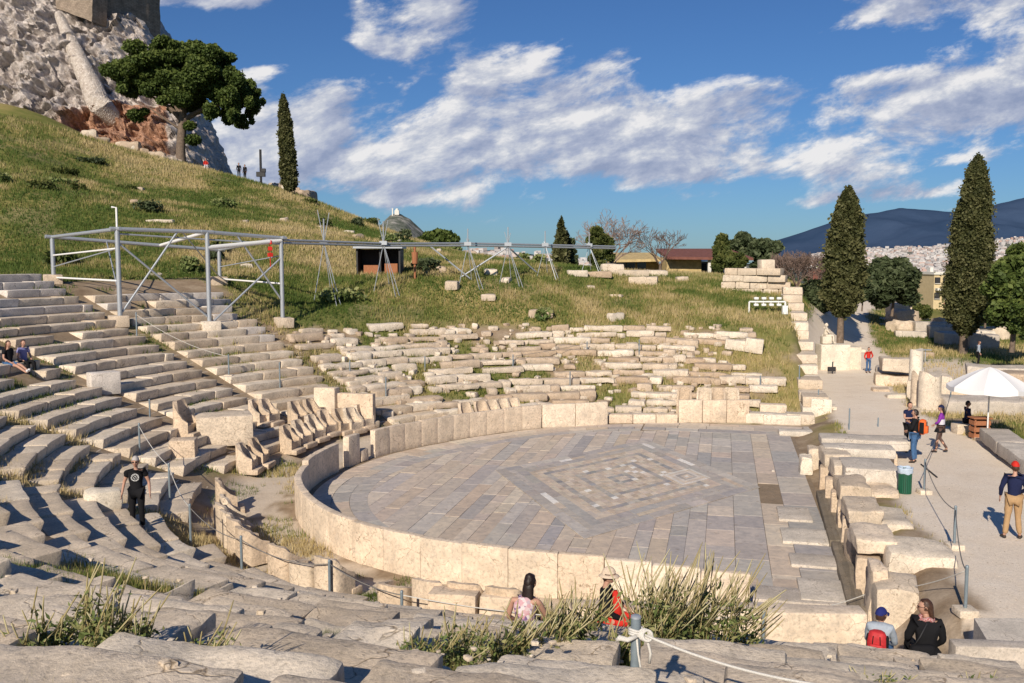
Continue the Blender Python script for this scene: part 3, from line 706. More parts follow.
# outer ring and the second ring
for (o0, o1, pal, dl) in ((-.95, -.3, TAN, 5.5), (-1.5, -.95, TAN+GREY, 6), (-2.05, -1.5, GREY[:4], 6.5)):
    a = 0
    while a < 180:
        a1 = min(180, a+random.uniform(.8, 1.3)*dl); q = arc_se(o0, a, a1, 4)+arc_se(o1, a1, a, 4); q = q[::-1]
        slab(q, 0.0 if o1 < -1 else -.004, jit(random.choice(pal))); a = a1
for (ea, eb, pal) in ((-11.05, -10.4, TAN+GREY[3:]), (-10.4, -9.75, GREY), (-9.75, -9.1, TAN)):
    s0 = 0.05
    while s0 < 6.4:
        L = random.uniform(.9, 1.7); slab([(s0, ea), (min(6.5, s0+L), ea), (min(6.5, s0+L), eb), (s0, eb)], .009, jit(random.choice(pal))); s0 += L
for (ea, eb, pal) in ((9.2, 9.9, GREY), (9.9, 10.7, TAN), (10.7, 11.3, TAN)):
    s0 = 0.05
    while s0 < 6:
        L = random.uniform(.9, 1.9); slab([(s0, ea), (s0+L, ea), (s0+L, eb), (s0, eb)], .009, jit(random.choice(pal))); s0 += L
# rhombus field: border strips and small lozenge work
RH = [(-4.2, .15), (-.05, -7.1), (4.75, -.55), (.45, 6.9)]; RHC = ccw(RH)
vu = Vector((RH[1][0]-RH[0][0], RH[1][1]-RH[0][1])); vw = Vector((RH[3][0]-RH[0][0], RH[3][1]-RH[0][1]))
def rh(u, v): p = Vector(RH[0])+vu*u+vw*v; return (p.x, p.y)
def rcell(u0, u1, v0, v1, c, z=.022): slab(clip_poly(ccw([rh(u0, v0), rh(u1, v0), rh(u1, v1), rh(u0, v1)]), RHC), z, c, .012)
WH = (.82,.79,.74)
rings = [(0, .055, GREY), (.055, .085, [WH, (.50,.46,.42), TAN[0]]), (.085, .135, GREY[:3]), (.135, .16, TAN)]
for (r0, r1, pal) in rings:
    for side in range(4):
        t = r0
        while t < 1-r0:
            L = random.uniform(.07, .16); t1 = min(1-r0, t+L); c = jit(random.choice(pal), .03)
            if side == 0: rcell(t, t1, r0, r1, c)
            elif side == 1: rcell(t, t1, 1-r1, 1-r0, c)
            elif side == 2: rcell(r0, r1, t, t1, c)
            else: rcell(1-r1, 1-r0, t, t1, c)
            t = t1
nn = 22
for i in range(nn):
    for j in range(nn):
        a0, a1 = .16+.68*i/nn, .16+.68*(i+1)/nn; b0, b1 = .16+.68*j/nn, .16+.68*(j+1)/nn
        k = ((i//2)+(j//2)) % 2; ring = max(abs(i-nn/2+.5), abs(j-nn/2+.5)); c = TAN[(i*3+j) % 5]
        if int(ring) % 4 == 1: c = random.choice([(.36,.35,.35), (.42,.39,.36), (.5,.46,.41)])
        if random.random() < .035: c = WH
        if math.hypot(i-12, j-13) < .9: c = (.40,.31,.23)
        rcell(a0, a1, b0, b1, jit(c, .045))
# concentric small lozenge of pale strips near the far corner
for q, c in ((0, (.70,.66,.60)), (1, TAN[3]), (2, (.66,.60,.54)), (3, GREY[0]), (4, TAN[1])):
    r0, r1 = q*.016, (q+1)*.016; u0, u1, v0, v1 = .58, .76, .70, .88
    rcell(u0+r0, u1-r0, v0+r0, v0+r1, jit(c), .034); rcell(u0+r0, u1-r0, v1-r1, v1-r0, jit(c), .034); rcell(u0+r0, u0+r1, v0+r1, v1-r1, jit(c), .034); rcell(u1-r1, u1-r0, v0+r1, v1-r1, jit(c), .034)
me = bpy.data.meshes.new('orchestra_floor'); me.from_pydata(FLV, [], FLF); me.materials.append(M['floor'])
ca = me.attributes.new('col', 'FLOAT_COLOR', 'POINT'); ca.data.foreach_set('color', np.array([(*c, 1) for c in FLC], dtype=np.float32).ravel())
fo = bpy.data.objects.new('orchestra_floor', me); COL.objects.link(fo); struct(fo); fo.location.z = .03
# bedding under the slabs
b_ = MB(); q = [xy(*p)+(.003,) for p in ccw([(6.3, -11.2), (6.3, 11.2)]+list(reversed(arc_se(-.1, 0, 180, 60))))]
b_.add(q, [tuple(range(len(q)))]); bed = b_.build('bedding', stone_mat('bedding_mortar', (.30,.23,.165), (.32,.25,.18), (.34,.27,.2)))
struct(bed); 

# ------------------------------------------------------------------ curved block helper
def arcblock(mb, phi0, phi1, d0, d1, z0, z1, n=(3, 2, 1), r=.05, amp=.03, fr=1.2, lip=0, tint=None, s_rng=None, far=False, ztilt=0, dj=0):
    """block swept along the curve between two angles (or along a straight arm when s_rng is given)"""
    if s_rng: L = abs(s_rng[1]-s_rng[0])
    else: L = R(phi1-phi0)*(float(rb((phi0+phi1)/2))+(d0+d1)/2)
    hx, hy, hz = L/2, (d1-d0)/2, (z1-z0)/2
    r = min(r, hx*.5, hy*.5, hz*.6); vs, fs = rbox(*n, hx, hy, hz, r); sd = random.uniform(0, 50); out = []
    if s_rng is None: rbm = float(rb((phi0+phi1)/2))
    for (x, y, z) in vs:
        d = (d0+d1)/2+y+dj*(x/hx); zz = (z0+z1)/2+z+ztilt*x
        if lip and y < -hy*.5 and z < hz*.25: d += lip
        if s_rng:
            s = (s_rng[0]+s_rng[1])/2+x
            X, Y = polar(180 if far else 0, d, max(s, 1e-4))
        else:
            ph = (phi0+phi1)/2+math.degrees(x/(rbm+(d0+d1)/2))
            rr2 = float(rb(ph))+d; a = R(ph); X, Y = xy(-math.sin(a)*rr2, -math.cos(a)*rr2)
        out.append(rough((X, Y, zz), amp, fr, sd))
    mb.add(out, fs, random.random() if tint is None else tint)
    c = Vector((sum(p[0] for p in out)/len(out), sum(p[1] for p in out)/len(out), min(p[2] for p in out)))
    return c
# ------------------------------------------------------------------ barrier of upright slabs
bl = []
segs = [(0, 83.5), (98.5, 154)]
ph = 0
def lblb(i, n, side): return 'upright cream marble slab in the orchestra barrier, %s from the %s' % (od(i+1), side)
k = 0
for (a, b_) in segs:
    nslab = max(1, round(R(b_-a)*10.3/1.0)); st = (b_-a)/nslab
    for i in range(nslab):
        hgt = 1.0+random.uniform(-.02, .02)+(-.1 if 9 < i < 12 and a == 0 else 0)
        mb = MB(); p0 = a+i*st; c = arcblock(mb, p0+.012, p0+st-.012, -.10, .10, 0, hgt, (4, 1, 4), .010, .010, 2.5, tint=random.uniform(.35, .65))
        o = mb.build('barrier_slab', M['cream'], origin=c, smooth=35)
        tag(o, ('upright cream barrier slab, %s along the near curve from behind the weeds leftwards' if a == 0 else 'upright cream barrier slab, %s along the far curve from the gap rightwards') % od(i+1), 'barrier slab', 'slabs of the orchestra barrier')
mb = MB(); c = arcblock(mb, 87.5, 92.2, -.12, .12, 0, 1.1, (3, 1, 3), .04, .012, 2.5); o = mb.build('barrier_slab', M['cream'], origin=c, smooth=35)
tag(o, 'lone upright barrier slab standing between the two gaps at the left of the orchestra', 'barrier slab', 'slabs of the orchestra barrier')
mb = MB(); c = arcblock(mb, 92.4, 95.5, -.16, .16, 0, .45, (3, 1, 2), .06, .05, 2.5); tag(mb.build('broken_slab', M['throne'], origin=c, smooth=35), 'low broken stub beside the lone upright barrier slab', 'broken slab')
for i in range(4):
    mb = MB(); c = arcblock(mb, 0, 0, -.10, .10, 0, 1.0-.05*i, (4, 1, 4), .035, .012, 2.5, s_rng=(.003+i*1.0, .997+i*1.0)); o = mb.build('barrier_slab', M['cream'], origin=c, smooth=35)
    tag(o, 'upright cream barrier slab on the straight near edge, %s counting right from its start' % od(i+1), 'barrier slab', 'slabs of the orchestra barrier')
def backproj_arm(name, px0, px1, py, z0, z1, th, label, n, m='cream', grp='slabs of the orchestra barrier'):
    A = atZ(px0, py, z0); B = atZ(px1, py, z0); B.y = A.y+(B.y-A.y); d = (B-A); L = d.length
    for i in range(n):
        p = A+d*((i+.5)/n)
        stone(name, label % od(i+1) if '%' in label else label, 'barrier slab', (p.x, p.y, z0), (L/n-.02, th, z1-z0), math.atan2(d.y, d.x), m, .035, .012, 2.5, group=grp)
# far: slabs to px 606, then a gap, then three more
def far_slabs(pxs, base, top, lab):
    for i in range(len(pxs)-1):
        A = atZ(pxs[i], base, 0); B = atZ(pxs[i+1], base, 0); d = B-A
        p = (A+B)/2
        stone('barrier_slab', lab % od(i+1), 'barrier slab', (p.x, p.y, 0), (d.length-.02, .2, 1.03), math.atan2(d.y, d.x), 'cream', .035, .012, 2.5, group='slabs of the orchestra barrier')
q0 = polar(154, 0); qpx = proj((q0[0], q0[1], 0))
FP = [(qpx[0]+1, qpx[1]), (575, 426.5), (607, 424.5)]
for i in range(len(FP)-1):
    A = atZ(*FP[i], 0); B = atZ(*FP[i+1], 0); d = B-A; n = max(1, round(d.length/1.05))
    for j in range(n):
        p = A+d*((j+.5)/n); stone('barrier_slab', 'upright cream barrier slab on the far edge left of the grassy gap, %s of its run' % (od(j+1) if i == 0 else 'closing'), 'barrier slab', (p.x, p.y, 0), (d.length/n-.02, .2, 1.03), math.atan2(d.y, d.x), 'cream', .035, .012, 2.5, group='slabs of the orchestra barrier')
far_slabs([678, 702, 726, 749], 422.5, 400, 'tall pale barrier slab right of the far grassy gap, %s from the left')
# low kerb in the far gap
for i, (a, b_) in enumerate(((609, 632), (633, 655), (656, 677))):
    A = atZ(a, 423.5, 0); B = atZ(b_, 423, 0); p = (A+B)/2; stone('kerb_block', 'low pinkish kerb block in the far barrier gap, %s from the left' % od(i+1), 'kerb block', (p.x, p.y+.1, 0), ((B-A).length, .5, .42), 0, 'cream', .05, .02)

# ------------------------------------------------------------------ rows of seats
STAIRS = [12+18*k for k in range(-1, 11)]   # radial stairways
WN = {0: 'bottom foreground wedge', 1: 'wedge left of weeds', 2: 'lower left wedge', 3: 'wedge left of standing man',
      4: 'wedge behind standing man', 5: 'wedge below steel frame', 6: 'wedge right of frame', 7: 'broken wedge left of centre',
      8: 'in the ruined wedge left of centre', 9: 'in the ruined far wedge', 10: 'in the last far wedge'}
seatcand = []   # (weight, MB, centre, row, wedge, index, mat)
def cavz(d, ph): return float(hcav(np.array(d), np.array(ph)))
def solid(phi, k):
    """chance that a seat block survives"""
    if phi < 12: return .88
    if phi < 48: return .87
    if phi < 118: return .97
    return .9 if k < max(0, 5-(phi-120)/7) else 0
for wdg in range(0, 8):
    if wdg == 0: lo, hi = -200, 12
    else: lo, hi = 12+18*(wdg-1), 12+18*wdg
    for k in range(0, 22):
        d0 = 2.95+.76*k; 
        if wdg == 0:
            # straight arm from s = 7 to s = 0, then the curve to phi 12
            cells = []; s = 6.6 if k > 2 else 6.2
            while s > .3: L = random.uniform(.75, 1.7); cells.append(('s', max(0.0, s-L), s)); s -= L
            p = 0.0; rad = RB0+d0
            while p < 11.2: L = math.degrees(random.uniform(.75, 1.6)/rad); cells.append(('p', p, min(11.3, p+L))); p += L
        else:
            rad = float(rb((lo+hi)/2))+d0; cells = []; p = lo+math.degrees(.38/rad); end = hi-math.degrees(.38/rad)
            if d0 > dmax((lo+hi)/2): continue
            while p < end-math.degrees(.4/rad): L = math.degrees(random.uniform(1.0, 2.3)/rad); cells.append(('p', p, min(end, p+L))); p += L
        if wdg == 0 and k > 17: continue
        for ci, c in enumerate(cells):
            ph = 0 if c[0] == 's' else (c[1]+c[2])/2
            if random.random() > solid(ph if wdg else 5, k): continue
            if wdg == 7 and (ph-120)/18*6 > 11-k*.7+random.uniform(-1.5, 1.5): continue
            z0 = cavz(d0+.38, ph)-.20; z1 = z0+.36+random.uniform(-.02, .03)
            if ph < 48 and k > 5: z0 -= .15; z1 += random.choice([0, 0, 0, 0, -.12, -.2, .03])+random.uniform(-.03, .02)
            px, py = proj((*(polar(0, d0, (c[1]+c[2])/2) if c[0] == 's' else polar(ph, d0)), z1))
            if px < -90 or px > 1120 or py > 780: continue
            P3 = polar(0, d0, (c[1]+c[2])/2) if c[0] == 's' else polar(ph, d0); Yd = P3[1]
            if Yd < 2.0: continue
            near = Yd < 24; vnear = Yd < 14
            n = (14, 9, 4) if vnear else ((7, 5, 2) if near else (4, 2, 1)); amp = .036 if vnear else (.024 if near else .022)
            mb = MB(); isnew = (wdg in (5, 6) and ((k > 14 and random.random() < .55) or (wdg == 6 and k > 9 and ci > len(cells)*.5 and random.random() < .6) or (wdg == 5 and k > 16)))
            dd = random.uniform(-.04, .04)
            kw = dict(n=n, r=.025 if isnew else .035, amp=.006 if isnew else amp, fr=1.6 if not vnear else 2.3, lip=.05 if not near else .07, dj=random.uniform(-.07, .07) if near and ph < 48 else 0, ztilt=random.uniform(-.03, .03) if near and ph < 48 else 0)
            gap = random.uniform(.02, .10) if near and ph < 48 else .012
            if c[0] == 's': cc = arcblock(mb, 0, 0, d0+dd, d0+.84+dd, z0, z1, s_rng=(c[1]+gap, c[2]-gap), **kw)
            else:
                g_ = math.degrees(gap/(rb(ph)+d0)); cc = arcblock(mb, c[1]+g_, c[2]-g_, d0+dd, d0+.84+dd, z0, z1, **kw)
            L = (c[2]-c[1]) if c[0] == 's' else R(c[2]-c[1])*(float(rb(ph))+d0)
            seatcand.append((L*1.1/max(Yd, 3)**2*(1 if 0 < px < 1024 and py < 690 else .05), mb, cc, k, wdg, ci, 'newseat' if isnew else 'seat', px))
seatcand.sort(key=lambda q: -q[0])
rest = MB(); restn = MB(); cnt = {}
top = seatcand[:300]; rank = {}
for q in sorted(top, key=lambda q: (q[4], q[3], q[7])): rank[id(q)] = cnt.get((q[4], q[3]), 0)+1; cnt[(q[4], q[3])] = rank[id(q)]
for q in top:
    o = q[1].build('seat_block', M[q[6]], origin=q[2], smooth=40)
    tag(o, '%s seat block, %s row up, %s from left, %s' % ('smooth restored' if q[6] == 'newseat' else 'worn', od(q[3]+1), od(rank[id(q)]), WN[q[4]]), 'stone seat', 'stone seats of the theatre rows')
for q in seatcand[300:]:
    t = restn if q[6] == 'newseat' else rest
    o0 = len(t.v); t.v += q[1].v; t.f += [tuple(i+o0 for i in f) for f in q[1].f]; t.t += q[1].t; t.mi += q[1].mi
tag(rest.build('seat_blocks', M['seat'], smooth=40), 'remaining worn seat blocks filling the curved rows on the left', 'stone seats', kind='stuff')
if restn.v: tag(restn.build('seat_blocks', M['newseat'], smooth=40), 'remaining smooth restored seat blocks under the steel frame', 'stone seats', kind='stuff')
# steps in the stairways
si = 0; stepmb = MB()
for st_ in STAIRS:
    if st_ < 0 or st_ > 130: continue
    for k in range(0, 20):
        d0 = 2.95+.76*k
        if d0 > dmax(st_)-1: continue
        rad = float(rb(st_))+d0; hw = math.degrees(.33/rad)
        for h_ in (0, 1):
            z1 = cavz(d0+.19+.38*h_, st_)-.06
            P3 = polar(st_, d0)
            if P3[1] < 2.5: continue
            arcblock(stepmb, st_-hw, st_+hw, d0+.38*h_, d0+.38*h_+.42, z1-.25, z1, n=(2, 2, 1), r=.04, amp=.025, tint=random.random()*.6)
tag(stepmb.build('stair_steps', M['seat'], smooth=40), 'small worn steps of the radial stairways between the seat wedges', 'steps', kind='stuff')

# ------------------------------------------------------------------ ruined far rows: separate rubble blocks
rub = []
for k in range(0, 16):
    d0 = 1.2+.66*k; ph = 121.0
    while ph < 199:
        arm = ph > 180
        rad = 10.5+d0; L = random.choice([random.uniform(.45, .9), random.uniform(.9, 2.3), random.uniform(1.1, 2.3)]) if k > 1 else random.uniform(.5, 1.2)
        dph = math.degrees(L/rad); pm = ph+dph/2
        if d0 > dmax(pm)+.4*random.random(): ph += dph; continue
        lim = 5-(pm-120)/7
        if pm < 146 and (d0-2.95)/.76 < lim-1.2 and pm < 136: ph += dph; continue
        dens = .96-.010*k if pm > 150 else .93-.012*k
        gapn = mn.noise(Vector((pm*.12, d0*.5, 1.5)))
        if random.random() < dens and gapn < .72-.016*k-(.06 if pm > 185 else 0):
            s = (pm-180)/57*10.5*1.35 if arm else None
            if arm and s > 7.2: ph += dph; continue
            P3 = polar(pm, d0) if not arm else polar(180, d0, s)
            z = cavz(d0+.2, pm)-.12; hgt = random.uniform(.26, .42)
            rub.append((L*hgt/P3[1]**2, P3, z+random.uniform(-.05, .03), L, hgt*.92, pm, k, arm))
        ph += dph+math.degrees((.02 if random.random() < .88 else random.uniform(.15, .8))/rad)
rub.sort(key=lambda q: -q[0]); restr = MB(); ctr = {}
reg = lambda pm, k: ('low' if k < 4 else 'middle' if k < 9 else 'upper')
for i, q in enumerate(rub):
    a_, P3, z, L, hgt, pm, k, arm = q
    rz = (AZ*-1 if arm else -R(pm-180)-AZ)+random.uniform(-.03, .03)
    if i < 300:
        big = L > 1.0
        px = proj((P3[0], P3[1], z))[0]
        side = 'behind the left of the far barrier' if px < 480 else 'behind the middle of the far barrier' if px < 600 else 'behind the grassy barrier gap' if px < 690 else 'behind the right end of the barrier'
        sh = 'long' if L > 1.1 else 'squarish' if L < .6 else 'oblong'
        lab = '%s pale ruined block in the %s rows %s' % (sh, reg(pm, k), side)
        stone('ruined_block', lab, 'stone block', (P3[0], P3[1], z), (L, random.uniform(.45, .66), hgt), rz, 'rubble', .07, .06, 2.2, (5, 3, 2), group='%s pale blocks in the %s ruined rows %s' % (sh, reg(pm, k), side), tilt=(random.uniform(-.05, .05), random.uniform(-.035, .035)))
    else:
        vs, fs = rbox(3, 2, 1, L/2, .25, hgt/2, .10); ca_, sa_ = math.cos(rz), math.sin(rz); sd = random.random()*50
        restr.add([rough((P3[0]+x*ca_-y*sa_, P3[1]+x*sa_+y*ca_, z+hgt/2+zz), .08, 1.9, sd) for x, y, zz in vs], fs, random.random())
for q in range(600):      # broken chips between the tiers
    pm = random.uniform(121, 196); arm = pm > 180; d0 = random.uniform(1.2, 11.2)
    if d0 > dmax(pm)+.8: continue
    s = (pm-180)/57*14 if arm else None
    P3 = polar(pm, d0) if not arm else polar(180, d0, s); z = cavz(d0, pm); r_ = random.uniform(.08, .24); rz = random.random()*3; ca_, sa_ = math.cos(rz), math.sin(rz)
    vs, fs = rbox(1, 1, 1, r_*1.2, r_*.8, r_*.6, r_*.3); restr.add([rough((P3[0]+x*ca_-y*sa_, P3[1]+x*sa_+y*ca_, z+zz+r_*.3), .05, 4, q) for x, y, zz in vs], fs, random.random())
if restr.v: tag(restr.build('ruined_blocks', M['rubble'], smooth=40), 'remaining small rubble blocks scattered over the ruined far rows', 'stone blocks', kind='stuff')
print('seats', len(seatcand), 'rubble', len(rub))
# ------------------------------------------------------------------ marble thrones and plinths
def throne(mb, w_=.66, dp=.6, hb=1.0, seat=.42, straight=False):
    """local: x across, y forward, z up; curved back wraps the seat"""
    n = 12; ro, ri = .5, .40; pts = []
    A = [PI+ (PI)*(i/(n)) for i in range(n+1)]   # back half circle, from left arm to right arm
    def outer(i):
        a = A[i]; q_ = lambda v: math.copysign(abs(v)**.55, v); return (q_(math.cos(a))*w_/2, q_(math.sin(a))*dp*.42-.02)
    def inner(i):
        a = A[i]; return (math.cos(a)*(w_/2-.085), math.sin(a)*(dp*.42-.085)-.02)
    O = [(-w_/2, dp*.5)]+[(-w_/2, dp*.2)]+[outer(i) for i in range(n+1)]+[(w_/2, dp*.2), (w_/2, dp*.5)]
    I = [(-w_/2+.085, dp*.46)]+[(-w_/2+.085, dp*.2)]+[inner(i) for i in range(n+1)]+[(w_/2-.085, dp*.2), (w_/2-.085, dp*.46)]
    K = len(O); hs_ = []
    for i in range(K):
        t = abs(i-(K-1)/2)/((K-1)/2); hs_.append(hb if t < .45 else hb-(hb-seat-.10)*min(1, ((t-.45)/.5))**1.3)
    vs = []
    for (x, y) in O: vs.append((x, y, 0))
    for i, (x, y) in enumerate(O): vs.append((x, y, hs_[i]))
    for i, (x, y) in enumerate(I): vs.append((x, y, hs_[i]+.0))
    for (x, y) in I: vs.append((x, y, seat))
    fs = []
    for i in range(K-1):
        for l in range(3): fs.append((l*K+i, l*K+i+1, (l+1)*K+i+1, (l+1)*K+i))
    fs.append(tuple(3*K+i for i in range(K)))                   # seat surface
    fs.append((0, K, 2*K, 3*K)); fs.append((K-1, 4*K-1, 3*K-1, 2*K-1)); fs.append((0, 3*K, 4*K-1, K-1))
    mb.add([rough(v, .014, 4, random.uniform(0, 40)) if False else v for v in vs], fs, random.random())
def place_throne(x, y, z, face, label, w_=.68, hb=1.0, group=None, base=True):
    o = empty('marble_throne', (x, y, z), label, 'throne', group)
    mb = MB(); throne(mb, w_, .62, hb); sd = random.uniform(0, 50)
    ca, sa = math.cos(face), math.sin(face)
    mb.v = [rough((vx*ca-vy*sa, vx*sa+vy*ca, vz), .014, 3.5, sd) for vx, vy, vz in mb.v]
    b_ = mb.build('chair_shell', M['throne'], None, None, smooth=40, local=True); b_.parent = o
    vs, fs = rbox(2, 2, 1, w_/2+.03, .16, .09, .03); m2 = MB(); m2.add([rough((vx*ca-(vy+.36)*sa, vx*sa+(vy+.36)*ca, vz+.08), .012, 3, sd) for vx, vy, vz in vs], fs, .4)
    f_ = m2.build('footrest', M['throne'], None, None, smooth=40, local=True); f_.parent = o
    return o
def face_centre(x, y):
    s, e = se(x, y); t = Vector((CX-x, CY-y)) if s < 0 else Vector((-EX, -EY))*(1 if e > 0 else -1)
    return math.atan2(-t.x, t.y)
def throne_px(px, py, label, turn=0, **k):
    """py = foot of the throne in the picture"""
    p = hit(px, py); return place_throne(p.x, p.y, p.z-.02, face_centre(p.x, p.y)+turn, label, **k)
TL = [(258,426,'curved marble throne of the pair just behind the big plinth, left one'), (268,425,'curved marble throne of the pair behind the big plinth, right one'),
      (289,453,'broad marble throne beside the walkway, leftmost of its trio'), (301,447,'marble throne beside the walkway, middle of its trio'),
      (314,441,'marble throne at the right end of the trio beside the walkway'), (326,435,'marble throne with high sides left of the lone barrier slab'),
      (341,434,'tall backed marble throne, left of the three behind the lone slab'), (352,432,'tall backed marble throne, middle of three behind the lone slab'), (363,429,'tall backed marble throne, right of three behind the lone slab'),
      (246,473,'worn low marble throne at the bend of the walkway'), (258,467,'rounded marble throne above the bend of the walkway'),
      (297,427,'small marble throne in the second row above the walkway, left'), (312,424,'small marble throne in the second row above the walkway, right'),
      (226,512,'large marble throne at the near end of the curved walkway'), (232,531,'broken marble throne lowest on the left walkway')]
for px, py, lb in TL: throne_px(px, py, lb)
for i, px in enumerate((452, 470, 482, 494, 505)):
    p = atZ(px, 424-(px-440)*.10, 0.15); q = polar(150+i*5, 1.15)
    s_, e_ = se(p.x, p.y)
    a = math.degrees(math.atan2(-s_, -e_)); X, Y = polar(a, 1.2); place_throne(X, Y, .1, face_centre(X, Y), 'pale throne peeping over the far barrier, %s from the left' % od(i+1), hb=1.1)
for i, px in enumerate((686, 706, 720, 734)):
    p = atZ(px, 417, .2); place_throne(p.x, p.y+.5, .15, face_centre(p.x, p.y+.5), 'throne with rounded back behind the tall right barrier slabs, %s from left' % od(i+1), hb=1.3)
# thrones of the near side, seen from behind
i = 0; a = 3.0
NB = []
while a < 52:
    NB.append(a); a += random.choice([3.4, 3.4, 3.5, 7.5])
for i, a in enumerate(NB):
    X, Y = polar(a, 2.05); place_throne(X, Y, .05, face_centre(X, Y), 'cream throne seen from behind below the near walkway, %s from the weeds' % od(i+1), w_=.74, hb=random.choice([.85, .9, .62]))
# long low cream blocks continuing the front row to the right
for (px0, px1, py0, py1, zt, lb) in [(430,478,593,596,.85,'smooth upright cream slab just left of the long haired woman'), (482,520,596,599,.8,'cream slab directly behind the long haired woman'),
        (566,640,607,609,.62,'long low cream block behind the weeds'), (642,762,609,611,.62,'long low cream block right of the weeds'), (767,868,612,614,.72,'big cream block behind the boy in the blue cap')]:
    A = atZ(px0, py0, zt); B = atZ(px1, py1, zt); d = B-A; p = (A+B)/2
    stone('front_row_block', lb, 'stone block', (p.x, p.y+.22, zt-.95), (d.length, .5, .95), math.atan2(d.y, d.x), 'cream', .03, .02, 1.5)
def block_px(px, py, zt, L, W, Hh, lb, rz=-AZ, m='block', name='marble_block', cat='stone block', **k):
    """px,py = centre of the top face at height zt"""
    p = atZ(px, py, zt); return stone(name, lb, cat, (p.x, p.y, zt-Hh), (L, W, Hh), rz, m, **k)
# left plinths
def plinth_px(px, py, L, W, Hh, lb, rz, m='throne'):
    p = hit(px, py); return stone('marble_plinth', lb, 'plinth', (p.x, p.y, p.z-.1), (L, W, Hh+.1), rz, m, r=.03, amp=.012)
plinth_px(224, 441, 1.9, 1.25, .95, 'large flat topped marble plinth among the left thrones', R(22))
plinth_px(184, 459, .8, .7, .65, 'small square marble plinth left of the big plinth', R(10))
throne_px(185, 436, 'marble throne with high curved back left of the big plinth', hb=1.25, w_=.9)
plinth_px(327, 412, .95, .5, 1.0, 'upright cream block left of the wide cream panel', R(-15), 'cream')
plinth_px(353, 421, 1.9, .35, 1.15, 'wide smooth cream panel standing behind the left thrones', R(-12), 'cream')
plinth_px(104, 392, 1.0, .6, .7, 'smooth block with a rounded end on the left seats', R(40), 'newseat')
p = hit(103, 512); stone('column_drum', 'short pale broken column drum left of the standing man', 'column drum', (p.x, p.y, p.z), (.85, .75, .6), R(30), 'whitemarble', r=.28, amp=.05, n=(4, 4, 3))

# ------------------------------------------------------------------ east retaining wall, stepped, and cross wall
rows = []
e = 13.6; wi = 0
def wtop(e): return float(np.interp(e, [13.5, 15, 18, 21.5, 24, 28, 31.5], [.55, 1.0, 1.7, 2.5, 3.3, 4.6, 5.5]))
wcount = 0
for c in range(12):
    z0 = .1+c*.46; e = 13.4+random.uniform(0, .5)+(0 if c == 0 else 0)
    while e < 31.5:
        L = random.uniform(.9, 1.7)
        if z0+.40 < wtop(e+L/2)+.1:
            wcount += 1; x, y = xy(7.55+random.uniform(-.05, .05), e+L/2)
            stone('ashlar_block', 'squared block, %s course of the stepped east wall, %s from its near end' % (od(c+1), od(int((e-13.4)/1.3)+1)), 'wall block', (x, y, z0), (1.15, L-.02, .455), -AZ, 'block', .03, .02, 1.5, (3, 3, 2), group='blocks of the stepped east retaining wall')
        e += L
for c in range(4):
    px = 722 if c < 3 else 726
    xs = 13.9; A = atY(720+c*2, 290, 62); B = atY(793-(c > 1)*14-(c > 2)*8, 290, 60.5); d = B-A; t = 0
    while t < d.length-.5:
        L = random.uniform(.8, 1.6); p = A+d.normalized()*(t+L/2)
        stone('ashlar_block', 'weathered block, %s course of the cross wall above the grass, %s from its left' % (od(c+1), od(int(t/1.2)+1)), 'wall block', (p.x, p.y, 5.0+c*.45), (L-.02, 1.0, .44), math.atan2(d.y, d.x), 'block', .05, .035, 1.5, (3, 2, 2), group='blocks of the cross wall above the grass', tint=random.random()*.5)
        t += L
p = atY(766, 268, 61); stone('ashlar_block', 'single loose squared block on top of the cross wall', 'wall block', (p.x, p.y, 6.75), (.9, .8, .6), .1, 'block', .05, .03)
# low blocks at the near end of the wall and the east passage
EB = [(727,405,.7,1.3,.5,.6,'newseat','small slab table beside the far barrier end'), (773,404,.62,1.2,.6,.5,'cream','yellowish block in the low wall right of the barrier'),(762,413,.42,1.4,.7,.45,'rubble','flat block left in the low front course right of the barrier'),
      (782,414,.42,1.6,.7,.45,'rubble','flat block right in the low front course beside the barrier'),(800,413,.45,1.2,.9,.45,'rubble','worn block at the corner of the passage'),
      (821,398,.95,.9,.9,.95,'whitemarble','white cubic block at the foot of the stepped wall'),(826,405,.5,.9,.9,.5,'block','pale block under the white cube by the path'),
      (779,372,1.5,1.5,.5,.9,'whitemarble','bright white block on the last far seats'),(790,388,.9,1.1,.8,.5,'rubble','broken block above the passage corner'),(797,430,.22,1.5,.8,.22,'slabgrey','grey slab lying at the far right edge of the floor'),
      (813,428,.2,.8,.8,.2,'slabgrey','small grey slab right of the floor edge'),]
for px, py, zt, L, W, Hh, m_, lb in EB: block_px(px, py, zt, L, W, Hh, lb, m=m_)
for px, py, L, W, Hh, lb in [(688,347,1.1,.6,.4,'oblong pale block at the right end of the grass line'),(753,352,.95,.7,.75,'leaning pale block near the end of the grass line'),(737,350,1.3,.6,.55,'flat pale block beside the leaning block')]:
    p = hit(px, py, y0=40); stone('marble_block', lb, 'stone block', (p.x, p.y, p.z-.05), (L, W, Hh), -AZ, 'rubble', tilt=(0, .12 if 'leaning' in lb else 0))
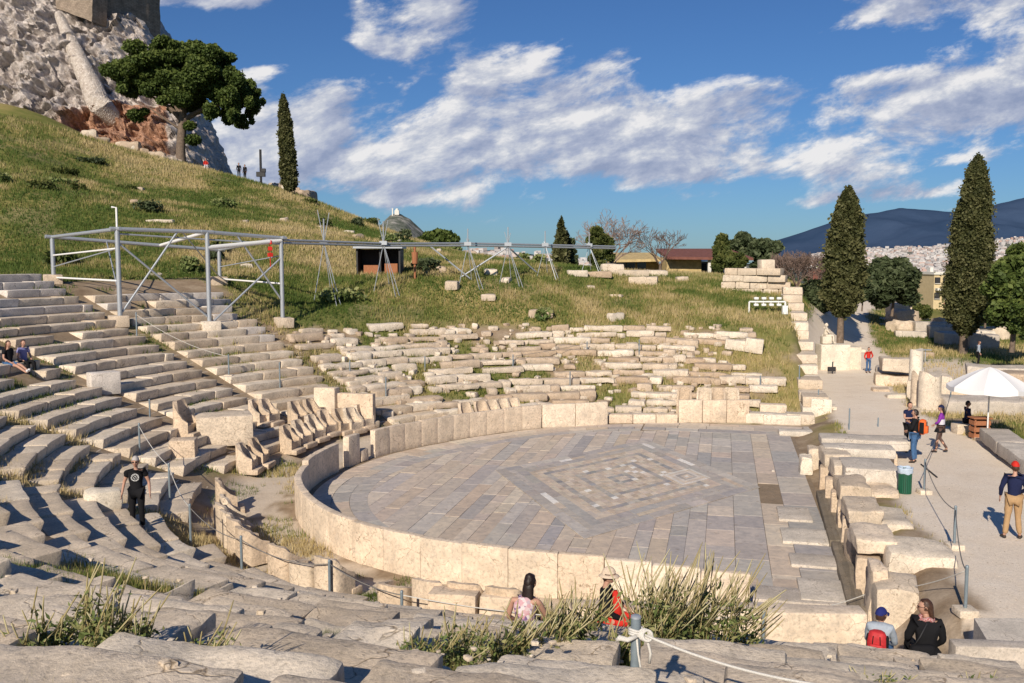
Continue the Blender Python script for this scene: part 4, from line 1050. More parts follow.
# ------------------------------------------------------------------ near wall of the stage front, right of the floor
BM = [(815,447,.75,.9,.55,.8,'block','small upright block at the far end of the stage wall'), (806,456,.6,.8,.5,.6,'block','pale block low at the far end of the stage wall'),
      (835,450,1.15,1.5,1.0,1.0,'block','square topped block, farthest of the stage wall line'), (845,461,1.2,1.25,.95,1.0,'block','second block from the far end of the stage wall line'),
      (852,480,1.2,1.5,.95,1.0,'block','flat pinkish block in the middle of the stage wall line'), (862,503,1.25,1.45,1.0,.85,'block','cream block fourth along the stage wall line'),
      (872,531,1.3,1.35,1.05,.75,'cream','big yellowish capping block at the near end of the stage wall')]
for px, py, zt, L, W, Hh, m_, lb in BM: block_px(px, py, zt, W*.82, L*.98, Hh*(.45 if zt > 1.1 else 1.0), lb, m=m_, r=.05, amp=.06, fr=2.0, n=(7, 7, 4))
GRS = [(864,437,1.2,2.9,1.1,.28,'broad grey paving slab bridging the stage wall and the path'), (858,446,1.18,2.2,1.0,.3,'grey slab in front of the broad one'), (868,463,1.25,1.5,1.7,.75,'thick blue grey slab above the green bin'),
       (884,440,1.1,1.4,1.5,.22,'grey slab overhanging the dark hollow')]
for px, py, zt, L, W, Hh, lb in GRS: block_px(px, py, zt, L, W, Hh, lb, m='slabgrey', r=.04, amp=.03)
# upright supports below the caps
for i, (px, py, zt) in enumerate([(826,470,.7),(832,482,.75),(838,494,.78),(845,507,.8),(851,520,.82),(857,536,.85),(866,560,.85)]):
    block_px(px+2, py-4, zt+.02, .5, .62, .95, 'rough upright support slab under the stage wall, %s from the far end' % od(i+1), m='throne', r=.05, amp=.06, rz=-AZ+random.uniform(-.15, .15))
for px, py, zt, L, W, Hh, lb, m_ in [(880,487,.85,.8,1.5,.8,'rough reddish block behind the middle of the stage wall','throne'), (889,514,.95,.9,1.8,.9,'long rough block beside the capping block','block'),
        (877,563,1.15,.34,.8,1.2,'tall yellowish block at the near end of the stage wall','cream'), (917,545,1.2,1.35,1.25,.55,'large flat boulder of worn marble beside the path','block'), (895,580,.95,.85,1.1,1.1,'rough boulder at the near end by the grass','block'),
        (886,452,.9,.7,.8,.8,'rough stones under the overhanging grey slab','throne'),(893,467,.85,.7,.8,.7,'rough stone next to the green bin','throne'), (872,478,.95,.6,.7,.9,'stacked stone under the blue grey slab','throne')]:
    block_px(px, py, zt, L, W, Hh, lb, m=m_, r=.12, amp=.1, fr=1.1)
# grooved gutter beams at the foot of the wall
for i, (pa, pb) in enumerate((((822,490),(838,540)), ((838,541),(859,612)))):
    for j in range(3):
        A = atZ(pa[0]+j*4-3, pa[1], .22); B = atZ(pb[0]+j*5-5, pb[1], .22); d = B-A; p = (A+B)/2
        stone('gutter_beam', 'narrow grooved stone beam beside the floor, %s of the %s bundle' % (od(j+1), 'far' if i == 0 else 'near'), 'stone beam', (p.x, p.y, .0), (d.length, .17, .22), math.atan2(d.y, d.x), 'oldbeam', .03, .015, 2)
# loose slabs and earth edge right of the floor
for px, py, zt, L, W, Hh, lb in [(805,535,.1,1.2,1.3,.14,'worn grey floor slab right of the big frame'),(818,560,.1,1.3,.9,.14,'worn grey floor slab near the gutter beams'),(803,595,.1,2.1,.9,.14,'broad grey slab in front of the earth strip'),(835,590,.12,1.5,1.4,.14,'pale slab at the near corner of the floor'),
        (794,513,.1,.9,1.4,.13,'grey slab beside the gutter at mid floor'), (773,470,.08,.1,.1,.1,'tiny pale stone at the right edge of the floor')]:
    block_px(px, py, zt, L, W, Hh, lb, m='slabgrey', r=.02, amp=.015)

# ------------------------------------------------------------------ ruins beyond the path
RU = [ # px, py top centre, top z, L, W, H, mat, label
 (899,358,1.75,2.0,1.6,.75,'block','upper cream block of the tallest stack right of the path'),(900,366,1.0,2.6,1.8,.45,'slabgrey','grey middle slab of the stack right of the path'),(903,375,.75,3.0,1.9,.75,'cream','lowest long block of the stack right of the path'),
 (936,374,1.6,1.3,1.2,1.5,'block','tall block with a dark side behind the column stump'),(922,381,1.2,1.5,.9,1.1,'block','low block behind the plain column'),
 (940,394,.75,1.2,1.0,.55,'block','flat block right of the column stump'),(943,402,.5,1.6,1.3,.5,'block','broken base block right of the column stump'),(899,394,.45,1.3,.8,.45,'rubble','rough boulder at the path edge left of the column'),
 (962,385,.95,3.4,1.0,.6,'cream','long pale block under the far edge of the umbrella'),(982,398,1.0,3.6,1.6,.75,'slabgrey','big grey block behind the umbrella pole'),(1003,404,.55,4.2,2.6,.45,'slabgrey','wide worn platform stone right of the umbrella pole'),
 (1001,366,1.3,3.6,1.8,.7,'slabgrey','broken slab at the right edge beyond the umbrella'),(1019,372,1.3,2.4,2.2,.9,'rubble','rough pale slab at the far right edge'),
 (857,349,.5,1.2,1.0,.5,'rubble','low stone right of the statue pedestal'),
 (876,311,1.3,4.5,2.6,1.2,'block','long pale sarcophagus like block left of the rubble heap'),(886,318,1.4,3.0,2.0,1.3,'whitemarble','white block with vertical ridges near the rubble heap'),(862,310,1.2,2.4,1.6,1.0,'block','small block under the olive tree'),
 (903,310,2.4,3.0,2.0,1.6,'throne','orange block on the rubble heap'),(899,303,3.0,2.2,1.8,1.2,'cream','topmost orange block of the rubble heap'),(893,325,1.0,3.2,2.2,1.1,'throne','brown boulder at the foot of the rubble heap'),
 (908,322,1.5,3.6,2.4,1.5,'throne','large tilted boulder of the rubble heap'),(915,312,1.8,2.6,2.0,1.4,'throne','right boulder of the rubble heap'),(911,331,1.0,2.6,1.4,.9,'slabgrey','grey block in front of the rubble heap'),
 (935,322,1.6,4.0,2.4,1.5,'slabgrey','first dark block of the shaded row right of the heap'),(950,326,1.5,3.6,2.4,1.4,'slabgrey','second dark block of the shaded row'),(957,332,1.4,3.0,2.2,1.3,'slabgrey','third block of the shaded row beside the tall cypress'),
 (975,330,1.6,2.6,1.8,1.4,'block','pale block right of the tall cypress trunk'),(983,334,1.5,2.2,1.6,1.4,'slabgrey','white grey block right of the tall cypress'),(990,327,1.5,3.0,1.6,1.1,'block','far pale block right of the tall cypress'),(946,318,1.8,2.4,1.6,1.2,'throne','brown block behind the shaded row'),
 (925,352,.6,1.1,.9,.4,'rubble','small flat stone on the bare rock'),(880,388,.4,.9,.7,.35,'rubble','small stone beside the path edge near the short post')]
for px, py, zt, L, W, Hh, m_, lb in RU: block_px(px, py, zt, L, W, Hh, lb, m=m_, rz=-AZ+random.uniform(-.15, .15)+(.6 if m_ == 'throne' else 0), r=.4 if m_ == 'throne' else .09, amp=.26 if m_ == 'throne' else .09, fr=.9, n=(6, 6, 5), tilt=(random.uniform(-.25, .25), random.uniform(-.2, .2)) if m_ == 'throne' else (random.uniform(-.03, .03), random.uniform(-.03, .03)))
# stone bench slabs along the fence to the right
for i, (pa, pb) in enumerate((((990,427),(1009,441)), ((1009,441),(1040,462)))):
    A = atZ(pa[0]+4, pa[1]+1, 1.1); B = atZ(pb[0]+4, pb[1]+1, 1.1); d = B-A; p = (A+B)/2
    stone('bench_slab', 'long grey edge slab right of the umbrella, %s piece' % ('far' if i == 0 else 'near'), 'slab', (p.x, p.y, .65), (d.length, 1.0, .45), math.atan2(d.y, d.x), 'slabgrey', .04, .03)
def column(name, px, pyb, hgt, rad, lb, top_r=None, cut=.12, m='block', capn=None):
    p = hit(px, pyb); o = empty(name, p, lb, 'column'); n = 20; vs = []; top_r = top_r or rad*.9
    K = 7; 
    for k in range(K):
        t = k/(K-1)
        for i in range(n):
            a = 2*PI*i/n; r_ = (rad+(top_r-rad)*t)*(1-(.05 if i % 2 else 0)); z = hgt*t+(cut*math.sin(a*2+1) if k == K-1 else 0)
            vs.append(rough((math.cos(a)*r_, math.sin(a)*r_, z), .03, 1.7, px))
    fs = [(k*n+i, k*n+(i+1) % n, (k+1)*n+(i+1) % n, (k+1)*n+i) for k in range(K-1) for i in range(n)]+[tuple((K-1)*n+i for i in range(n))]
    mb = MB(); mb.add(vs, fs, .7); q = mb.build('shaft', M[m], None, None, smooth=50, local=True); q.parent = o
    vs, fs = rbox(2, 2, 1, rad*1.25, rad*1.25, .1, .03); mb = MB(); mb.add([(x, y, z+.02) for x, y, z in vs], fs, .4); q = mb.build('base', M['block'], None, None, smooth=40, local=True); q.parent = o
    return o
column('column_shaft', 915, 397, 2.45, .36, 'slim pale column standing right of the path, taller than its neighbour', .33, .05, 'whitemarble')
column('column_stump', 929, 411, 1.75, .52, 'short thick fluted column stump beside the slim column', .50, .12, 'block')
column('column_stump', 919, 407, 1.45, .42, 'dark split column stump between the slim column and the thick stump', .40, .3, 'throne')
# ------------------------------------------------------------------ rope posts and ropes
POSTS = {}
def post(key, px, pyb, pyt, lb, rad=.03, foot=True):
    p = hit(px, pyb); g0 = p.copy()
    Y = p.y; top = atY(px, pyt, Y).z; h_ = max(.35, top-p.z)
    o = empty('rope_post', p, lb, 'post', 'posts of the rope barrier')
    mb = MB(); mb.tube([(0, 0, -.02), (0, 0, h_)], rad, 10); q = mb.build('pole', M['steelblue'], None, None, smooth=40, local=True); q.parent = o
    mb = MB(); mb.tube([(0, 0, h_), (0, 0, h_+.03)], [rad*1.15, rad*.8], 10); q = mb.build('cap', M['steelblue'], None, None, smooth=40, local=True); q.parent = o
    if foot:
        vs, fs = rbox(1, 1, 1, .17, .17, .07, .02); mb = MB(); mb.add([(x, y, z+.05) for x, y, z in vs], fs, .6); q = mb.build('foot', M['block'], None, None, smooth=40, local=True); q.parent = o
    POSTS[key] = Vector((p.x, p.y, p.z+h_-.06))
PL = [('a',191,548,505,'rope post below the big left thrones',0),('b',242,577,537,'rope post left of the near walkway, second nearest',0),('c',330,604,561,'nearest rope post standing on the left front rows',0),
      ('d',170,503,464,'rope post right behind the standing man',0),('e',140,456,424,'rope post up the slope behind the head of the standing man',0),('f',150,418,400,'rope post in the stairway above the standing man',0),
      ('g',137,340,313,'rope post near the foot of the left scaffold leg',1),('h',229,378,355,'rope post in the stairway below the middle scaffold leg',1),('i',280,388,363,'rope post in the stairway below the right scaffold leg',0),
      ('j',350,378,361,'rope post among the broken seats left of centre, lower',1),('k',386,401,378,'rope post just above the left end of the far barrier',1),('l',425,371,357,'rope post in the ruined rows above the far barrier',0),
      ('m',513,369,355,'rope post in the ruined rows left of the middle stairway',0),('n',570,391,372,'rope post above the middle of the far barrier',1),('o',587,356,342,'rope post high in the ruined rows near the middle',0),
      ('p',639,358,340,'rope post at the grass edge right of the middle',1),('q',760,392,376,'rope post above the right end of the barrier',0),('r',799,388,366,'leaning rope post near the stepped wall',0),
      ('s',818,411,390,'rope post at the corner of the passage and the path',1),('t',849,430,409,'rope post standing alone on the gravel path',0),('u',878,427,420,'short dark post stub on the path behind the grey slab',0),
      ('v',924,494,460,'rope post beside the green bin',1),('w',954,549,507,'rope post at the path edge near the boulder',1),('x',965,616,567,'rope post by the path behind the dark haired woman',1),
      ('y',878,604,590,'short dark post behind the boy in the blue cap',0),('z',882,376,360,'rope post left of the stacked blocks beyond the path',0),('aa',763,649,612,'thin dark post in front of the long low cream block',0),
      ('bb',950,412,392,'dark post at the foot of the stone ruins near the woman in purple',0),('cc',402,622,592,'thin rope post between the front row slabs',0)]
for k, px, pb, pt, lb, ft in PL: post(k, px, pb, pt, lb, foot=bool(ft))
# the big nearest post with the knot
pb_ = atY(636, 617, 4.9); gzb = g1(pb_.x, pb_.y)
o = empty('rope_post', (pb_.x, pb_.y, gzb-.1), 'largest grey tube post in the foreground with a knotted white rope', 'post', 'posts of the rope barrier')
hgt = pb_.z-gzb+.1
mb = MB(); mb.tube([(0, 0, 0), (.0, 0, hgt)], .027, 20); q = mb.build('pole', M['steelblue'], None, None, smooth=40, local=True); q.parent = o
mb = MB(); mb.tube([(0, 0, hgt-.004), (0, 0, hgt+.006), (0, 0, hgt+.012)], [.029, .028, .018], 20); q = mb.build('cap', M['steel'], None, None, smooth=40, local=True); q.parent = o
big = Vector((pb_.x, pb_.y, pb_.z))
rp = MB()
kz = big.z-.092
for t in range(3):
    ring = [(big.x+math.cos(a)*.035, big.y+math.sin(a)*.035, kz+t*.013+.004*math.sin(a*2)) for a in np.linspace(0, 2*PI, 18)]; rp.tube(ring, .007, 7)
k0 = Vector((big.x+.04, big.y-.035, kz+.008))
for q in range(3):
    ring = [tuple(k0+Vector((math.cos(a)*.026+.008*q, -.008*q+.01*math.sin(a), math.sin(a)*.026))) for a in np.linspace(0, 2*PI, 14)]; rp.tube(ring, .008, 7)
rp.tube([tuple(k0), tuple(k0+Vector((.02, -.01, -.04))), tuple(k0+Vector((.035, -.01, -.10))), tuple(k0+Vector((.03, 0, -.16)))], .008, 7)
rp.tube([(big.x, big.y-.03, kz), (big.x+.01, big.y-.034, kz-.1), (big.x+.03, big.y-.03, kz-.22), (big.x+.05, big.y-.02, kz-.36)], .006, 7)
rp.tube([(big.x, big.y-.04, kz), (big.x-.05, big.y-.05, kz-.015), (big.x-.09, big.y-.03, kz-.012), (big.x-.105, big.y-.02, kz-.03)], [.011, .014, .016, .012], 8)
def sag(A, B, s_, n=16): return [tuple(A.lerp(B, i/n)-Vector((0, 0, s_*4*(i/n)*(1-i/n)))) for i in range(n+1)]
endR = atY(860, 690, 4.2)
rp.tube(sag(k0, endR, .05), .0075, 7)
tag(rp.build('knotted_rope', M['rope'], smooth=0), 'thick white rope knotted on the foreground post and running right', 'rope')
for a, b_, s_, m_, lb in [('e','d',.12,'rope','pale rope sagging between the two posts behind the standing man'),('d','a',.15,'rope','pale rope from the post behind the man down to the thrones'),
      ('a','b',.15,'darkrope','dark rope between the two posts at the left walkway'),('b','c',.18,'darkrope','dark rope between the two nearest left posts'),('c','cc',.1,'darkrope','dark rope from the nearest left post to the broken slabs'),
      ('g','h',.25,'rope','thin rope running down the stairway under the steel frame'),('v','w',.25,'darkrope','dark rope sagging between the bin post and the boulder post'),
      ('w','x',.3,'darkrope','dark rope between the boulder post and the post near the seated woman'),('x','y',.1,'rope','white rope above the heads of the seated boy and woman'),('y','aa',.12,'rope','white rope crossing low over the cream block'),
      ('aa','cc',.25,'rope','white rope passing behind the weeds and the seated women'),('m','o',.05,'darkrope','thin rope between the two high posts in the ruined rows'),('v','bb',.3,'darkrope','thin dark rope crossing the gravel path')]:
    mb = MB(); mb.tube(sag(POSTS[a], POSTS[b_], s_), .011, 5); tag(mb.build('rope', M[m_], smooth=0), lb, 'rope')

# ------------------------------------------------------------------ scaffold frame
P1 = hit(119, 325, y0=20); P3 = hit(284, 326, y0=20); P2 = hit(211, 330, y0=20); R1 = hit(53, 283, y0=20); R2 = hit(219, 284, y0=20)
TT = {}
for nm_, p, px, py in (('P1', P1, 117, 229), ('P2', P2, 207, 232), ('P3', P3, 281, 238), ('R1', R1, 52, 237), ('R2', R2, 219, 250)): TT[nm_] = atY(px, py, p.y)
print('scaf', P1, P2, P3, R1, R2, TT)
fr_ = empty('steel_frame', P1, 'grey galvanised pipe frame standing over the upper left seats', 'steel frame')
def bar(name, pts, rad, m='steel', n=10, parent=None):
    mb = MB(); mb.tube(pts, rad, n); return mb.build(name, M[m], parent or fr_, tuple(pts[0]), smooth=40)
for k, p in (('P1', P1), ('P2', P2), ('P3', P3), ('R1', R1), ('R2', R2)):
    q = bar('post', [(TT[k].x, TT[k].y, p.z-.1), TT[k]], .10)
    stone('footing', None, None, (p.x, p.y, p.z-.1), (.8, .8, .5), .5, 'block', parent=q)
def ext(a, b_, k=.3): d = (b_-a).normalized()*k; return a-d, b_+d
def at_(k, t): p = {'P1': P1, 'P2': P2, 'P3': P3, 'R1': R1, 'R2': R2}[k]; b0 = Vector((TT[k].x, TT[k].y, p.z)); return b0.lerp(TT[k], t)
bar('beam', list(ext(TT['P1'], TT['P2'])), .09); bar('beam', list(ext(TT['P2'], TT['P3'])), .09); bar('beam', list(ext(at_('P1', .95), at_('P3', .93), .1)), .04)
bar('beam', list(ext(TT['R1'], TT['R2'])), .09); bar('beam', list(ext(TT['R1'], TT['P1'])), .08); bar('beam', list(ext(TT['P3'], TT['R2'])), .08)
bar('beam', [TT['P2'], TT['R1'].lerp(TT['R2'], .62)], .08, 'white'); bar('beam', [at_('P2', .84), at_('P3', .97)], .11, 'white')
bar('brace', [at_('P1', .1), TT['P1'].lerp(TT['P2'], .66)], .045); bar('brace', [at_('P1', .86), at_('P2', .12)], .045)
bar('brace', [at_('P2', .05), at_('P3', .78)], .045); bar('brace', [TT['P2'].lerp(TT['P3'], .38), at_('P3', .28)], .045)
bar('brace', [at_('P1', .80), at_('R1', .60)], .04, 'white'); bar('brace', [at_('P1', .46), at_('R1', .12)], .045, 'white'); bar('brace', [at_('R1', .35), at_('P1', .8)], .03)
bar('brace', [at_('P3', .48), at_('R2', .15)], .045, 'white'); bar('brace', [at_('R2', .5), at_('P3', .8)], .03); bar('brace', [TT['P1'].lerp(TT['P2'], .7), at_('R2', .2)], .03)
bar('brace', [TT['R1'].lerp(TT['R2'], .3), at_('P1', .3)], .03)
mb = MB(); x, y, z = TT['P1']; mb.tube([(x, y, z), (x, y, z+.9), (x-.2, y, z+.92)], .045, 8); mb.build('vent_pipe', M['white'], fr_, (x, y, z), smooth=40)
mb = MB(); hp = TT['P2'].lerp(TT['P3'], .84)-Vector((0, 0, .25))
for k in range(3): mb.box((hp.x, hp.y, hp.z-k*.3), (.2, .2, .18), .3*k)
mb.tube([hp+Vector((0, 0, .3)), hp-Vector((0, 0, 1.2))], .02, 6); mb.build('chain_hoist', M['red'], fr_, tuple(hp))
# ------------------------------------------------------------------ raised pipe line on tripods
A = TT['P3']+Vector((.1, .1, -.1)); B = atY(616, 246.5, 66)
pl = empty('pipe_line', A, 'long grey twin pipe carried along the grassy ridge on tripods', 'pipe line')
K1, K2 = atY(384, 243.5, 53.3), atY(470, 243.3, 57)
for q in (0, 1): bar('pipe', [A+Vector((0, 0, -.14*q)), K1+Vector((0, 0, -.14*q)), K2+Vector((0, 0, -.14*q)), B+Vector((0, 0, -.14*q))], .06, 'steel', 8, pl)
rope_top = []
for px, pyb, Y0, lb, tall in [(325,302,50,'leftmost tripod under the pipe, beside the broken seats',1.6),(384,291,53.5,'tripod in front of the dark shed',1.5),(468,285,56.5,'tripod of crossed tubes right of the shed',.4),(508,284,58,'middle tripod of the pipe line',.9),(545,277,60.5,'tripod of the pipe line left of the cypress group',.3),(589,272,64,'last tripod at the right end of the pipe',.3)]:
    p = hit(px, pyb, y0=44); 
    t = (px-282)/(616-282); top = atY(px, 243.5+.01*(px-400), p.y)
    o = empty('pipe_tripod', (p.x, p.y, p.z), lb, 'tripod', 'tripods under the pipe line')
    c = Vector((0, 0, top.z-p.z))
    for k, (dx, dy) in enumerate(((-.55, -.3), (.75, -.5), (.2, .9), (.95, -.3))):
        gx, gy = p.x+dx*1.0, p.y+dy; gz0 = g1(gx, gy)-p.z-.1
        mb = MB(); f = Vector((dx, dy, gz0)); tp = c+(c-f)*(tall/3.2 if k in (0, 1) else .05); mb.tube([f, tp], .021, 6); q = mb.build('leg', M['steel'], None, None, smooth=40, local=True); q.parent = o
    mb = MB(); mb.box((0, 0, c.z+.02), (.42, .3, .22)); mb.tube([(0, 0, c.z), (0, 0, c.z+.8+tall*.3)], .04, 6); q = mb.build('clamp', M['steel'], None, None, local=True); q.parent = o
bar('brace', [atY(508, 247, 58), atY(455, 281, 57)], .05, 'steel', 6, pl); bar('brace', [atY(430, 246, 57), atY(478, 285, 57)], .05, 'steel', 6, pl)
bar('brace', [atY(508, 247, 58.3), atY(536, 272, 60)], .05, 'steel', 6, pl)
for px, pb, pt in ((284, 262, 222), (268, 245, 210), (326, 245, 212)):
    pass
# red hanging lamp / hoist
p = hit(415, 279, y0=50); o = empty('hose_reel_post', p, 'rusty orange post with hoist left of the crossed tubes', 'post')
top = atY(416, 247, p.y).z-p.z
mb = MB(); mb.tube([(0, 0, 0), (0, 0, top)], .07, 8); q = mb.build('pole', M['wood'], None, None, local=True); q.parent = o
mb = MB(); mb.tube([(0, 0, top-1.0), (0, 0, top-.3)], [.16, .2], 10); q = mb.build('hoist', M['wood'], None, None, local=True); q.parent = o
# dark shed
p = hit(377, 277, y0=50); o = empty('equipment_shed', p+Vector((0, 1.5, 0)), 'small dark open shed with metal roof on the grass slope', 'shed')
mb = MB(); mb.box((0, .9, .75), (2.6, .1, 1.9)); mb.box((-1.3, 0, .75), (.1, 1.8, 1.9)); mb.box((1.3, 0, .75), (.1, 1.8, 1.9)); mb.box((.1, -.1, .75), (.1, 1.4, 1.8)); q = mb.build('wall', M['dark'], None, None, local=True); q.parent = o
mb = MB(); mb.box((0, 0, 1.78), (3.0, 2.3, .12)); mb.box((0, -.1, 1.87), (2.6, 1.6, .08)); q = mb.build('roof', M['steel'], None, None, local=True); q.parent = o
mb = MB(); mb.box((-.5, -.1, .35), (.9, .9, .7)); mb.box((.7, 0, .4), (.8, .7, .8)); q = mb.build('stored_crate', M['wood'], None, None, local=True); q.parent = o

# ------------------------------------------------------------------ floodlight rack
p = hit(767, 314, y0=45); o = empty('floodlight_rack', p, 'white floodlight rack with four pairs of lamps on the grass', 'floodlights')
sc = p.y/F
mb = MB()
for x in (-18, 18): mb.tube([(x*sc, 0, -.1), (x*sc, 0, 12*sc)], .05, 8)
mb.tube([(-18*sc, 0, 12*sc), (18*sc, 0, 12*sc)], .05, 8); q = mb.build('frame', M['white'], None, None, smooth=40, local=True); q.parent = o
for i in range(4):
    for j, dz in enumerate((15.5, 9)):
        x = (-11.5+7.6*i)*sc; q = MB(); rz = -.5
        vs, fs = rbox(1, 1, 1, 2.3*sc, .11, 1.25*sc, .04); q.add([(x+a, b_-.08, dz*sc+c) for a, b_, c in vs], fs); q.tube([(x, 0, 12*sc), (x, 0, dz*sc)], .025, 6)
        l = q.build('lamp', M['white'], None, None, smooth=40, local=True); l.parent = o
mb = MB(); mb.box((17*sc, -.15, 4*sc), (.3, .2, .5)); q = mb.build('junction_box', M['white'], None, None, local=True); q.parent = o

# ------------------------------------------------------------------ green bin
p = hit(904.5, 494); sc = p.y/F; o = empty('litter_bin', p, 'green slatted litter bin with pale blue liner beside the path', 'bin')
hb = 26*sc; rbn = 6.5*sc
mb = MB(); mb.tube([(0, 0, .02), (0, 0, hb*.96)], rbn*.86, 20); q = mb.build('inner_drum', M['dark'], None, None, smooth=40, local=True); q.parent = o
mb = MB()
for k in range(22):
    a = 2*PI*k/22; mb.box((math.cos(a)*rbn*.95, math.sin(a)*rbn*.95, hb*.5), (.018, rbn*.21, hb*.96), a)
q = mb.build('slats', M['binsl'], None, None, local=True); q.parent = o
mb = MB(); n = 28; vs = []
for k, (rr2, z) in enumerate(((1.03, .80), (1.16, .86), (1.13, .99), (1.2, 1.03), (.98, 1.05), (.9, .96), (.6, .86), (.02, .82))):
    for i in range(n): a = 2*PI*i/n; w_ = 1+.05*math.sin(a*7+k)+.04*math.sin(a*3+k*2); vs.append((math.cos(a)*rbn*rr2*w_, math.sin(a)*rbn*rr2*w_, hb*z+.012*math.sin(a*5+k)))
mb.add(vs, [(k*n+i, k*n+(i+1) % n, (k+1)*n+(i+1) % n, (k+1)*n+i) for k in range(7) for i in range(n)]); q = mb.build('bin_liner', M['plasticbag'], None, None, smooth=0, local=True); q.parent = o

# ------------------------------------------------------------------ umbrella, crate
p = hit(987, 441); sc = p.y/F; o = empty('parasol', p, 'square white canvas parasol beside the gravel path', 'parasol')
pole_h = atY(987, 367, p.y).z-p.z; rim = atY(987, 386, p.y).z-p.z; hw = 39*sc
mb = MB(); mb.tube([(0, 0, 0), (0, 0, pole_h-.05)], .03, 10); q = mb.build('pole', M['white'], None, None, smooth=40, local=True); q.parent = o
mb = MB(); n = 8; K = 7; vs = []
ra = [0.0+2*PI*i/(n*4) for i in range(n*4)]
for k in range(K):
    t = k/(K-1)
    for a in ra:
        seg = (a % (2*PI/n))/(2*PI/n); rr2 = hw*1.02*t*(math.cos(PI/n)/math.cos((seg-.5)*2*PI/n)); dro = .05*math.sin(PI*seg)*t
        z = pole_h+(rim-pole_h)*(t**1.3)-dro*1.3; vs.append((math.cos(a+.2)*rr2, math.sin(a+.2)*rr2, z))
for a in ra:
    seg = (a % (2*PI/n))/(2*PI/n); rr2 = hw*1.03*(math.cos(PI/n)/math.cos((seg-.5)*2*PI/n)); vs.append((math.cos(a+.2)*rr2, math.sin(a+.2)*rr2, rim-.17-.05*math.sin(PI*seg)))
m_ = len(ra); mb.add(vs, [(k*m_+i, k*m_+(i+1) % m_, (k+1)*m_+(i+1) % m_, (k+1)*m_+i) for k in range(K) for i in range(m_)])
q = mb.build('canopy', M['canvas'], None, None, smooth=25, local=True); q.parent = o
mb = MB()
for i in range(n): a = .2+2*PI*i/n; mb.tube([(0, 0, pole_h-.08), (math.cos(a)*hw*.98, math.sin(a)*hw*.98, rim+.0)], .012, 5)
q = mb.build('ribs', M['steel'], None, None, local=True); q.parent = o
mb = MB(); vs, fs = rbox(1, 1, 1, .42, .36, .07, .02); mb.add([(x, y, z+.04) for x, y, z in vs], fs); q = mb.build('base_slab', M['cream'], None, None, smooth=30, local=True); q.parent = o
pc = Vector((p.x-.12, p.y+.35, p.z+.03)); c = empty('wooden_crate', pc, 'reddish brown stacked wooden crate beside the parasol pole', 'crate')
for k in range(3):
    mb = MB(); z = .12+k*.25
    for sx_ in (-1, 1): mb.box((sx_*.3, 0, z), (.03, .42, .17)); mb.box((0, sx_*.21, z), (.57, .03, .17)); 
    for sx_ in (-1, 1):
        for sy_ in (-1, 1): mb.box((sx_*.26, sy_*.17, z+.01), (.05, .05, .24))
    q = mb.build('tray', M['wood'], None, None, local=True); q.parent = c
mb = MB(); mb.box((0, 0, .8), (.72, .52, .035)); q = mb.build('lid', M['wood'], None, None, local=True); q.parent = c

# ------------------------------------------------------------------ ramp walls at the lower right corner
A = atZ(952, 642, 1.9); 
o = empty('low_parapet', (A.x, A.y, 0), 'dark stone parapet wall at the lower right corner', 'wall')
B1 = atZ(1080, 646, 1.9); d = (B1-A); mb = MB(); vs, fs = rbox(8, 2, 4, d.length/2, .14, .7, .02); rz = math.atan2(d.y, d.x)
mb.add([rough((x*math.cos(rz)-y*math.sin(rz)+d.x/2, x*math.sin(rz)+y*math.cos(rz)+d.y/2, z+1.2), .01, 3, 2) for x, y, z in vs], fs, .1); q = mb.build('wall_body', M['slabgrey'], None, None, smooth=30, local=True); q.parent = o
S1, S2, S3, S4 = atZ(974, 618, 1.5), atZ(1040, 618, 1.5), atZ(1065, 646, 1.5), atZ(990, 645, 1.5)
mb = MB(); top_ = [tuple(v) for v in (S1, S4, S3, S2)]; bot = [(x, y, .7) for x, y, z in top_]; mb.add(top_+bot, [(0,1,2,3), (0,4,5,1), (1,5,6,2), (2,6,7,3), (3,7,4,0)], .9)
tag(mb.build('marble_slab', M['slabgrey']), 'smooth sloping blue grey marble slab at the right edge behind the parapet', 'slab')
# cable on the path
pa = hit(921, 465); pc2 = hit(937, 478)
mb = MB(); mb.tube([pa+Vector((0, 0, .02)), pc2+Vector((0, 0, .02))], .025, 6); tag(mb.build('iron_bar', M['dark']), 'short dark iron bar lying on the gravel left of the man in red cap', 'bar')
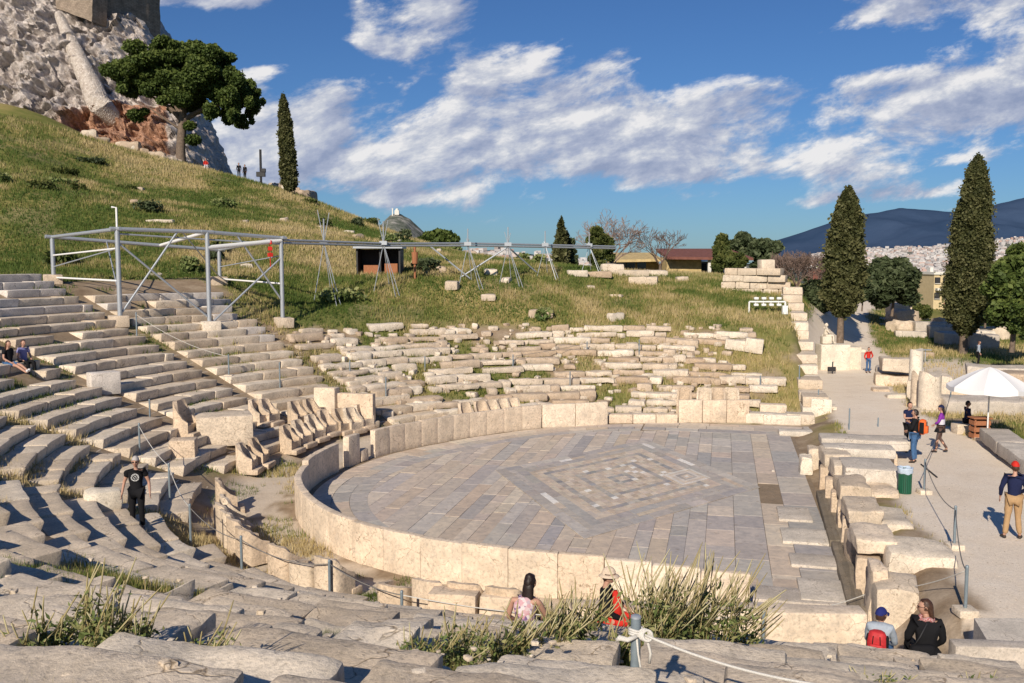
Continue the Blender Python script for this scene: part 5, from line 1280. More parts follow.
# ------------------------------------------------------------------ foliage
def leaf_quads(P, size, m, name, parent, tint, flat=.0, asp=1.6):
    """one small diamond per point P (n,3)"""
    n = len(P); a = RNG.normal(size=(n, 3)); a /= np.linalg.norm(a, axis=1)[:, None]
    b_ = np.cross(a, RNG.normal(size=(n, 3))); b_ /= np.linalg.norm(b_, axis=1)[:, None]
    s = size*(.6+.8*RNG.random((n, 1))); a = a*s*asp*.5; b_ = b_*s*.5
    V = np.stack([P-a, P+b_, P+a, P-b_], 1).reshape(-1, 3); Fq = np.arange(n*4).reshape(n, 4)
    return npmesh(name, V, Fq, m, np.repeat(np.clip(tint, 0, 1), 4), parent)
def blob_points(blobs, n, inner=.0):
    W = np.array([r[0]*r[1]*r[2] for c, r in blobs])**(2/3); W /= W.sum(); out = []; tn = []
    for (c, r), w_ in zip(blobs, W):
        k = max(8, int(n*w_)); d = RNG.normal(size=(k, 3)); d /= np.linalg.norm(d, axis=1)[:, None]
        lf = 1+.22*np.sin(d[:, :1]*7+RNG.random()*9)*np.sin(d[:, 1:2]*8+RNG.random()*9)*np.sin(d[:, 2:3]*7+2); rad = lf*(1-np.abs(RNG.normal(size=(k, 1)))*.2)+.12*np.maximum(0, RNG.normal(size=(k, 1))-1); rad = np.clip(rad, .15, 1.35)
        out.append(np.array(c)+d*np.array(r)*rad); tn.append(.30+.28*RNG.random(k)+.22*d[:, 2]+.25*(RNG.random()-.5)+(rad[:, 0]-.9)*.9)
    return np.concatenate(out), np.concatenate(tn)
def trunk(parent, pts, rads, name='trunk', m='bark', limbs=()):
    mb = MB(); mb.tube(pts, rads, 10)
    for l in limbs: mb.tube(l[0], l[1], 6)
    mb.v = [rough(v, .03*max(rads), 3, 1) for v in mb.v]
    o = mb.build(name, M[m], None, None, smooth=60, local=True); o.parent = parent; return o
def crown(parent, P, tint, size, m, name='crown'):
    o = leaf_quads(P, size, M[m], name, None, tint); o.parent = parent; o.location = (0, 0, 0); return o
# stone pine on the ridge
p = atY(181, 163, 104); o = empty('pine_tree', p, 'big spreading umbrella pine on the ridge in front of the cliff', 'tree'); sc = 104/F
def L_(px, py, dy=0): return ((px-181)*sc, dy, (163-py)*sc)
blobs = []
for (px, py, rx, rz) in [(186,58,30,14),(160,66,30,15),(135,78,20,13),(212,72,26,16),(235,88,18,17),(246,103,13,13),(228,115,17,13),(190,82,34,20),(160,90,24,14),(205,97,30,17),(140,92,14,9),(215,60,18,10),(178,104,16,9),(170,52,20,9),(128,84,10,7),(252,95,8,9),(240,122,9,7)]:
    for q in range(11):
        a = random.uniform(0, 2*PI); k = random.random()**.5
        blobs.append((L_(px+math.cos(a)*rx*k*.78, py+math.sin(a)*rz*k*.75, random.uniform(-3.4, 3.4)), (rx*.36*sc, rx*.36*sc, rz*.46*sc)))
for (px, py, rx, rz) in [(186,62,32,12),(165,76,30,14),(210,84,34,16),(190,96,26,9),(150,82,22,12),(232,98,16,12),(175,60,26,9)]: blobs.append((L_(px, py), (rx*.72*sc, 2.4, rz*.75*sc)))
for (px, py, rx, rz) in [(138,118,9,8),(146,112,8,5),(193,139,11,9),(192,125,9,7)]:
    for q in range(3): blobs.append((L_(px+random.uniform(-3, 3), py+random.uniform(-3, 3), random.uniform(-.6, .6)), (rx*.6*sc, rx*.6*sc, rz*.55*sc)))
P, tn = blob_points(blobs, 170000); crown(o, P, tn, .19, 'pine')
limbs = [([L_(182,120), L_(170,108), L_(150,96)], [.35,.22,.1]), ([L_(184,122), L_(205,110), L_(228,105)], [.35,.22,.1]), ([L_(183,112), L_(190,95), L_(200,75)], [.3,.2,.08]), ([L_(182,116), L_(172,95), L_(165,78)], [.28,.18,.08]), ([L_(181,130), L_(163,118), L_(150,108)], [.16,.1,.05])]
trunk(o, [L_(181,170), L_(181,150), L_(183,130), L_(184,118), L_(186,100)], [.62,.5,.45,.4,.25], limbs=limbs)
# cypresses
def cypress(px, pyb, pyt, Y, prof, lb, trunk_top=None, n=26000, size=.16, lean=0, m='cypress', ntrunk=.25):
    p = atY(px, pyb, Y); sc = Y/F; o = empty('cypress_tree', p, lb, 'tree'); hgt = (pyb-pyt)*sc
    ps = [q[0] for q in prof]; ws = [q[1]*sc for q in prof]
    z0 = prof[0][0]
    t = z0+(1-z0)*RNG.random(n*2); w_ = np.interp(t, ps, ws)*.77; keep = RNG.random(n*2) < (w_/max(ws))*.95+.05; t = t[keep][:n]; w_ = w_[keep][:n]; k = len(t)
    a = RNG.random(k)*2*PI
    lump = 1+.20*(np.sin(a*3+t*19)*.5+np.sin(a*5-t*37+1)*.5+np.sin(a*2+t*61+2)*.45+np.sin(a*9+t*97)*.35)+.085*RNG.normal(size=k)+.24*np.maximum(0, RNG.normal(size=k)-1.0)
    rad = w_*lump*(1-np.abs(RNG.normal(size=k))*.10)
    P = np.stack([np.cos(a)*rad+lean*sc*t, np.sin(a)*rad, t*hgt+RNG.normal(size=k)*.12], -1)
    tn = .44+.9*(lump-1)+.11*RNG.normal(size=k)  # lit tips painted paler in the tint, hollows between tufts darker
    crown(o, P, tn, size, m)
    # dark solid core added to block light and thicken the crown
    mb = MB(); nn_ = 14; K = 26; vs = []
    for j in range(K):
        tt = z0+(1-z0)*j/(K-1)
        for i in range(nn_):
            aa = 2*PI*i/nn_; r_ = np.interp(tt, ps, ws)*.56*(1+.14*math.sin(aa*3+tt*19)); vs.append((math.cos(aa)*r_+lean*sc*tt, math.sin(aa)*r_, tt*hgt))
    mb.add(vs, [(j*nn_+i, j*nn_+(i+1) % nn_, (j+1)*nn_+(i+1) % nn_, (j+1)*nn_+i) for j in range(K-1) for i in range(nn_)], .05); q = mb.build('dark_core', M[m], None, None, smooth=0, local=True); q.parent = o
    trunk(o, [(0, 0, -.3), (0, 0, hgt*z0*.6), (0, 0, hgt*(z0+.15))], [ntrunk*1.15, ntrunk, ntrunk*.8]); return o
pA = hit(838, 344, y0=40)
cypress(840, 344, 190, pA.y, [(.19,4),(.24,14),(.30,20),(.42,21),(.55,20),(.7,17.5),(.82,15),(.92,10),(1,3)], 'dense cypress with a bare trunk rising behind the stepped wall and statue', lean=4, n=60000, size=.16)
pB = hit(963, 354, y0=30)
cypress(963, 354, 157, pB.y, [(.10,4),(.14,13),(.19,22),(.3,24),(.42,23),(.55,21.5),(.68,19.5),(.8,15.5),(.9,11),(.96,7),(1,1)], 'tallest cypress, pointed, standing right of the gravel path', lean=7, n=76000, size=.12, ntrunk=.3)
cypress(290, 191, 98, 97, [(.02,5),(.08,8.5),(.25,9),(.5,8),(.75,6.5),(.92,4),(1,1.5)], 'lone thin dark cypress on the hill ridge', lean=-5, n=20000, size=.17)
cypress(561, 272, 221, 74, [(.02,8),(.3,8),(.7,5),(1,1)], 'slim dark conifer tip behind the pipe at centre', n=5000, size=.25)
# rounded trees and bushes
def bushy(name, px, pyb, pyt, wpx, Y, lb, m='olive', n=9000, size=.25, trunk_h=.2, cat='tree', blobsn=26, seed=0, cone=False, ry=.7, z0=None):
    p = atY(px, pyb, Y); sc = Y/F; o = empty(name, p, lb, cat); hh = (pyb-pyt)*sc; w_ = wpx*sc/2; rnd = random.Random(seed+px)
    blobs = []
    for i in range(blobsn):
        t = rnd.random(); z = hh*(trunk_h+(1-trunk_h)*(.12+.78*t)); ww = w_*(math.sin(PI*min(1, .18+.72*t))**.6 if not cone else (1.05-t))
        a = rnd.uniform(0, 2*PI); k = rnd.random()**.5*.78; r_ = w_*rnd.uniform(.22, .36)
        blobs.append(((math.cos(a)*ww*k, math.sin(a)*ww*k*ry, z), (r_, r_*ry+.1, r_*.8)))
    P, tn = blob_points(blobs, n); P[:, 2] = np.maximum(P[:, 2], .05); crown(o, P, tn, size, m)
    trunk(o, [(0, 0, -.5), (w_*.05, 0, hh*.3), (-w_*.05, 0, hh*.6)], [max(.06, hh*.03), hh*.024, hh*.012], limbs=[([(0, 0, hh*.25), (w_*.4, 0, hh*.6)], [hh*.015, hh*.006]), ([(0, 0, hh*.2), (-w_*.4, 0, hh*.55)], [hh*.015, hh*.006])]); return o
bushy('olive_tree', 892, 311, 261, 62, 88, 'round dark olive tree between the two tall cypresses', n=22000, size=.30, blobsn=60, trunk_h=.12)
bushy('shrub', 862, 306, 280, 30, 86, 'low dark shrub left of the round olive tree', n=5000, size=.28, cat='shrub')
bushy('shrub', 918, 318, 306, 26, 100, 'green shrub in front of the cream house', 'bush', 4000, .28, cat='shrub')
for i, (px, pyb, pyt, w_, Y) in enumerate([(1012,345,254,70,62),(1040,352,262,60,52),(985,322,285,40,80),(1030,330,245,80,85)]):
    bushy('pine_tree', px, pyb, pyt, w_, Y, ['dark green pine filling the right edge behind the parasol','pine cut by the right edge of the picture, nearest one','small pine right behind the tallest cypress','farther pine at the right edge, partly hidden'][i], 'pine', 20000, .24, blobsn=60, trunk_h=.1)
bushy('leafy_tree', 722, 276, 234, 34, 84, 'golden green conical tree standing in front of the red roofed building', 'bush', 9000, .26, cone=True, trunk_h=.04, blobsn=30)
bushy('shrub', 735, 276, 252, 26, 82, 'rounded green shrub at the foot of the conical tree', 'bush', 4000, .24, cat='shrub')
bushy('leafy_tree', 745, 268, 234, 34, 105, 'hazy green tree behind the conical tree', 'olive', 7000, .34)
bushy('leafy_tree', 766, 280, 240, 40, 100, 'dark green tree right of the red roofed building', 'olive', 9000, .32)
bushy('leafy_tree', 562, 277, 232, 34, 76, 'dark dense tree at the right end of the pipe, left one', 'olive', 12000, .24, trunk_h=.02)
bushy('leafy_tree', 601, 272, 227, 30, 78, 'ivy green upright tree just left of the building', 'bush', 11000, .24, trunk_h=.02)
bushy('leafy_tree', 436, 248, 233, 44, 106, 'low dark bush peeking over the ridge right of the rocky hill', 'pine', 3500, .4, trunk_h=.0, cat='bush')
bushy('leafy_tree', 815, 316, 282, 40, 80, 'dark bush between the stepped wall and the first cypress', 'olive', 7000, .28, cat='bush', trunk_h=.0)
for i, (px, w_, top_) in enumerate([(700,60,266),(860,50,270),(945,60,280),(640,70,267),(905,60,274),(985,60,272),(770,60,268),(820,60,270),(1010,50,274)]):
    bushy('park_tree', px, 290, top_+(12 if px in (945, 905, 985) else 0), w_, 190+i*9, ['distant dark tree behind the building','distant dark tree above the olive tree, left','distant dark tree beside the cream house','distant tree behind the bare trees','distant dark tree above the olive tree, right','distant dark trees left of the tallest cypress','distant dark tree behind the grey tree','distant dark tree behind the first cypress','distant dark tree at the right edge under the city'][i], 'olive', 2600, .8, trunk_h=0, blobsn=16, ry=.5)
# bare trees
def bare(px, pyb, pyt, wpx, Y, lb, seed, n0=5, depth=6, dens=1.0, tintc=.5, cloud=0):
    rnd = random.Random(seed); p = atY(px, pyb, Y); sc = Y/F; o = empty('bare_tree', p, lb, 'tree'); hh = (pyb-pyt)*sc; w_ = wpx*sc/2
    mb = MB(); tips = []
    def grow(a, d, L, r, lev):
        b_ = a+d*L; mid = a.lerp(b_, .5)+Vector((rnd.uniform(-1, 1), rnd.uniform(-1, 1), rnd.uniform(-.5, .5)))*L*.08
        mb.tube([a, mid, b_], [r, r*.85, r*.7], 5 if lev < 3 else 3, tint=tintc, caps=False)
        if lev >= depth: return
        for k in range(3 if lev < 4 else 2):
            e_ = Vector((rnd.gauss(0, 1)*w_/hh*1.3, rnd.gauss(0, .8)*w_/hh, rnd.gauss(.2, .5))); nd = (d+e_*.75).normalized()
            if nd.z < -.05: nd.z = .1
            grow(b_ if k else mid.lerp(b_, .6), nd, L*rnd.uniform(.62, .82), max(.018, r*.58), lev+1)
    tb = MB(); tb.tube([(0, 0, -.4), (0, 0, hh*.22)], [hh*.028, hh*.02], 8); q = tb.build('trunk', M['bark'], None, None, local=True); q.parent = o
    for k in range(n0):
        a = 2*PI*k/n0+rnd.random(); grow(Vector((0, 0, hh*(.1+.12*rnd.random()))), Vector((math.cos(a)*.8*w_/hh*1.4, math.sin(a)*.5, .9)).normalized(), hh*.24, hh*.013, 1)
    q = mb.build('branches', M['twig'], None, None, local=True); q.parent = o
bare(612, 274, 208, 90, 82, 'pinkish bare tree with fine twigs behind the end of the pipe', 3, 7, 6, tintc=.9)
bare(660, 278, 218, 66, 84, 'grey bare tree with open branches in front of the red roofed building', 8, 5, 5, tintc=.35)
bare(797, 296, 242, 60, 78, 'dense grey leafless tree left of the first cypress', 5, 9, 6, tintc=.45)
bare(783, 292, 248, 40, 82, 'leafless grey bush behind the cross wall', 15, 9, 6, tintc=.45)
bare(815, 296, 250, 40, 84, 'leafless grey tree just left of the first cypress crown', 25, 9, 6, tintc=.45)

# ------------------------------------------------------------------ buildings
def bx(parent, name, c, s, m, rz=0):
    mb = MB(); mb.box(c, s, rz); q = mb.build(name, M[m], None, None, local=True); q.parent = parent; return q
p = atY(680, 277, 92); sc = 92/F; o = empty('low_building', p, 'long low building with dull red roof behind the grassy slope', 'building')
bx(o, 'wall', ((681-680)*sc, 0, 10*sc), (34*sc, 3, 20*sc), 'tanwall'); bx(o, 'back_wall', (-40*sc, 4, 8*sc), (48*sc, 1.5, 16*sc), 'tanwall'); bx(o, 'back_wall', (40*sc, 4.5, 8*sc), (46*sc, 1, 15*sc), 'whitewall')
for x, w_ in ((-2, 66), ): pass
mb = MB(); z = 20*sc
mb.add([(-18*sc, -3, z), (65*sc, -3, z-.1), (62*sc, 6, z+.9), (-15*sc, 6, z+.9), (-18*sc, -3, z-.25), (65*sc, -3, z-.35), (62*sc, 6, z+.6), (-15*sc, 6, z+.6)], [(0,1,2,3), (4,7,6,5), (0,4,5,1), (1,5,6,2), (2,6,7,3), (3,7,4,0)]); q = mb.build('roof', M['redroof'], None, None, local=True); q.parent = o
mb = MB(); z = 17*sc; mb.add([(-72*sc, 1, z), (-16*sc, 1, z+.1), (-16*sc, 8, z+.8), (-68*sc, 8, z+.8), (-72*sc, 1, z-.25), (-16*sc, 1, z-.15), (-16*sc, 8, z+.5), (-68*sc, 8, z+.5)], [(0,1,2,3), (4,7,6,5), (0,4,5,1), (1,5,6,2), (2,6,7,3), (3,7,4,0)]); q = mb.build('roof', M['tanwall'], None, None, local=True); q.parent = o
for x in (24, 38, 58): bx(o, 'column', (x*sc, -2.4, 9*sc), (.3, .3, 19*sc), 'whitewall')
for x, w_ in ((30, 9), (48, 12)): bx(o, 'dark_opening', (x*sc, 3.9, 8*sc), (w_*sc, .2, 11*sc), 'glass')
for x in (-55, -45, -34): bx(o, 'window', (x*sc, 3.2, 9*sc), (.9, .15, 1.1), 'glass')
bx(o, 'railing', (-30*sc, -2, 3*sc), (50*sc, .08, .12), 'steel')
for i, (px, py, L, Hh, lb, mm) in enumerate([(643,284,2.3,1.0,'low pinkish block wall in the grass left of the path end','block'),(628,276,3.4,.9,'pale stone wall segment below the bare trees','block'),(612,273,1.8,1.3,'pile like pale block behind the slope edge','rubble'),(682,281,1.0,.7,'reddish boulder lying on the brown patch','rubble'),(577,276,1.6,.8,'small pale block under the end of the pipe','rubble'),(598,277,2.2,.8,'flat tan block between pipe end and bare tree','rubble'),(655,276,2.0,.9,'grey kerb wall in front of the bare tree','block'),
        (452,289,.9,.7,'lone oblong block in the upper grass','rubble'),(488,300,1.0,.55,'lone oblong block in the grass left of centre','rubble'),(541,317,1.6,.6,'lone pale block above the middle rows','rubble'),(632,348,.8,.5,'small pale block at the grass edge','rubble'),(160,222,2.2,.3,'flat brown rock slab on the hillside','rubble'),(590,288,.6,.3,'tiny pale stone high in the grass','rubble')]):
    p = hit(px, py, y0=40); stone('loose_block', lb, 'stone block', (p.x, p.y, p.z-.08), (L*.85, .7, Hh*(.55 if py < 285 and px > 560 else .75)), random.uniform(-.2, .2), mm, .08, .06)
p = atY(938, 322, 120); sc = 120/F; o = empty('cream_house', p, 'cream two storey house with red tiled lean-to beyond the olive tree', 'house')
bx(o, 'wall', (2*sc, 0, 27*sc), (36*sc, 6, 42*sc), 'cream_wall'); bx(o, 'wall', (0, 1.5, 6*sc), (44*sc, 5, 14*sc), 'whitewall'); bx(o, 'parapet', (2*sc, 0, 49*sc), (38*sc, 6.4, 2.5*sc), 'whitewall')
for x, z in ((-13, 42), (-5, 42), (4, 42), (-13, 27), (-5, 27), (4, 27), (13, 42)):
    f = bx(o, 'window', (x*sc, -3.02, z*sc), (5*sc, .3, 6*sc), 'dark'); bx(f, 'frame', (x*sc, -3.08, (z-3)*sc), (5.4*sc, .25, .5*sc), 'whitewall')
bx(o, 'balcony', (0, -3.4, 33.5*sc), (30*sc, .8, 2.2*sc), 'whitewall')
mb = MB(); mb.add([(-8*sc, -4.5, 13*sc), (26*sc, -4.5, 13*sc), (24*sc, -3.0, 20*sc), (-6*sc, -3.0, 20*sc), (-8*sc, -4.5, 12*sc), (26*sc, -4.5, 12*sc)], [(0,1,2,3), (4,5,1,0), (1,5,2), (0,3,4)]); q = mb.build('roof', M['redroof'], None, None, local=True); q.parent = o
bx(o, 'chimney', (-10*sc, 0, 52*sc), (3*sc, 1, 5*sc), 'whitewall')
p = atY(800, 285, 110); o = empty('red_shed', p, 'small red building glimpsed left of the first cypress', 'shed'); bx(o, 'wall', (2.4, 0, .9), (2.4, 2, 2.2), 'redroof'); bx(o, 'roof', (2.4, 0, 2.1), (2.8, 2.4, .2), 'whitewall'); bx(o, 'door', (2.4, -1.03, .7), (.6, .06, 1.4), 'dark')
# lamp column on the ridge
p = atY(261, 180, 100); o = empty('lamp_column', p, 'thin dark mast on the ridge left of the lone cypress', 'mast')
mb = MB(); mb.tube([(0, 0, -.4), (0, 0, 3.2)], .13, 8); q = mb.build('pole', M['dark'], None, None, local=True); q.parent = o
mb = MB(); mb.box((0, 0, .6), (.9, .4, .5)); mb.box((.3, 0, 1.0), (.4, .4, .4)); q = mb.build('control_box', M['dark'], None, None, local=True); q.parent = o
# small rocks along the ridge foot
for i in range(26):
    px = random.choice([random.uniform(86, 175), random.uniform(150, 225), random.uniform(280, 312)]); py = float(np.interp(px, [86, 130, 175, 225, 280, 312], [121, 143, 162, 172, 190, 200]))
    if 190 < px < 262: continue
    Y = 103; p = atY(px, py, Y); p.z = g1(p.x, p.y) if abs(g1(p.x, p.y)-p.z) < 3 else p.z
    stone('boulder', 'pale boulder on the ridge near the foot of the cliff', 'boulder', (p.x, p.y, p.z-.3), (random.uniform(.8, 2.4), 1, random.uniform(.6, 1.3)), random.random(), 'rubble', .2, .2, .9, group='pale boulders along the ridge')

# ------------------------------------------------------------------ people
def skin_obj(verts, edges, radii, roots, sub=1):
    me = bpy.data.meshes.new('tmp'); me.from_pydata([tuple(v) for v in verts], edges, [])
    ob = bpy.data.objects.new('tmp', me); COL.objects.link(ob)
    md = ob.modifiers.new('s', 'SKIN'); md.use_smooth_shade = True
    sl = me.skin_vertices[0].data if len(me.skin_vertices) else None
    if sl is None:
        bm = bmesh.new(); bm.from_mesh(me); bm.verts.layers.skin.verify(); bm.to_mesh(me); bm.free(); sl = me.skin_vertices[0].data
    for i, r in enumerate(radii): sl[i].radius = r if isinstance(r, tuple) else (r, r); sl[i].use_root = i in roots
    s2 = ob.modifiers.new('u', 'SUBSURF'); s2.levels = sub
    dg = bpy.context.evaluated_depsgraph_get(); ev = ob.evaluated_get(dg); m2 = bpy.data.meshes.new_from_object(ev)
    vs = [tuple(v.co) for v in m2.vertices]; fs = [tuple(f.vertices) for f in m2.polygons]
    bpy.data.objects.remove(ob); bpy.data.meshes.remove(me); bpy.data.meshes.remove(m2); return vs, fs
def skins(chains, sub=1):
    """chains: list of lists of (pos, radius) sharing vertices by identical position"""
    vs = []; ed = []; rd = []; key = {}; roots = set()
    def vid(p, r):
        k = tuple(round(c, 4) for c in p)
        if k not in key: key[k] = len(vs); vs.append(Vector(p)); rd.append(r)
        return key[k]
    for c in chains:
        prev = None
        for p, r in c:
            i = vid(p, r)
            if prev is not None: ed.append((prev, i))
            prev = i
    # roots: one per island
    par = list(range(len(vs)))
    def fd(i):
        while par[i] != i: i = par[i]
        return i
    for a, b_ in ed: par[fd(a)] = fd(b_)
    seen = set()
    for i in range(len(vs)):
        if fd(i) not in seen: seen.add(fd(i)); roots.add(i)
    return skin_obj(vs, ed, rd, roots, sub)
STAND = dict(hip=(0,0,.95), waist=(0,0,1.10), chest=(0,.0,1.32), neck=(0,-.01,1.46), head=(0,.02,1.62),
    shL=(-.17,-.01,1.41), elL=(-.23,-.03,1.13), wrL=(-.24,.07,.90), shR=(.17,-.01,1.41), elR=(.23,-.03,1.13), wrR=(.24,.07,.90),
    hpL=(-.09,0,.92), knL=(-.10,.03,.50), anL=(-.11,-.02,.09), toL=(-.13,.13,.03), hpR=(.09,0,.92), knR=(.10,.03,.50), anR=(.11,-.02,.09), toR=(.13,.13,.03))
def sit(**k):
    d = dict(STAND); 
    for q in ('hip','waist','chest','neck','head','shL','shR','elL','elR','wrL','wrR','hpL','hpR'): x, y, z = d[q]; d[q] = (x, y, z-.83)
    d.update(knL=(-.12,.42,.14), anL=(-.12,.46,-.30), toL=(-.13,.60,-.36), knR=(.12,.42,.14), anR=(.12,.46,-.30), toR=(.13,.60,-.36), wrL=(-.14,.27,.16), elL=(-.24,.05,.30), wrR=(.14,.27,.16), elR=(.24,.05,.30)); d.update(k); return d
def stand(**k): d = dict(STAND); d.update(k); return d
def head_mesh(mb, c, yaw, pitch, s=1.0):
    bm = bmesh.new(); bmesh.ops.create_icosphere(bm, subdivisions=4, radius=1)
    rot = Matrix.Rotation(yaw, 3, 'Z')@Matrix.Rotation(pitch, 3, 'X'); vs = []; mi = []
    for v in bm.verts:
        x, y, z = v.co
        jaw = 1-.30*max(0, -z)**1.3; X = x*.076*jaw; Yc = y*.098*(1-.10*max(0, -z)) ; Z = z*.118
        if y > 0:
            d = math.exp(-((x/.14)**2+((z+.12)/.22)**2)); Yc += .024*d*(1 if z > -.35 else .2)          # nose
            for sx in (-1, 1): Yc -= .012*math.exp(-(((x-sx*.38)/.17)**2+((z-.08)/.12)**2))                 # eye sockets
            Yc += .006*math.exp(-((x/.4)**2+((z-.25)/.1)**2)); Yc += .007*math.exp(-((x/.25)**2+((z+.50)/.07)**2)); Yc += .008*math.exp(-((x/.3)**2+((z+.85)/.15)**2))
        vs.append(tuple(rot@Vector((X, Yc, Z))*s+Vector(c)))
    fs = [tuple(q.index for q in f.verts) for f in bm.faces]
    mis = []
    for f in bm.faces:
        g = f.calc_center_median(); k = 0
        if g.y > .5 and abs(abs(g.x)-.36) < .13 and abs(g.z-.07) < .055: k = 1
        if g.y > .5 and abs(g.x) < .24 and abs(g.z+.49) < .05: k = 2
        mis.append(k)
    o = len(mb.v); mb.add(vs, fs); mb.mi[-len(fs):] = mis; bm.free()
    for sx in (-1, 1):
        ear = [rot@Vector((sx*(.077+.008*math.sin(a)*.5), -.01+.018*math.cos(a), .0+.03*math.sin(a)))*s+Vector(c) for a in np.linspace(0, 2*PI, 9)]
        mb.tube(ear, .007*s, 5, caps=False)
def person(px, pyf, lb, pose, face, hgt=1.75, top='black', bottom='navy', hair='hair', hairstyle='short', shoes='shoe', sleeves='long', legs='trousers', cap=None, loc=None, seat=False, extra=None, headyaw=0, headpitch=0, skirt=None, skinm='skin', Yfix=None, build_=1.0, sub=1, name='person', cat='person', topname='shirt', group=None):
    """feet (or seat when seat=True) at the picked ground point; face = heading of the body's front, degrees from +y clockwise"""
    p = loc if loc is not None else (atY(px, pyf, Yfix) if Yfix else hit(px, pyf))
    s = hgt/1.75; rz = -R(face); ca, sa = math.cos(rz), math.sin(rz)
    def T_(v): x, y, z = v; x, y, z = x*s, y*s, z*s; return (x*ca-y*sa, x*sa+y*ca, z)
    J = {k: T_(v) for k, v in pose.items()}; V_ = lambda k: Vector(J[k])
    o = empty(name, p, lb, cat, group); mats = [M[skinm], M['eye'], M['lip']]
    B = build_
    neckb = (V_('neck')+V_('chest'))/2
    sub = 1
    def hand(side):
        w_, e = V_('wr'+side), V_('el'+side); d = (w_-e).normalized(); fwd = Vector(T_((0, 1, 0))); out = Vector(T_((-1 if side == 'L' else 1, 0, 0)))
        palm = w_+d*.075*s; sd_ = d.cross(out).normalized() if abs(d.dot(out)) < .9 else fwd
        nrm = d.cross(sd_).normalized(); ch = []
        main = [(w_, .024*s), (w_+d*.035*s, (.030*s, .018*s)), (palm, (.032*s, .015*s))]
        for k, (off, L) in enumerate(((-.027, .065), (-.009, .078), (.009, .072), (.026, .055))):
            b_ = w_+d*.055*s+sd_*off*s; f1_ = palm+d*L*.5*s+sd_*off*s*1.15+nrm*.006*s; f2_ = palm+d*L*.92*s+sd_*off*s*1.2-nrm*.012*s; ch.append([(b_, .008*s), (f1_, .0085*s), (f2_, .007*s)])
        ch.append([(w_+d*.02*s-sd_*.018*s, .010*s), (w_+d*.055*s-sd_*.045*s, .010*s), (w_+d*.085*s-sd_*.055*s, .008*s)])
        return main, ch
    mL, cL = hand('L'); mR, cR = hand('R')
    leg = lambda q: [(V_('hip'), (.115*s*B, .085*s*B)), (V_('hp'+q), .088*s*B), (V_('hp'+q).lerp(V_('kn'+q), .5), .074*s*B), (V_('kn'+q), .054*s), (V_('kn'+q).lerp(V_('an'+q), .35), .055*s), (V_('an'+q), .036*s), (V_('to'+q), (.036*s, .022*s))]
    arm = lambda q: [(V_('chest'), (.098*s*B, .066*s*B)), (V_('sh'+q), .044*s*B), (V_('sh'+q).lerp(V_('el'+q), .5), .046*s*B), (V_('el'+q), .037*s), (V_('el'+q).lerp(V_('wr'+q), .35), .036*s)]
    body = [[(V_('hip'), (.115*s*B, .085*s*B)), (V_('waist'), (.095*s*B, .068*s*B)), (V_('chest'), (.098*s*B, .066*s*B)), (V_('neck'), .046*s), (V_('head')-Vector((0, 0, .05*s)), .05*s)],
            arm('L')+mL, arm('R')+mR, leg('L'), leg('R')]
    vs, fs = skins(body+cL+cR, sub); mb = MB(); mb.add(vs, fs)
    head_mesh(mb, J['head'], rz-R(headyaw), R(headpitch), s)
    q = mb.build('body', mats, None, None, smooth=0, local=True); q.parent = o
    def part(nm, chains, m_, **k):
        vs, fs = skins(chains, sub); m2 = MB(); m2.add(vs, fs); m2.v = [rough(v, .009, 11, 5) for v in m2.v]; r_ = m2.build(nm, M[m_] if isinstance(m_, str) else m_, None, None, smooth=0, local=True); r_.parent = o; return r_
    g = .014*s
    up = lambda r: (r[0]+g, r[1]+g) if isinstance(r, tuple) else r+g
    tor = [(V_('hip').lerp(V_('waist'), -.25), (.138*s*B+g, .11*s*B+g)), (V_('hip').lerp(V_('waist'), .3), (.135*s*B+g, .105*s*B+g)), (V_('waist'), (.118*s*B+g, .09*s*B+g)), (V_('chest'), (.148*s*B+g, .105*s*B+g)), (V_('neck').lerp(V_('chest'), .45), (.125*s*B, .088*s*B)), (V_('neck').lerp(V_('chest'), .05), (.068*s, .064*s))]
    ch = [tor]
    for q_ in 'LR':
        a = [(V_('chest'), (.148*s*B+g, .105*s*B+g)), (V_('sh'+q_), .066*s*B+g*.6), (V_('sh'+q_).lerp(V_('el'+q_), .55), .055*s*B+g*.5)]
        if sleeves == 'long': a += [(V_('el'+q_), .044*s+g*.6), (V_('el'+q_).lerp(V_('wr'+q_), .9), .032*s+g*.6)]
        if sleeves == 'none': a = a[:1]+[(V_('sh'+q_).lerp(V_('chest'), .12), .072*s)]
        ch.append(a)
    part(topname, ch, top)
    if skirt:
        m2 = MB(); n = 20; vs = []; h0 = V_('hip'); k0 = (V_('knL')+V_('knR'))/2; Ls = skirt[1]
        for t in np.linspace(-.2, 1, 6):
            c_ = h0.lerp(k0, max(0, t)*Ls)+Vector((0, 0, .08*s if t < 0 else 0)); r_ = (.15+.05*max(0, t))*s
            for i in range(n): a = 2*PI*i/n; vs.append(tuple(c_+Vector((math.cos(a)*r_*(1+.04*math.sin(a*5)), math.sin(a)*r_*.85, 0))))
        m2.add(vs, [(k*n+i, k*n+(i+1) % n, (k+1)*n+(i+1) % n, (k+1)*n+i) for k in range(5) for i in range(n)]); r_ = m2.build('skirt', M[skirt[0]], None, None, smooth=0, local=True); r_.parent = o
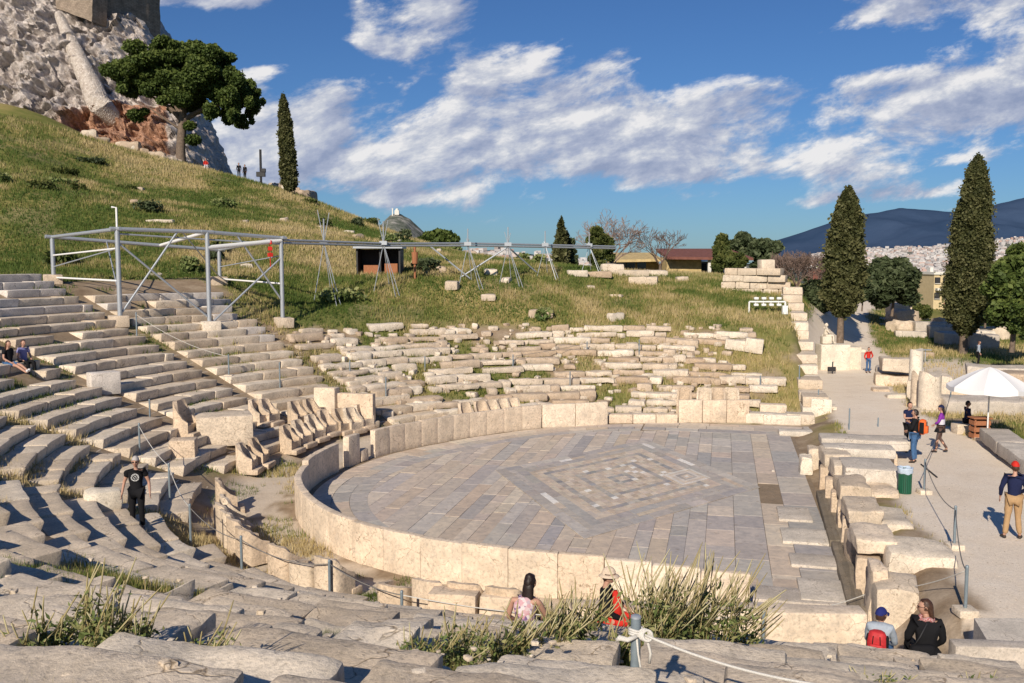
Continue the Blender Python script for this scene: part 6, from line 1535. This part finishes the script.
    if legs:
        frac = {'trousers': .97, 'shorts': .42, 'tights': .99}[legs]; ch = []; gg = g*(1.0 if legs != 'tights' else .15)
        for q_ in 'LR':
            H_, K_, A_ = V_('hp'+q_), V_('kn'+q_), V_('an'+q_)
            c_ = [(V_('hip'), (.137*s*B+gg*.6, .107*s*B+gg*.6)), (H_, .092*s*B+gg*.7), (H_.lerp(K_, .5), .077*s*B+gg*.8)]
            if legs == 'shorts': c_.append((H_.lerp(K_, .8), .072*s*B+gg))
            else: c_ += [(K_, .056*s+gg), (K_.lerp(A_, .5), .052*s+gg), (K_.lerp(A_, frac), .042*s+gg*1.3)]
            ch.append(c_)
        part(legs, ch, bottom)
    for q_ in 'LR':
        A_, T2 = V_('an'+q_), V_('to'+q_); hl = A_-(T2-A_)*.25; hl.z = T2.z+.01*s; part('shoe', [[(hl, (.042*s, .03*s)), (A_.lerp(T2, .5)+Vector((0, 0, -.012*s)), (.046*s, .036*s)), (T2+(T2-A_)*.12, (.038*s, .024*s))], [(A_.lerp(T2, .5)+Vector((0, 0, -.012*s)), (.046*s, .036*s)), (A_, .043*s)]], shoes)
    hd = V_('head'); rt = Matrix.Rotation(rz-R(headyaw), 3, 'Z')@Matrix.Rotation(R(headpitch), 3, 'X')
    def shell(nm, m_, fn, sc_=(1.1, 1.08, 1.08), off=(0, -.006, .008)):
        bm = bmesh.new(); bmesh.ops.create_icosphere(bm, subdivisions=4, radius=1)
        bmesh.ops.delete(bm, geom=[v for v in bm.verts if not fn(v.co)], context='VERTS'); m2 = MB()
        m2.add([tuple(rt@Vector((v.co.x*.076*sc_[0]+off[0], v.co.y*.098*sc_[1]+off[1], v.co.z*.118*sc_[2]+off[2]))*s+hd+Vector(rough((0, 0, 0), .0, 1, 0))) for v in bm.verts], [tuple(q.index for q in f.verts) for f in bm.faces]) if False else None
        bm.verts.ensure_lookup_table(); bm.verts.index_update()
        m2.add([tuple(rt@Vector((v.co.x*.076*sc_[0]+off[0], v.co.y*.098*sc_[1]+off[1], v.co.z*.118*sc_[2]+off[2]))*s+hd) for v in bm.verts], [tuple(q.index for q in f.verts) for f in bm.faces]); bm.free()
        if nm == 'hair': m2.v = [rough(v, .008, 18, 3) for v in m2.v]
        r_ = m2.build(nm, M[m_], None, None, smooth=0, local=True); r_.parent = o; return r_
    if hairstyle:
        shell('hair', hair, lambda c: (c.y < .25+.5*max(0, c.z-.35) and c.z > -.35-.25*(c.y < -.2)) or c.z > .62)
        if hairstyle in ('long', 'bob', 'tail'):
            Ld = {'long': .34, 'bob': .17, 'tail': .22}[hairstyle]; bk = lambda x, y, z: tuple(rt@Vector((x, y, z))*s+hd)
            w_ = {'long': .085, 'bob': .07, 'tail': .03}[hairstyle]
            part('hair', [[(Vector(bk(0, -.05, .05)), (.07*s, .06*s)), (Vector(bk(0, -.085, -.07)), (w_*1.1*s, .04*s)), (Vector(bk(0, -.105, -.10-Ld*.4)), (w_*1.05*s, .035*s)), (Vector(bk(.01, -.10, -.10-Ld)), (w_*.6*s, .02*s))]], hair)
    if cap:
        shell('cap', cap[0], lambda c: c.z > .18+.1*c.y, (1.17, 1.15, 1.14), (0, -.004, .012))
        if cap[1] == 'brim':
            m2 = MB(); n = 12; vs = []
            for k, (f, z) in enumerate(((.98, .038), (1.78, .022))):
                for i in range(n+1): a = R(20+140*i/n); r_ = .088 if k == 0 else .088; vs.append(tuple(rt@Vector((math.cos(a)*.084, math.sin(a)*.10*f, z-(.02*abs(math.cos(a))*k)))*s+hd))
            vs += [(x, y, z-.008) for x, y, z in vs]; K = n+1
            m2.add(vs, [(i, i+1, K+i+1, K+i) for i in range(n)]+[(2*K+i, 3*K+i, 3*K+i+1, 2*K+i+1) for i in range(n)]+[(K+i, K+i+1, 3*K+i+1, 3*K+i) for i in range(n)]); r_ = m2.build('cap_brim', M[cap[0]], None, None, smooth=0, local=True); r_.parent = o
        if cap[1] == 'hat':
            m2 = MB(); n = 24; vs = []
            for k, (f, z) in enumerate(((1.0, .03), (1.3, .015), (1.5, .0), (1.5, -.006), (1.0, .02))):
                for i in range(n): a = 2*PI*i/n; vs.append(tuple(rt@Vector((math.cos(a)*.086*f, math.sin(a)*.105*f, z))*s+hd))
            m2.add(vs, [(k*n+i, k*n+(i+1) % n, (k+1)*n+(i+1) % n, (k+1)*n+i) for k in range(4) for i in range(n)]); r_ = m2.build('hat_brim', M[cap[0]], None, None, smooth=0, local=True); r_.parent = o
    o['_s'] = s
    return o, T_, p
def glasses(o, T_, pose, yaw, rz0, s=1.0):
    hd = Vector(T_(pose['head'])); rt = Matrix.Rotation(rz0-R(yaw), 3, 'Z'); mb = MB()
    for sx in (-1, 1):
        c_ = rt@Vector((sx*.032, .097, .012))*s+hd; mb.add([tuple(c_+rt@Vector(v)*s) for v in ((-.025,0,.016),(.025,0,.016),(.022,.002,-.018),(-.022,.002,-.018),(-.025,-.008,.016),(.025,-.008,.016),(.022,-.008,-.018),(-.022,-.008,-.018))], [(0,1,2,3),(4,7,6,5),(0,4,5,1),(1,5,6,2),(2,6,7,3),(3,7,4,0)])
        mb.tube([tuple(rt@Vector((sx*.055, .09, .02))*s+hd), tuple(rt@Vector((sx*.08, .0, .015))*s+hd)], .004*s, 4)
    mb.box(tuple(rt@Vector((0, .1, .018))*s+hd), (.02*s, .005, .008*s)); q = mb.build('sunglasses', M['eye'], None, None, local=True); q.parent = o
def backpack(p, T_, at, size, m, lb, rz, strap='black'):
    c = Vector(T_(at))+Vector(p); o = empty('backpack', c-Vector((0, 0, size[2]/2)), lb, 'backpack')
    vs, fs = rbox(4, 4, 5, size[0]/2, size[1]/2, size[2]/2, min(size)*.42); mb = MB(); ca, sa = math.cos(rz), math.sin(rz)
    mb.add([rough((x*(1-.25*max(0, z/size[2]))*ca-y*sa, x*(1-.25*max(0, z/size[2]))*sa+y*ca, z+size[2]/2), .012, 9, 2) for x, y, z in vs], fs); q = mb.build('pack_body', M[m], None, None, smooth=0, local=True); q.parent = o
    vs, fs = rbox(3, 2, 3, size[0]*.33, size[1]*.22, size[2]*.24, .02); mb = MB(); oy = -size[1]*.5
    mb.add([(x*ca-(y+oy)*sa, x*sa+(y+oy)*ca, z+size[2]*.34) for x, y, z in vs], fs); q = mb.build('front_pocket', M[m], None, None, smooth=0, local=True); q.parent = o
    for sx in (-1, 1):
        vs, fs = rbox(1, 2, 4, size[0]*.06, size[1]*.30, size[2]*.38, .02); mb = MB(); mb.add([((x+sx*size[0]*.46)*ca-y*sa, (x+sx*size[0]*.46)*sa+y*ca, z+size[2]*.46) for x, y, z in vs], fs); q = mb.build('side_panel', M[strap], None, None, smooth=0, local=True); q.parent = o
        mb = MB(); mb.tube([(x*ca-y*sa, x*sa+y*ca, z) for x, y, z in [(sx*size[0]*.16, -size[1]*.53, size[2]*.86), (sx*size[0]*.2, -size[1]*.6, size[2]*.5), (sx*size[0]*.14, -size[1]*.55, size[2]*.12)]], .007, 4); q = mb.build('zip', M[strap], None, None, local=True); q.parent = o
        mb = MB(); pts = [(sx*size[0]*.3, size[1]*.45, size[2]*.9), (sx*size[0]*.36, size[1]*.5+.10, size[2]*1.02), (sx*size[0]*.4, size[1]*.5+.2, size[2]*.8), (sx*size[0]*.4, size[1]*.5+.12, size[2]*.3), (sx*size[0]*.35, size[1]*.45, size[2]*.15)]
        mb.tube([(x*ca-y*sa, x*sa+y*ca, z) for x, y, z in pts], .014, 5); q = mb.build('strap', M[strap], None, None, smooth=0, local=True); q.parent = o
    return o
# standing man on the rows
pose = stand(elL=(-.27,-.03,1.14), wrL=(-.30,.06,.90), elR=(.27,-.03,1.14), wrR=(.31,.05,.90))
o, T_, p = person(138, 531, 'man in black T-shirt and black trousers standing on the stone rows', pose, 168, 1.78, 'black', 'black', hairstyle=None, sleeves='short', cap=('greyhair', 'none'), build_=1.12)
glasses(o, T_, pose, 0, -R(168))
mb = MB(); rt = Matrix.Rotation(-R(168), 3, 'Z')
ring = [tuple(rt@Vector((math.cos(a)*.085, .142+.01*math.cos(a*2)-.004, 1.30+math.sin(a)*.085))) for a in np.linspace(0, 2*PI, 26)]; mb.tube(ring, .006, 5, caps=False)
for a in np.linspace(0, 2*PI, 13)[:-1]: mb.box(tuple(rt@Vector((math.cos(a)*.068, .145, 1.30+math.sin(a)*.068))), (.018, .006, .014))
mb.tube([tuple(rt@Vector((x, .148, 1.30+z))) for x, z in ((-.03, -.02), (-.02, .025), (.01, .035), (.03, .01), (.015, -.03), (-.01, -.035))], .007, 5)
q = mb.build('round_emblem', M['white'], None, None, local=True); q.parent = o
# seated pair upper left
pose = sit(knL=(-.10,.45,.06), anL=(-.06,.85,-.16), toL=(-.05,.92,-.06), knR=(.08,.46,.05), anR=(.05,.88,-.18), toR=(.06,.95,-.08), wrL=(-.20,-.20,.05), elL=(-.25,-.12,.30))
p0 = hit(9, 371); person(0, 0, 'barefaced woman in dark top and denim shorts stretching her bare legs on the seats', pose, 110, 1.68, 'black', 'jeans', 'hairb', 'bob', 'whiteshoe', 'short', 'shorts', loc=p0+Vector((0, 0, .12)))
p1 = hit(21, 370); person(0, 0, 'person in lavender top with dark trousers seated beside the woman in shorts', sit(), 120, 1.68, 'lav', 'black', 'hairb', 'short', 'shoe', 'short', loc=p1+Vector((0, .2, .12)))
# woman with long hair, foreground
pose = sit(chest=(.02,.04,.49), neck=(.03,.06,.63), head=(.05,.10,.77), elR=(.26,.12,.34), wrR=(.17,.30,.20))
pw = atY(525, 641, 11.6); person(0, 0, 'woman with long dark hair in a floral sleeveless blouse seen from behind', pose, 12, 1.68, 'floral', 'black', 'hair', 'long', 'shoe', 'none', loc=pw, headyaw=10, topname='blouse')
# woman in hat with red and black
pose = sit(head=(0,.04,.78), elL=(-.25,.12,.33), wrL=(-.10,.28,.28))
pr = atY(606, 626, 12.6); o, T_, p = person(0, 0, 'person in pale sun hat and black and red jacket seated behind the weeds', pose, 100, 1.62, 'black', 'red', 'hairb', 'short', 'shoe', 'long', loc=pr, cap=('strawhat', 'hat'), topname='jacket')
mb = MB(); mb.tube([T_((-.02, .13, .55)), T_((.0, .17, .35)), T_((.02, .18, .12))], [.05, .07, .08], 8); q = mb.build('scarf', M['red'], None, None, smooth=0, local=True); q.parent = o
# boy and woman at lower right
pose = sit(chest=(0,.06,.47), neck=(0,.09,.59), head=(.0,.13,.72), elL=(-.20,.12,.28), wrL=(-.10,.30,.2), elR=(.22,.16,.28), wrR=(.12,.34,.20))
pby = atY(879, 661, 12.6); o, T_, p = person(0, 0, 'boy in blue baseball cap and grey fleece with his back turned', pose, 28, 1.50, 'greycloth', 'jeans', 'hairb', 'short', 'shoe', 'long', loc=pby, cap=('bluecap', 'brim'), headyaw=30, topname='fleece')
backpack(p, T_, (-.02, -.17, .34), (.27, .17, .40), 'redpack', 'red and dark backpack on the back of the boy in the cap', -R(28))
pose = sit(neck=(0,.0,.63), head=(-.02,.02,.78), elL=(-.24,.06,.30), wrL=(-.18,.28,.20), elR=(.25,.02,.30), wrR=(.15,.2,.12))
pwm = atY(925, 660, 12.9); o, T_, p = person(0, 0, 'dark haired woman in black sweater and knitted scarf seated beside the boy', pose, 8, 1.72, 'black', 'black', 'hairb', 'bob', 'shoe', 'long', loc=pwm, headyaw=-75, topname='sweater', build_=1.1)
glasses(o, T_, pose, -75, -R(8))
mb = MB(); ring = [Vector(T_((math.cos(a)*.085, math.sin(a)*.08+.0, .625+.02*math.sin(a*3)))) for a in np.linspace(0, 2*PI, 16)]; mb.tube(ring, .032, 7, caps=False); q = mb.build('scarf', M['scarf'], None, None, smooth=0, local=True); q.parent = o
hb_ = empty('handbag', p+Vector((-.12, -.17, .0)), 'black shoulder bag resting behind the seated woman in black', 'handbag'); vs, fs = rbox(3, 3, 3, .17, .07, .14, .05); mb = MB(); mb.add([(x, y, z+.16) for x, y, z in vs], fs); q = mb.build('bag_body', M['black'], None, None, smooth=0, local=True); q.parent = hb_
mb = MB(); mb.tube([(-.12, 0, .28), (-.05, -.02, .42), (.06, .02, .60)], .01, 5); q = mb.build('strap', M['dark'], None, None, smooth=0, local=True); q.parent = hb_
# right side walkers
pose = stand(knL=(-.11,.0,.50), anL=(-.16,-.05,.09), toL=(-.20,.10,.03), anR=(.15,.02,.09), toR=(.2,.15,.03), elR=(.25,.02,1.14), wrR=(.14,.18,1.02), elL=(-.26,-.02,1.14), wrL=(-.26,.10,.92))
person(1012, 539, 'man in red cap, navy sweater and tan trousers walking on the gravel', pose, 20, 1.80, 'navy', 'khaki', 'hairb', 'short', 'shoe', 'long', cap=('red', 'brim'), headyaw=-10, topname='sweater', build_=1.12)
pose = stand(elR=(.26,.08,1.18), wrR=(.08,.20,1.30), elL=(-.24,.05,1.15), wrL=(-.10,.22,1.05))
o, T_, p = person(914, 463, 'man in black jacket and blue jeans carrying an orange backpack', pose, -55, 1.80, 'black', 'jeans', 'hair', 'short', 'shoe', 'long', topname='jacket', build_=1.08)
backpack(p, T_, (0, -.22, 1.20), (.34, .24, .50), 'orange', 'orange backpack on the man in jeans', -R(-55))
person(908, 452, 'man in dark T-shirt half hidden behind the man in jeans', stand(elL=(-.24,.1,1.2), wrL=(-.05,.22,1.22), elR=(.24,.1,1.2), wrR=(.05,.22,1.22)), 170, 1.80, 'navy', 'black', 'hair', 'short', 'shoe', 'short')
pose = stand(knL=(-.10,.10,.52), anL=(-.12,.12,.10), toL=(-.13,.27,.04), knR=(.10,.04,.52), anR=(.12,-.22,.14), toR=(.12,-.10,.05), elR=(.26,-.04,1.16), wrR=(.28,.06,.95), elL=(-.26,.06,1.16), wrL=(-.2,.2,1.05))
o, T_, p = person(940, 453, 'woman in purple and white top, black shorts and dark tights walking away', pose, -60, 1.70, 'purple', 'tights', 'hair', 'bob', 'shoe', 'long', 'tights', skirt=('black', .45), cap=('navy', 'none'), topname='purple_top')
mb = MB(); n = 18; vs = []
for z in (1.05, 1.24):
    for i in range(n): a = 2*PI*i/n; vs.append(T_((math.cos(a)*.172, math.sin(a)*.13, z)))
mb.add(vs, [(i, (i+1) % n, n+(i+1) % n, n+i) for i in range(n)]); q = mb.build('white_band', M['palecloth'], None, None, smooth=0, local=True); q.parent = o
jb = empty('jacket', Vector(T_((.30, .02, .75)))+p, 'dark jacket carried by the woman in purple', 'jacket'); mb = MB(); vs, fs = rbox(3, 3, 4, .09, .14, .22, .07); mb.add([rough((x, y, z+.15), .04, 6, 1) for x, y, z in vs], fs); q = mb.build('folded_cloth', M['black'], None, None, smooth=0, local=True); q.parent = jb
person(868, 373, 'person in red top and blue jeans standing far up the path', stand(elL=(-.30,.0,1.16), wrL=(-.14,.10,1.0), elR=(.27,-.02,1.14)), 175, 1.65, 'red', 'jeans', 'hair', 'short', 'shoe', 'long')
person(978, 366, 'person in pale top and long black trousers standing by the tall cypress', stand(), 110, 1.70, 'greycloth', 'black', 'hairb', 'short', 'shoe', 'long')
person(843, 317, 'distant person in orange red top near the top of the path', stand(), 170, 1.72, 'red', 'black', 'hair', 'short')
person(838, 318, 'distant person in dark clothes behind the statue', stand(), 180, 1.72, 'navy', 'black', 'hair', 'short') if False else None
pp = hit(974, 434); person(0, 0, 'person in dark blue seated in the shade beside the wooden crate', sit(), 100, 1.7, 'navy', 'black', 'hair', 'short', 'shoe', 'long', loc=pp+Vector((-.2, .2, .4)))
stone('marble_block', 'low block used as a seat in the parasol shade', 'stone block', (pp.x-.35, pp.y+.2, pp.z-.05), (.7, .6, .43), 0, 'block')
for px, py, lb, c1, f, ps in [(206,169,'person in red top seated on the ridge right of the pine','red',160,'sit'),(239,176,'left dark silhouette of the pair on the ridge','black',170,'stand'),(245,176,'right dark silhouette of the pair on the ridge','black',200,'stand')]:
    Y = 103; q = atY(px, py, Y); q.z = g1(q.x, q.y)+(.35 if ps == 'sit' else 0); person(0, 0, lb, sit() if ps == 'sit' else stand(), f, 1.7, c1, 'palecloth' if c1 == 'red' else 'black', 'hair', 'short', loc=q)
    if ps == 'sit': stone('boulder', 'boulder under the seated person in red', 'boulder', (q.x, q.y, q.z-.5), (.8, .6, .5), 0, 'rubble', .1, .08)
# ------------------------------------------------------------------ statue on its pedestal
pd = hit(832, 369, y0=38); sc = pd.y/F
ped = stone('statue_pedestal', 'tall white marble pedestal under the seated statue', 'pedestal', (pd.x, pd.y, pd.z-.05), (29*sc, 1.3, 26*sc), 0, 'whitemarble', .04, .015)
stone('marble_block', 'white block joined to the right side of the statue pedestal', 'stone block', (pd.x+21*sc, pd.y+.3, pd.z-.05), (13*sc, 1.2, 23*sc), 0, 'whitemarble', .04, .02)
pose = sit(elR=(.24,.1,.34), wrR=(.10,.30,.28))
lc = Vector((pd.x-7*sc, pd.y, pd.z+26*sc+.38))
M['marbleskin'] = M['whitemarble']
o, T_, p = person(0, 0, 'white marble statue of a seated robed man', pose, 95, 1.8, 'whitemarble', 'whitemarble', 'whitemarble', 'short', 'whitemarble', 'long', loc=lc, skinm='whitemarble', skirt=('whitemarble', 1.0), name='seated_statue', cat='statue', topname='robe', build_=1.25)
vs, fs = rbox(2, 2, 2, .3, .28, .24, .03); mb = MB(); mb.add([(x, y, z-.16) for x, y, z in vs], fs); q = mb.build('stone_seat', M['whitemarble'], None, None, smooth=30, local=True); q.parent = o
for v in list(o.children):
    if v.type == 'MESH' and v.name.startswith('body'):
        v.data.materials[1] = M['whitemarble']; v.data.materials[2] = M['whitemarble']
p = hit(826, 372, y0=38); o = empty('info_sign', p+Vector((.1, -.9, 0)), 'small black box on a short post in front of the statue pedestal', 'sign')
mb = MB(); mb.tube([(0, 0, 0), (0, 0, .75)], .04, 6); q = mb.build('pole', M['dark'], None, None, local=True); q.parent = o
mb = MB(); mb.box((-.05, 0, .28), (.5, .12, .3), .1); q = mb.build('panel', M['dark'], None, None, local=True); q.parent = o
p = hit(937, 373, y0=35); o = empty('info_board', atZ(925, 362, .3), 'small grey information board near the tall cypress', 'sign')
mb = MB(); mb.tube([(0, 0, 0), (0, 0, .8)], .04, 6); q = mb.build('pole', M['steel'], None, None, local=True); q.parent = o
mb = MB(); mb.box((0, 0, .85), (.7, .4, .05)); q = mb.build('panel', M['steel'], None, None, local=True); q.parent = o

# ------------------------------------------------------------------ weeds and grass
def weed(x, y, z, hgt, nst, lb, spread=.5, lean=(0, 0), leafy=1.0, name='weed_plant', group=None, headr=.0072, sparse=False):
    nst = int(nst*2.1); o = empty(name, (x, y, z), lb, 'weed', group); mb = MB(); hd = mb; LP, LT = [], []
    for k in range(nst):
        a = random.uniform(0, 2*PI); r_ = random.random()**.6; L = hgt*random.uniform(.6, 1.05)
        b0 = Vector((math.cos(a)*spread*.25*r_, math.sin(a)*spread*.25*r_, 0)); tp = b0+Vector((math.cos(a)*spread*r_*.9+lean[0]*L, math.sin(a)*spread*r_*.7+lean[1]*L, L)); cv = Vector((random.uniform(-.05, .13), random.uniform(-.08, .08), -.02))*L*1.9
        md = b0.lerp(tp, .5)-Vector((math.cos(a), math.sin(a), 0))*L*.08*r_; pts = [b0, md, b0.lerp(tp, .8)+cv*.5, tp+cv]
        mb.tube(pts, [.0042, .0036, .003, .002], 4, tint=random.uniform(.1, .6), caps=False)
        e = pts[3]; e0 = pts[2]; d = (e-e0)
        hd.tube([e0-d*.9, e0-d*.2, e0+d*.4, e], [.004, headr*.75, headr, .003], 5, tint=random.uniform(.4, 1.0))
        nl = int((22 if y > 7 else 46)*leafy)
        for q in range(nl):
            t = random.random()**1.4*.85; c = b0.lerp(md, t*2) if t < .5 else md.lerp(e0, (t-.5)*2)
            LP.append(c+Vector((random.gauss(0, .03), random.gauss(0, .03), random.gauss(0, .02)))); LT.append(random.uniform(.3, 1.0))
    q = mb.build('stems', M['stalk'], None, None, smooth=0, local=True); q.parent = o
    if LP: q = leaf_quads(np.array([tuple(v) for v in LP]), .026 if y > 7 else .0145, M['weed'], 'leaves', None, np.array(LT), asp=3.2); q.parent = o; q.location = (0, 0, 0)
    return o
for i, (px, py, Y, h_, n_, sp_, lb) in enumerate([(570,660,8.6,.66,14,.32,'weed clump between the long haired woman and the hatted person'),(618,666,8.3,.42,10,.30,'weed clump in front of the hatted person'),(655,664,8.3,.92,26,.45,'tall dry weeds just right of the foreground post'),
        (700,662,8.8,.95,24,.5,'spreading tall weeds in the middle foreground'),(735,650,9.6,.80,14,.4,'thinner weeds at the right end of the clump'),(545,668,8.0,.5,14,.4,'low weeds at the feet of the long haired woman'),
        (500,672,7.6,.45,12,.35,'low weeds left of the long haired woman'),(675,640,10.5,.75,18,.5,'weeds farther back behind the tall clump'),(585,640,10.5,.6,10,.3,'weeds behind and left of the hatted person')]):
    p = atY(px, py, Y); z = g1(p.x, p.y); weed(p.x, p.y, z-.05, h_*1.3, int(n_*1.3), lb, sp_, lean=(.05, 0))
for i, (px, py, Y, h_, n_, sp_, lb) in enumerate([(50,700,4.9,.50,9,.22,'leafy weed with tall seed spikes at the lower left corner'),(92,700,4.7,.66,10,.2,'weed with the tallest leaning spikes at the lower left'),(125,700,4.8,.58,9,.2,'weed with curved spikes right of the tallest ones'),(150,700,4.7,.35,5,.15,'short weed right of the lower left clump'),
        (205,700,4.6,.44,8,.14,'leaning dry weed by the dark hollow'),(30,705,4.6,.35,6,.2,'small leafy weed in the left corner'),(420,690,6.2,.42,10,.3,'grassy weed at the bottom left of centre'),(455,690,6.4,.5,10,.3,'upright dry grass clump left of centre bottom'),(880,695,7,.25,8,.3,'low weed at the bottom right'),(985,690,7.5,.28,8,.25,'low weed before the parapet')]):
    p = atY(px, py, Y); z = g1(p.x, p.y); z = max(z, p.z-.15) if py < 702 else z; weed(p.x, p.y, z, h_, n_, lb, sp_, lean=(.12, 0), leafy=1.3, headr=.0048)
# grass scattered as blades
def grass_field(name, lb, npts, rng_a, rng_r, hmin, hmax, width, fn, seed=0):
    a = np.radians(rng_a[0]+(rng_a[1]-rng_a[0])*RNG.random(npts)); r_ = rng_r[0]*(rng_r[1]/rng_r[0])**RNG.random(npts)
    x = np.sin(a)*r_; y = np.cos(a)*r_; pr = fn(x, y); keep = RNG.random(npts) < pr; x = x[keep]; y = y[keep]; n = len(x); r_ = r_[keep]
    z = gz(x, y); k = 3; scl = np.clip((r_/45)**.5, .5, 1.6)
    patch = .5+(fb(x, y, .085, 4)-.5)*1.25+(fb(x, y, .45, 8)-.5)*.8
    bx_ = np.repeat(x, k)+RNG.normal(size=n*k)*.06*np.repeat(scl, k); by = np.repeat(y, k)+RNG.normal(size=n*k)*.06*np.repeat(scl, k); bz = np.repeat(z, k)
    hh = (hmin+(hmax-hmin)*RNG.random(n*k)*(.5+np.repeat(patch, k)))*np.repeat(scl, k); an = RNG.random(n*k)*2*PI; ww = width*np.repeat(scl, k)*(.7+.6*RNG.random(n*k))
    lx, ly = RNG.normal(size=(2, n*k))*.28*hh
    V = np.stack([np.stack([bx_-np.cos(an)*ww, by-np.sin(an)*ww, bz-.03], -1), np.stack([bx_+np.cos(an)*ww, by+np.sin(an)*ww, bz-.03], -1), np.stack([bx_+lx, by+ly, bz+hh], -1)], 1).reshape(-1, 3)
    tint = np.clip((np.repeat(patch, k)-.5)*2.4+.50-.12*np.repeat(sstep(-6, 6, x), k)+RNG.normal(size=n*k)*.2, 0, 1)
    o = npmesh(name, V, np.arange(len(V)).reshape(-1, 3), M['grass'], np.repeat(tint, 3), nper=3); tag(o, lb, 'grass', kind='stuff'); return n
def f_hill(x, y):
    g, v = region(x, y); s, e = se(x, y); d, phi = dist(s, e); past = sstep(0, 1.0, d-dmax(phi))*sstep(66, 80, phi)*(1-sstep(6.5, 8, s)); return np.clip(g*past, 0, 1)
def f_seats(x, y):
    g, v = region(x, y); s, e = se(x, y); d, phi = dist(s, e); past = sstep(0, 1.0, d-dmax(phi))*sstep(66, 80, phi)
    gn = fb(x, y, .35, 9); return np.clip((1-past)*(s < 6.8)*(d > .15)*np.where(phi > 118, sstep(.30, .48, gn)*(d > 1.0), sstep(.58, .66, gn)*.6), 0, 1)
def f_right(x, y):
    g, v = region(x, y); s, e = se(x, y); return g*(s > 7.9)*(y < 120)
n1 = grass_field('hillside_grass', 'green and straw coloured grass covering the hillside above the theatre', 260000, (-45, 19), (36, 112), .05, .26, .022, f_hill)
n2 = grass_field('seat_row_grass', 'green tufts growing between the stone rows', 150000, (-36, 22), (14, 56), .08, .30, .02, f_seats)
n3 = grass_field('verge_grass', 'grass and weeds growing on the verges right of the theatre', 110000, (8, 40), (12, 110), .05, .24, .022, f_right)
def f_walk(x, y):
    s, e = se(x, y); d, phi = dist(s, e); gn = fb(x, y, .8, 19); return (d > .25)*(d < 2.7)*(phi < 110)*(s < 5)*sstep(.52, .62, gn)*(1-.6*(d > .8)*(d < 1.5))
n4 = grass_field('walkway_grass', 'green tufts in the curved walkway around the barrier', 40000, (-30, 12), (15, 34), .05, .24, .012, f_walk)
def f_fore(x, y):
    s, e = se(x, y); d, phi = dist(s, e); gn = fb(x, y, 1.1, 23); return (phi < 60)*(d > 3)*sstep(.52, .62, gn)*.9*(s < 6.5)
n5 = grass_field('foreground_grass', 'low green grass in the hollows between the nearest stone rows', 110000, (-34, 30), (3.5, 16), .10, .34, .006, f_fore)
print('grass', n1, n2, n3, n4, n5)
for ob in list(bpy.data.objects):
    if '_s' in ob: del ob['_s']
# low shrubs and stones dotted over the hillside
for i in range(34):
    a = R(random.uniform(-32, 2)); r_ = random.uniform(50, 98); x, y = math.sin(a)*r_, math.cos(a)*r_
    if not f_hill(np.array([x]), np.array([y]))[0] > .5: continue
    px, py = proj((x, y, g1(x, y))); sc = r_/F
    hz = random.uniform(.35, .9); w_ = random.uniform(.5, 1.5)
    o = empty('low_shrub', (x, y, g1(x, y)), 'low green scrub bush on the grassy hillside', 'shrub', 'low scrub bushes on the hillside')
    P, tn = blob_points([((random.uniform(-w_, w_)*.6, random.uniform(-w_, w_)*.5, hz*.4), (w_*.5, w_*.5, hz*.6)) for q in range(5)], 500); P[:, 2] = np.maximum(P[:, 2], 0); crown(o, P, tn, .16, random.choice(['bush', 'olive', 'weed']), 'leaves')
for i in range(22):
    a = R(random.uniform(-32, 8)); r_ = random.uniform(52, 90); x, y = math.sin(a)*r_, math.cos(a)*r_
    if not f_hill(np.array([x]), np.array([y]))[0] > .5: continue
    stone('boulder', 'small pale stone half sunk in the hillside grass', 'boulder', (x, y, g1(x, y)-.12), (random.uniform(.4, 1.1), random.uniform(.4, .8), random.uniform(.25, .5)), random.random()*3, 'rubble', .12, .1, 1.8, group='small stones in the hillside grass')
# loose chips lying on the nearest rows
cm = MB()
for q in range(420):
    a = R(random.uniform(-30, 28)); r_ = 3.8*(5.0**random.random()); x, y = math.sin(a)*r_, math.cos(a)*r_; s_, e_ = se(x, y)
    d_, ph_ = dist(s_, e_); 
    if ph_ > 60 or d_ < 3 or s_ > 6.4: continue
    k_ = (float(d_)-2.95)/.76; dd_ = 2.95+.76*math.floor(k_); z = cavz(dd_+.38, float(ph_))-.20+.34; sz = random.uniform(.008, .034)
    vs, fs = rbox(1, 1, 1, sz*1.2, sz*.9, sz*.6, sz*.3); rz = random.random()*3; ca_, sa_ = math.cos(rz), math.sin(rz)
    cm.add([rough((x+vx*ca_-vy*sa_, y+vx*sa_+vy*ca_, z+vz), sz*.35, 14, q) for vx, vy, vz in vs], fs, random.random())
tag(cm.build('stone_chips', M['seat'], smooth=40), 'loose chips and pebbles lying on the nearest stone rows', 'pebbles', kind='stuff')
# gravel grains on the path
n = 9000; a = np.radians(RNG.uniform(12, 36, n)); r_ = 14*(6.0**RNG.random(n)); x = np.sin(a)*r_; y = np.cos(a)*r_; g_, v_ = region(x, y); kp = v_ > .5; x, y = x[kp], y[kp]; n = len(x); z = gz(x, y); sz = RNG.uniform(.008, .026, n)
th = RNG.random(n)*6.28; P0 = np.stack([x, y, z], -1); vv = []
for k in range(3): vv.append(P0+np.stack([np.cos(th+k*2.09)*sz, np.sin(th+k*2.09)*sz, np.zeros(n)-.003], -1))
vv.append(P0+np.stack([0*x, 0*x, sz*.7], -1)); V = np.stack(vv, 1).reshape(-1, 3); b4 = np.arange(n)[:, None]*4
Fq = np.concatenate([b4+np.array([[0, 1, 3]]), b4+np.array([[1, 2, 3]]), b4+np.array([[2, 0, 3]])]); tag(npmesh('path_gravel', V, Fq, M['rubble'], np.repeat(RNG.random(n), 4), nper=3), 'loose gravel grains scattered on the pale path', 'gravel', kind='stuff')
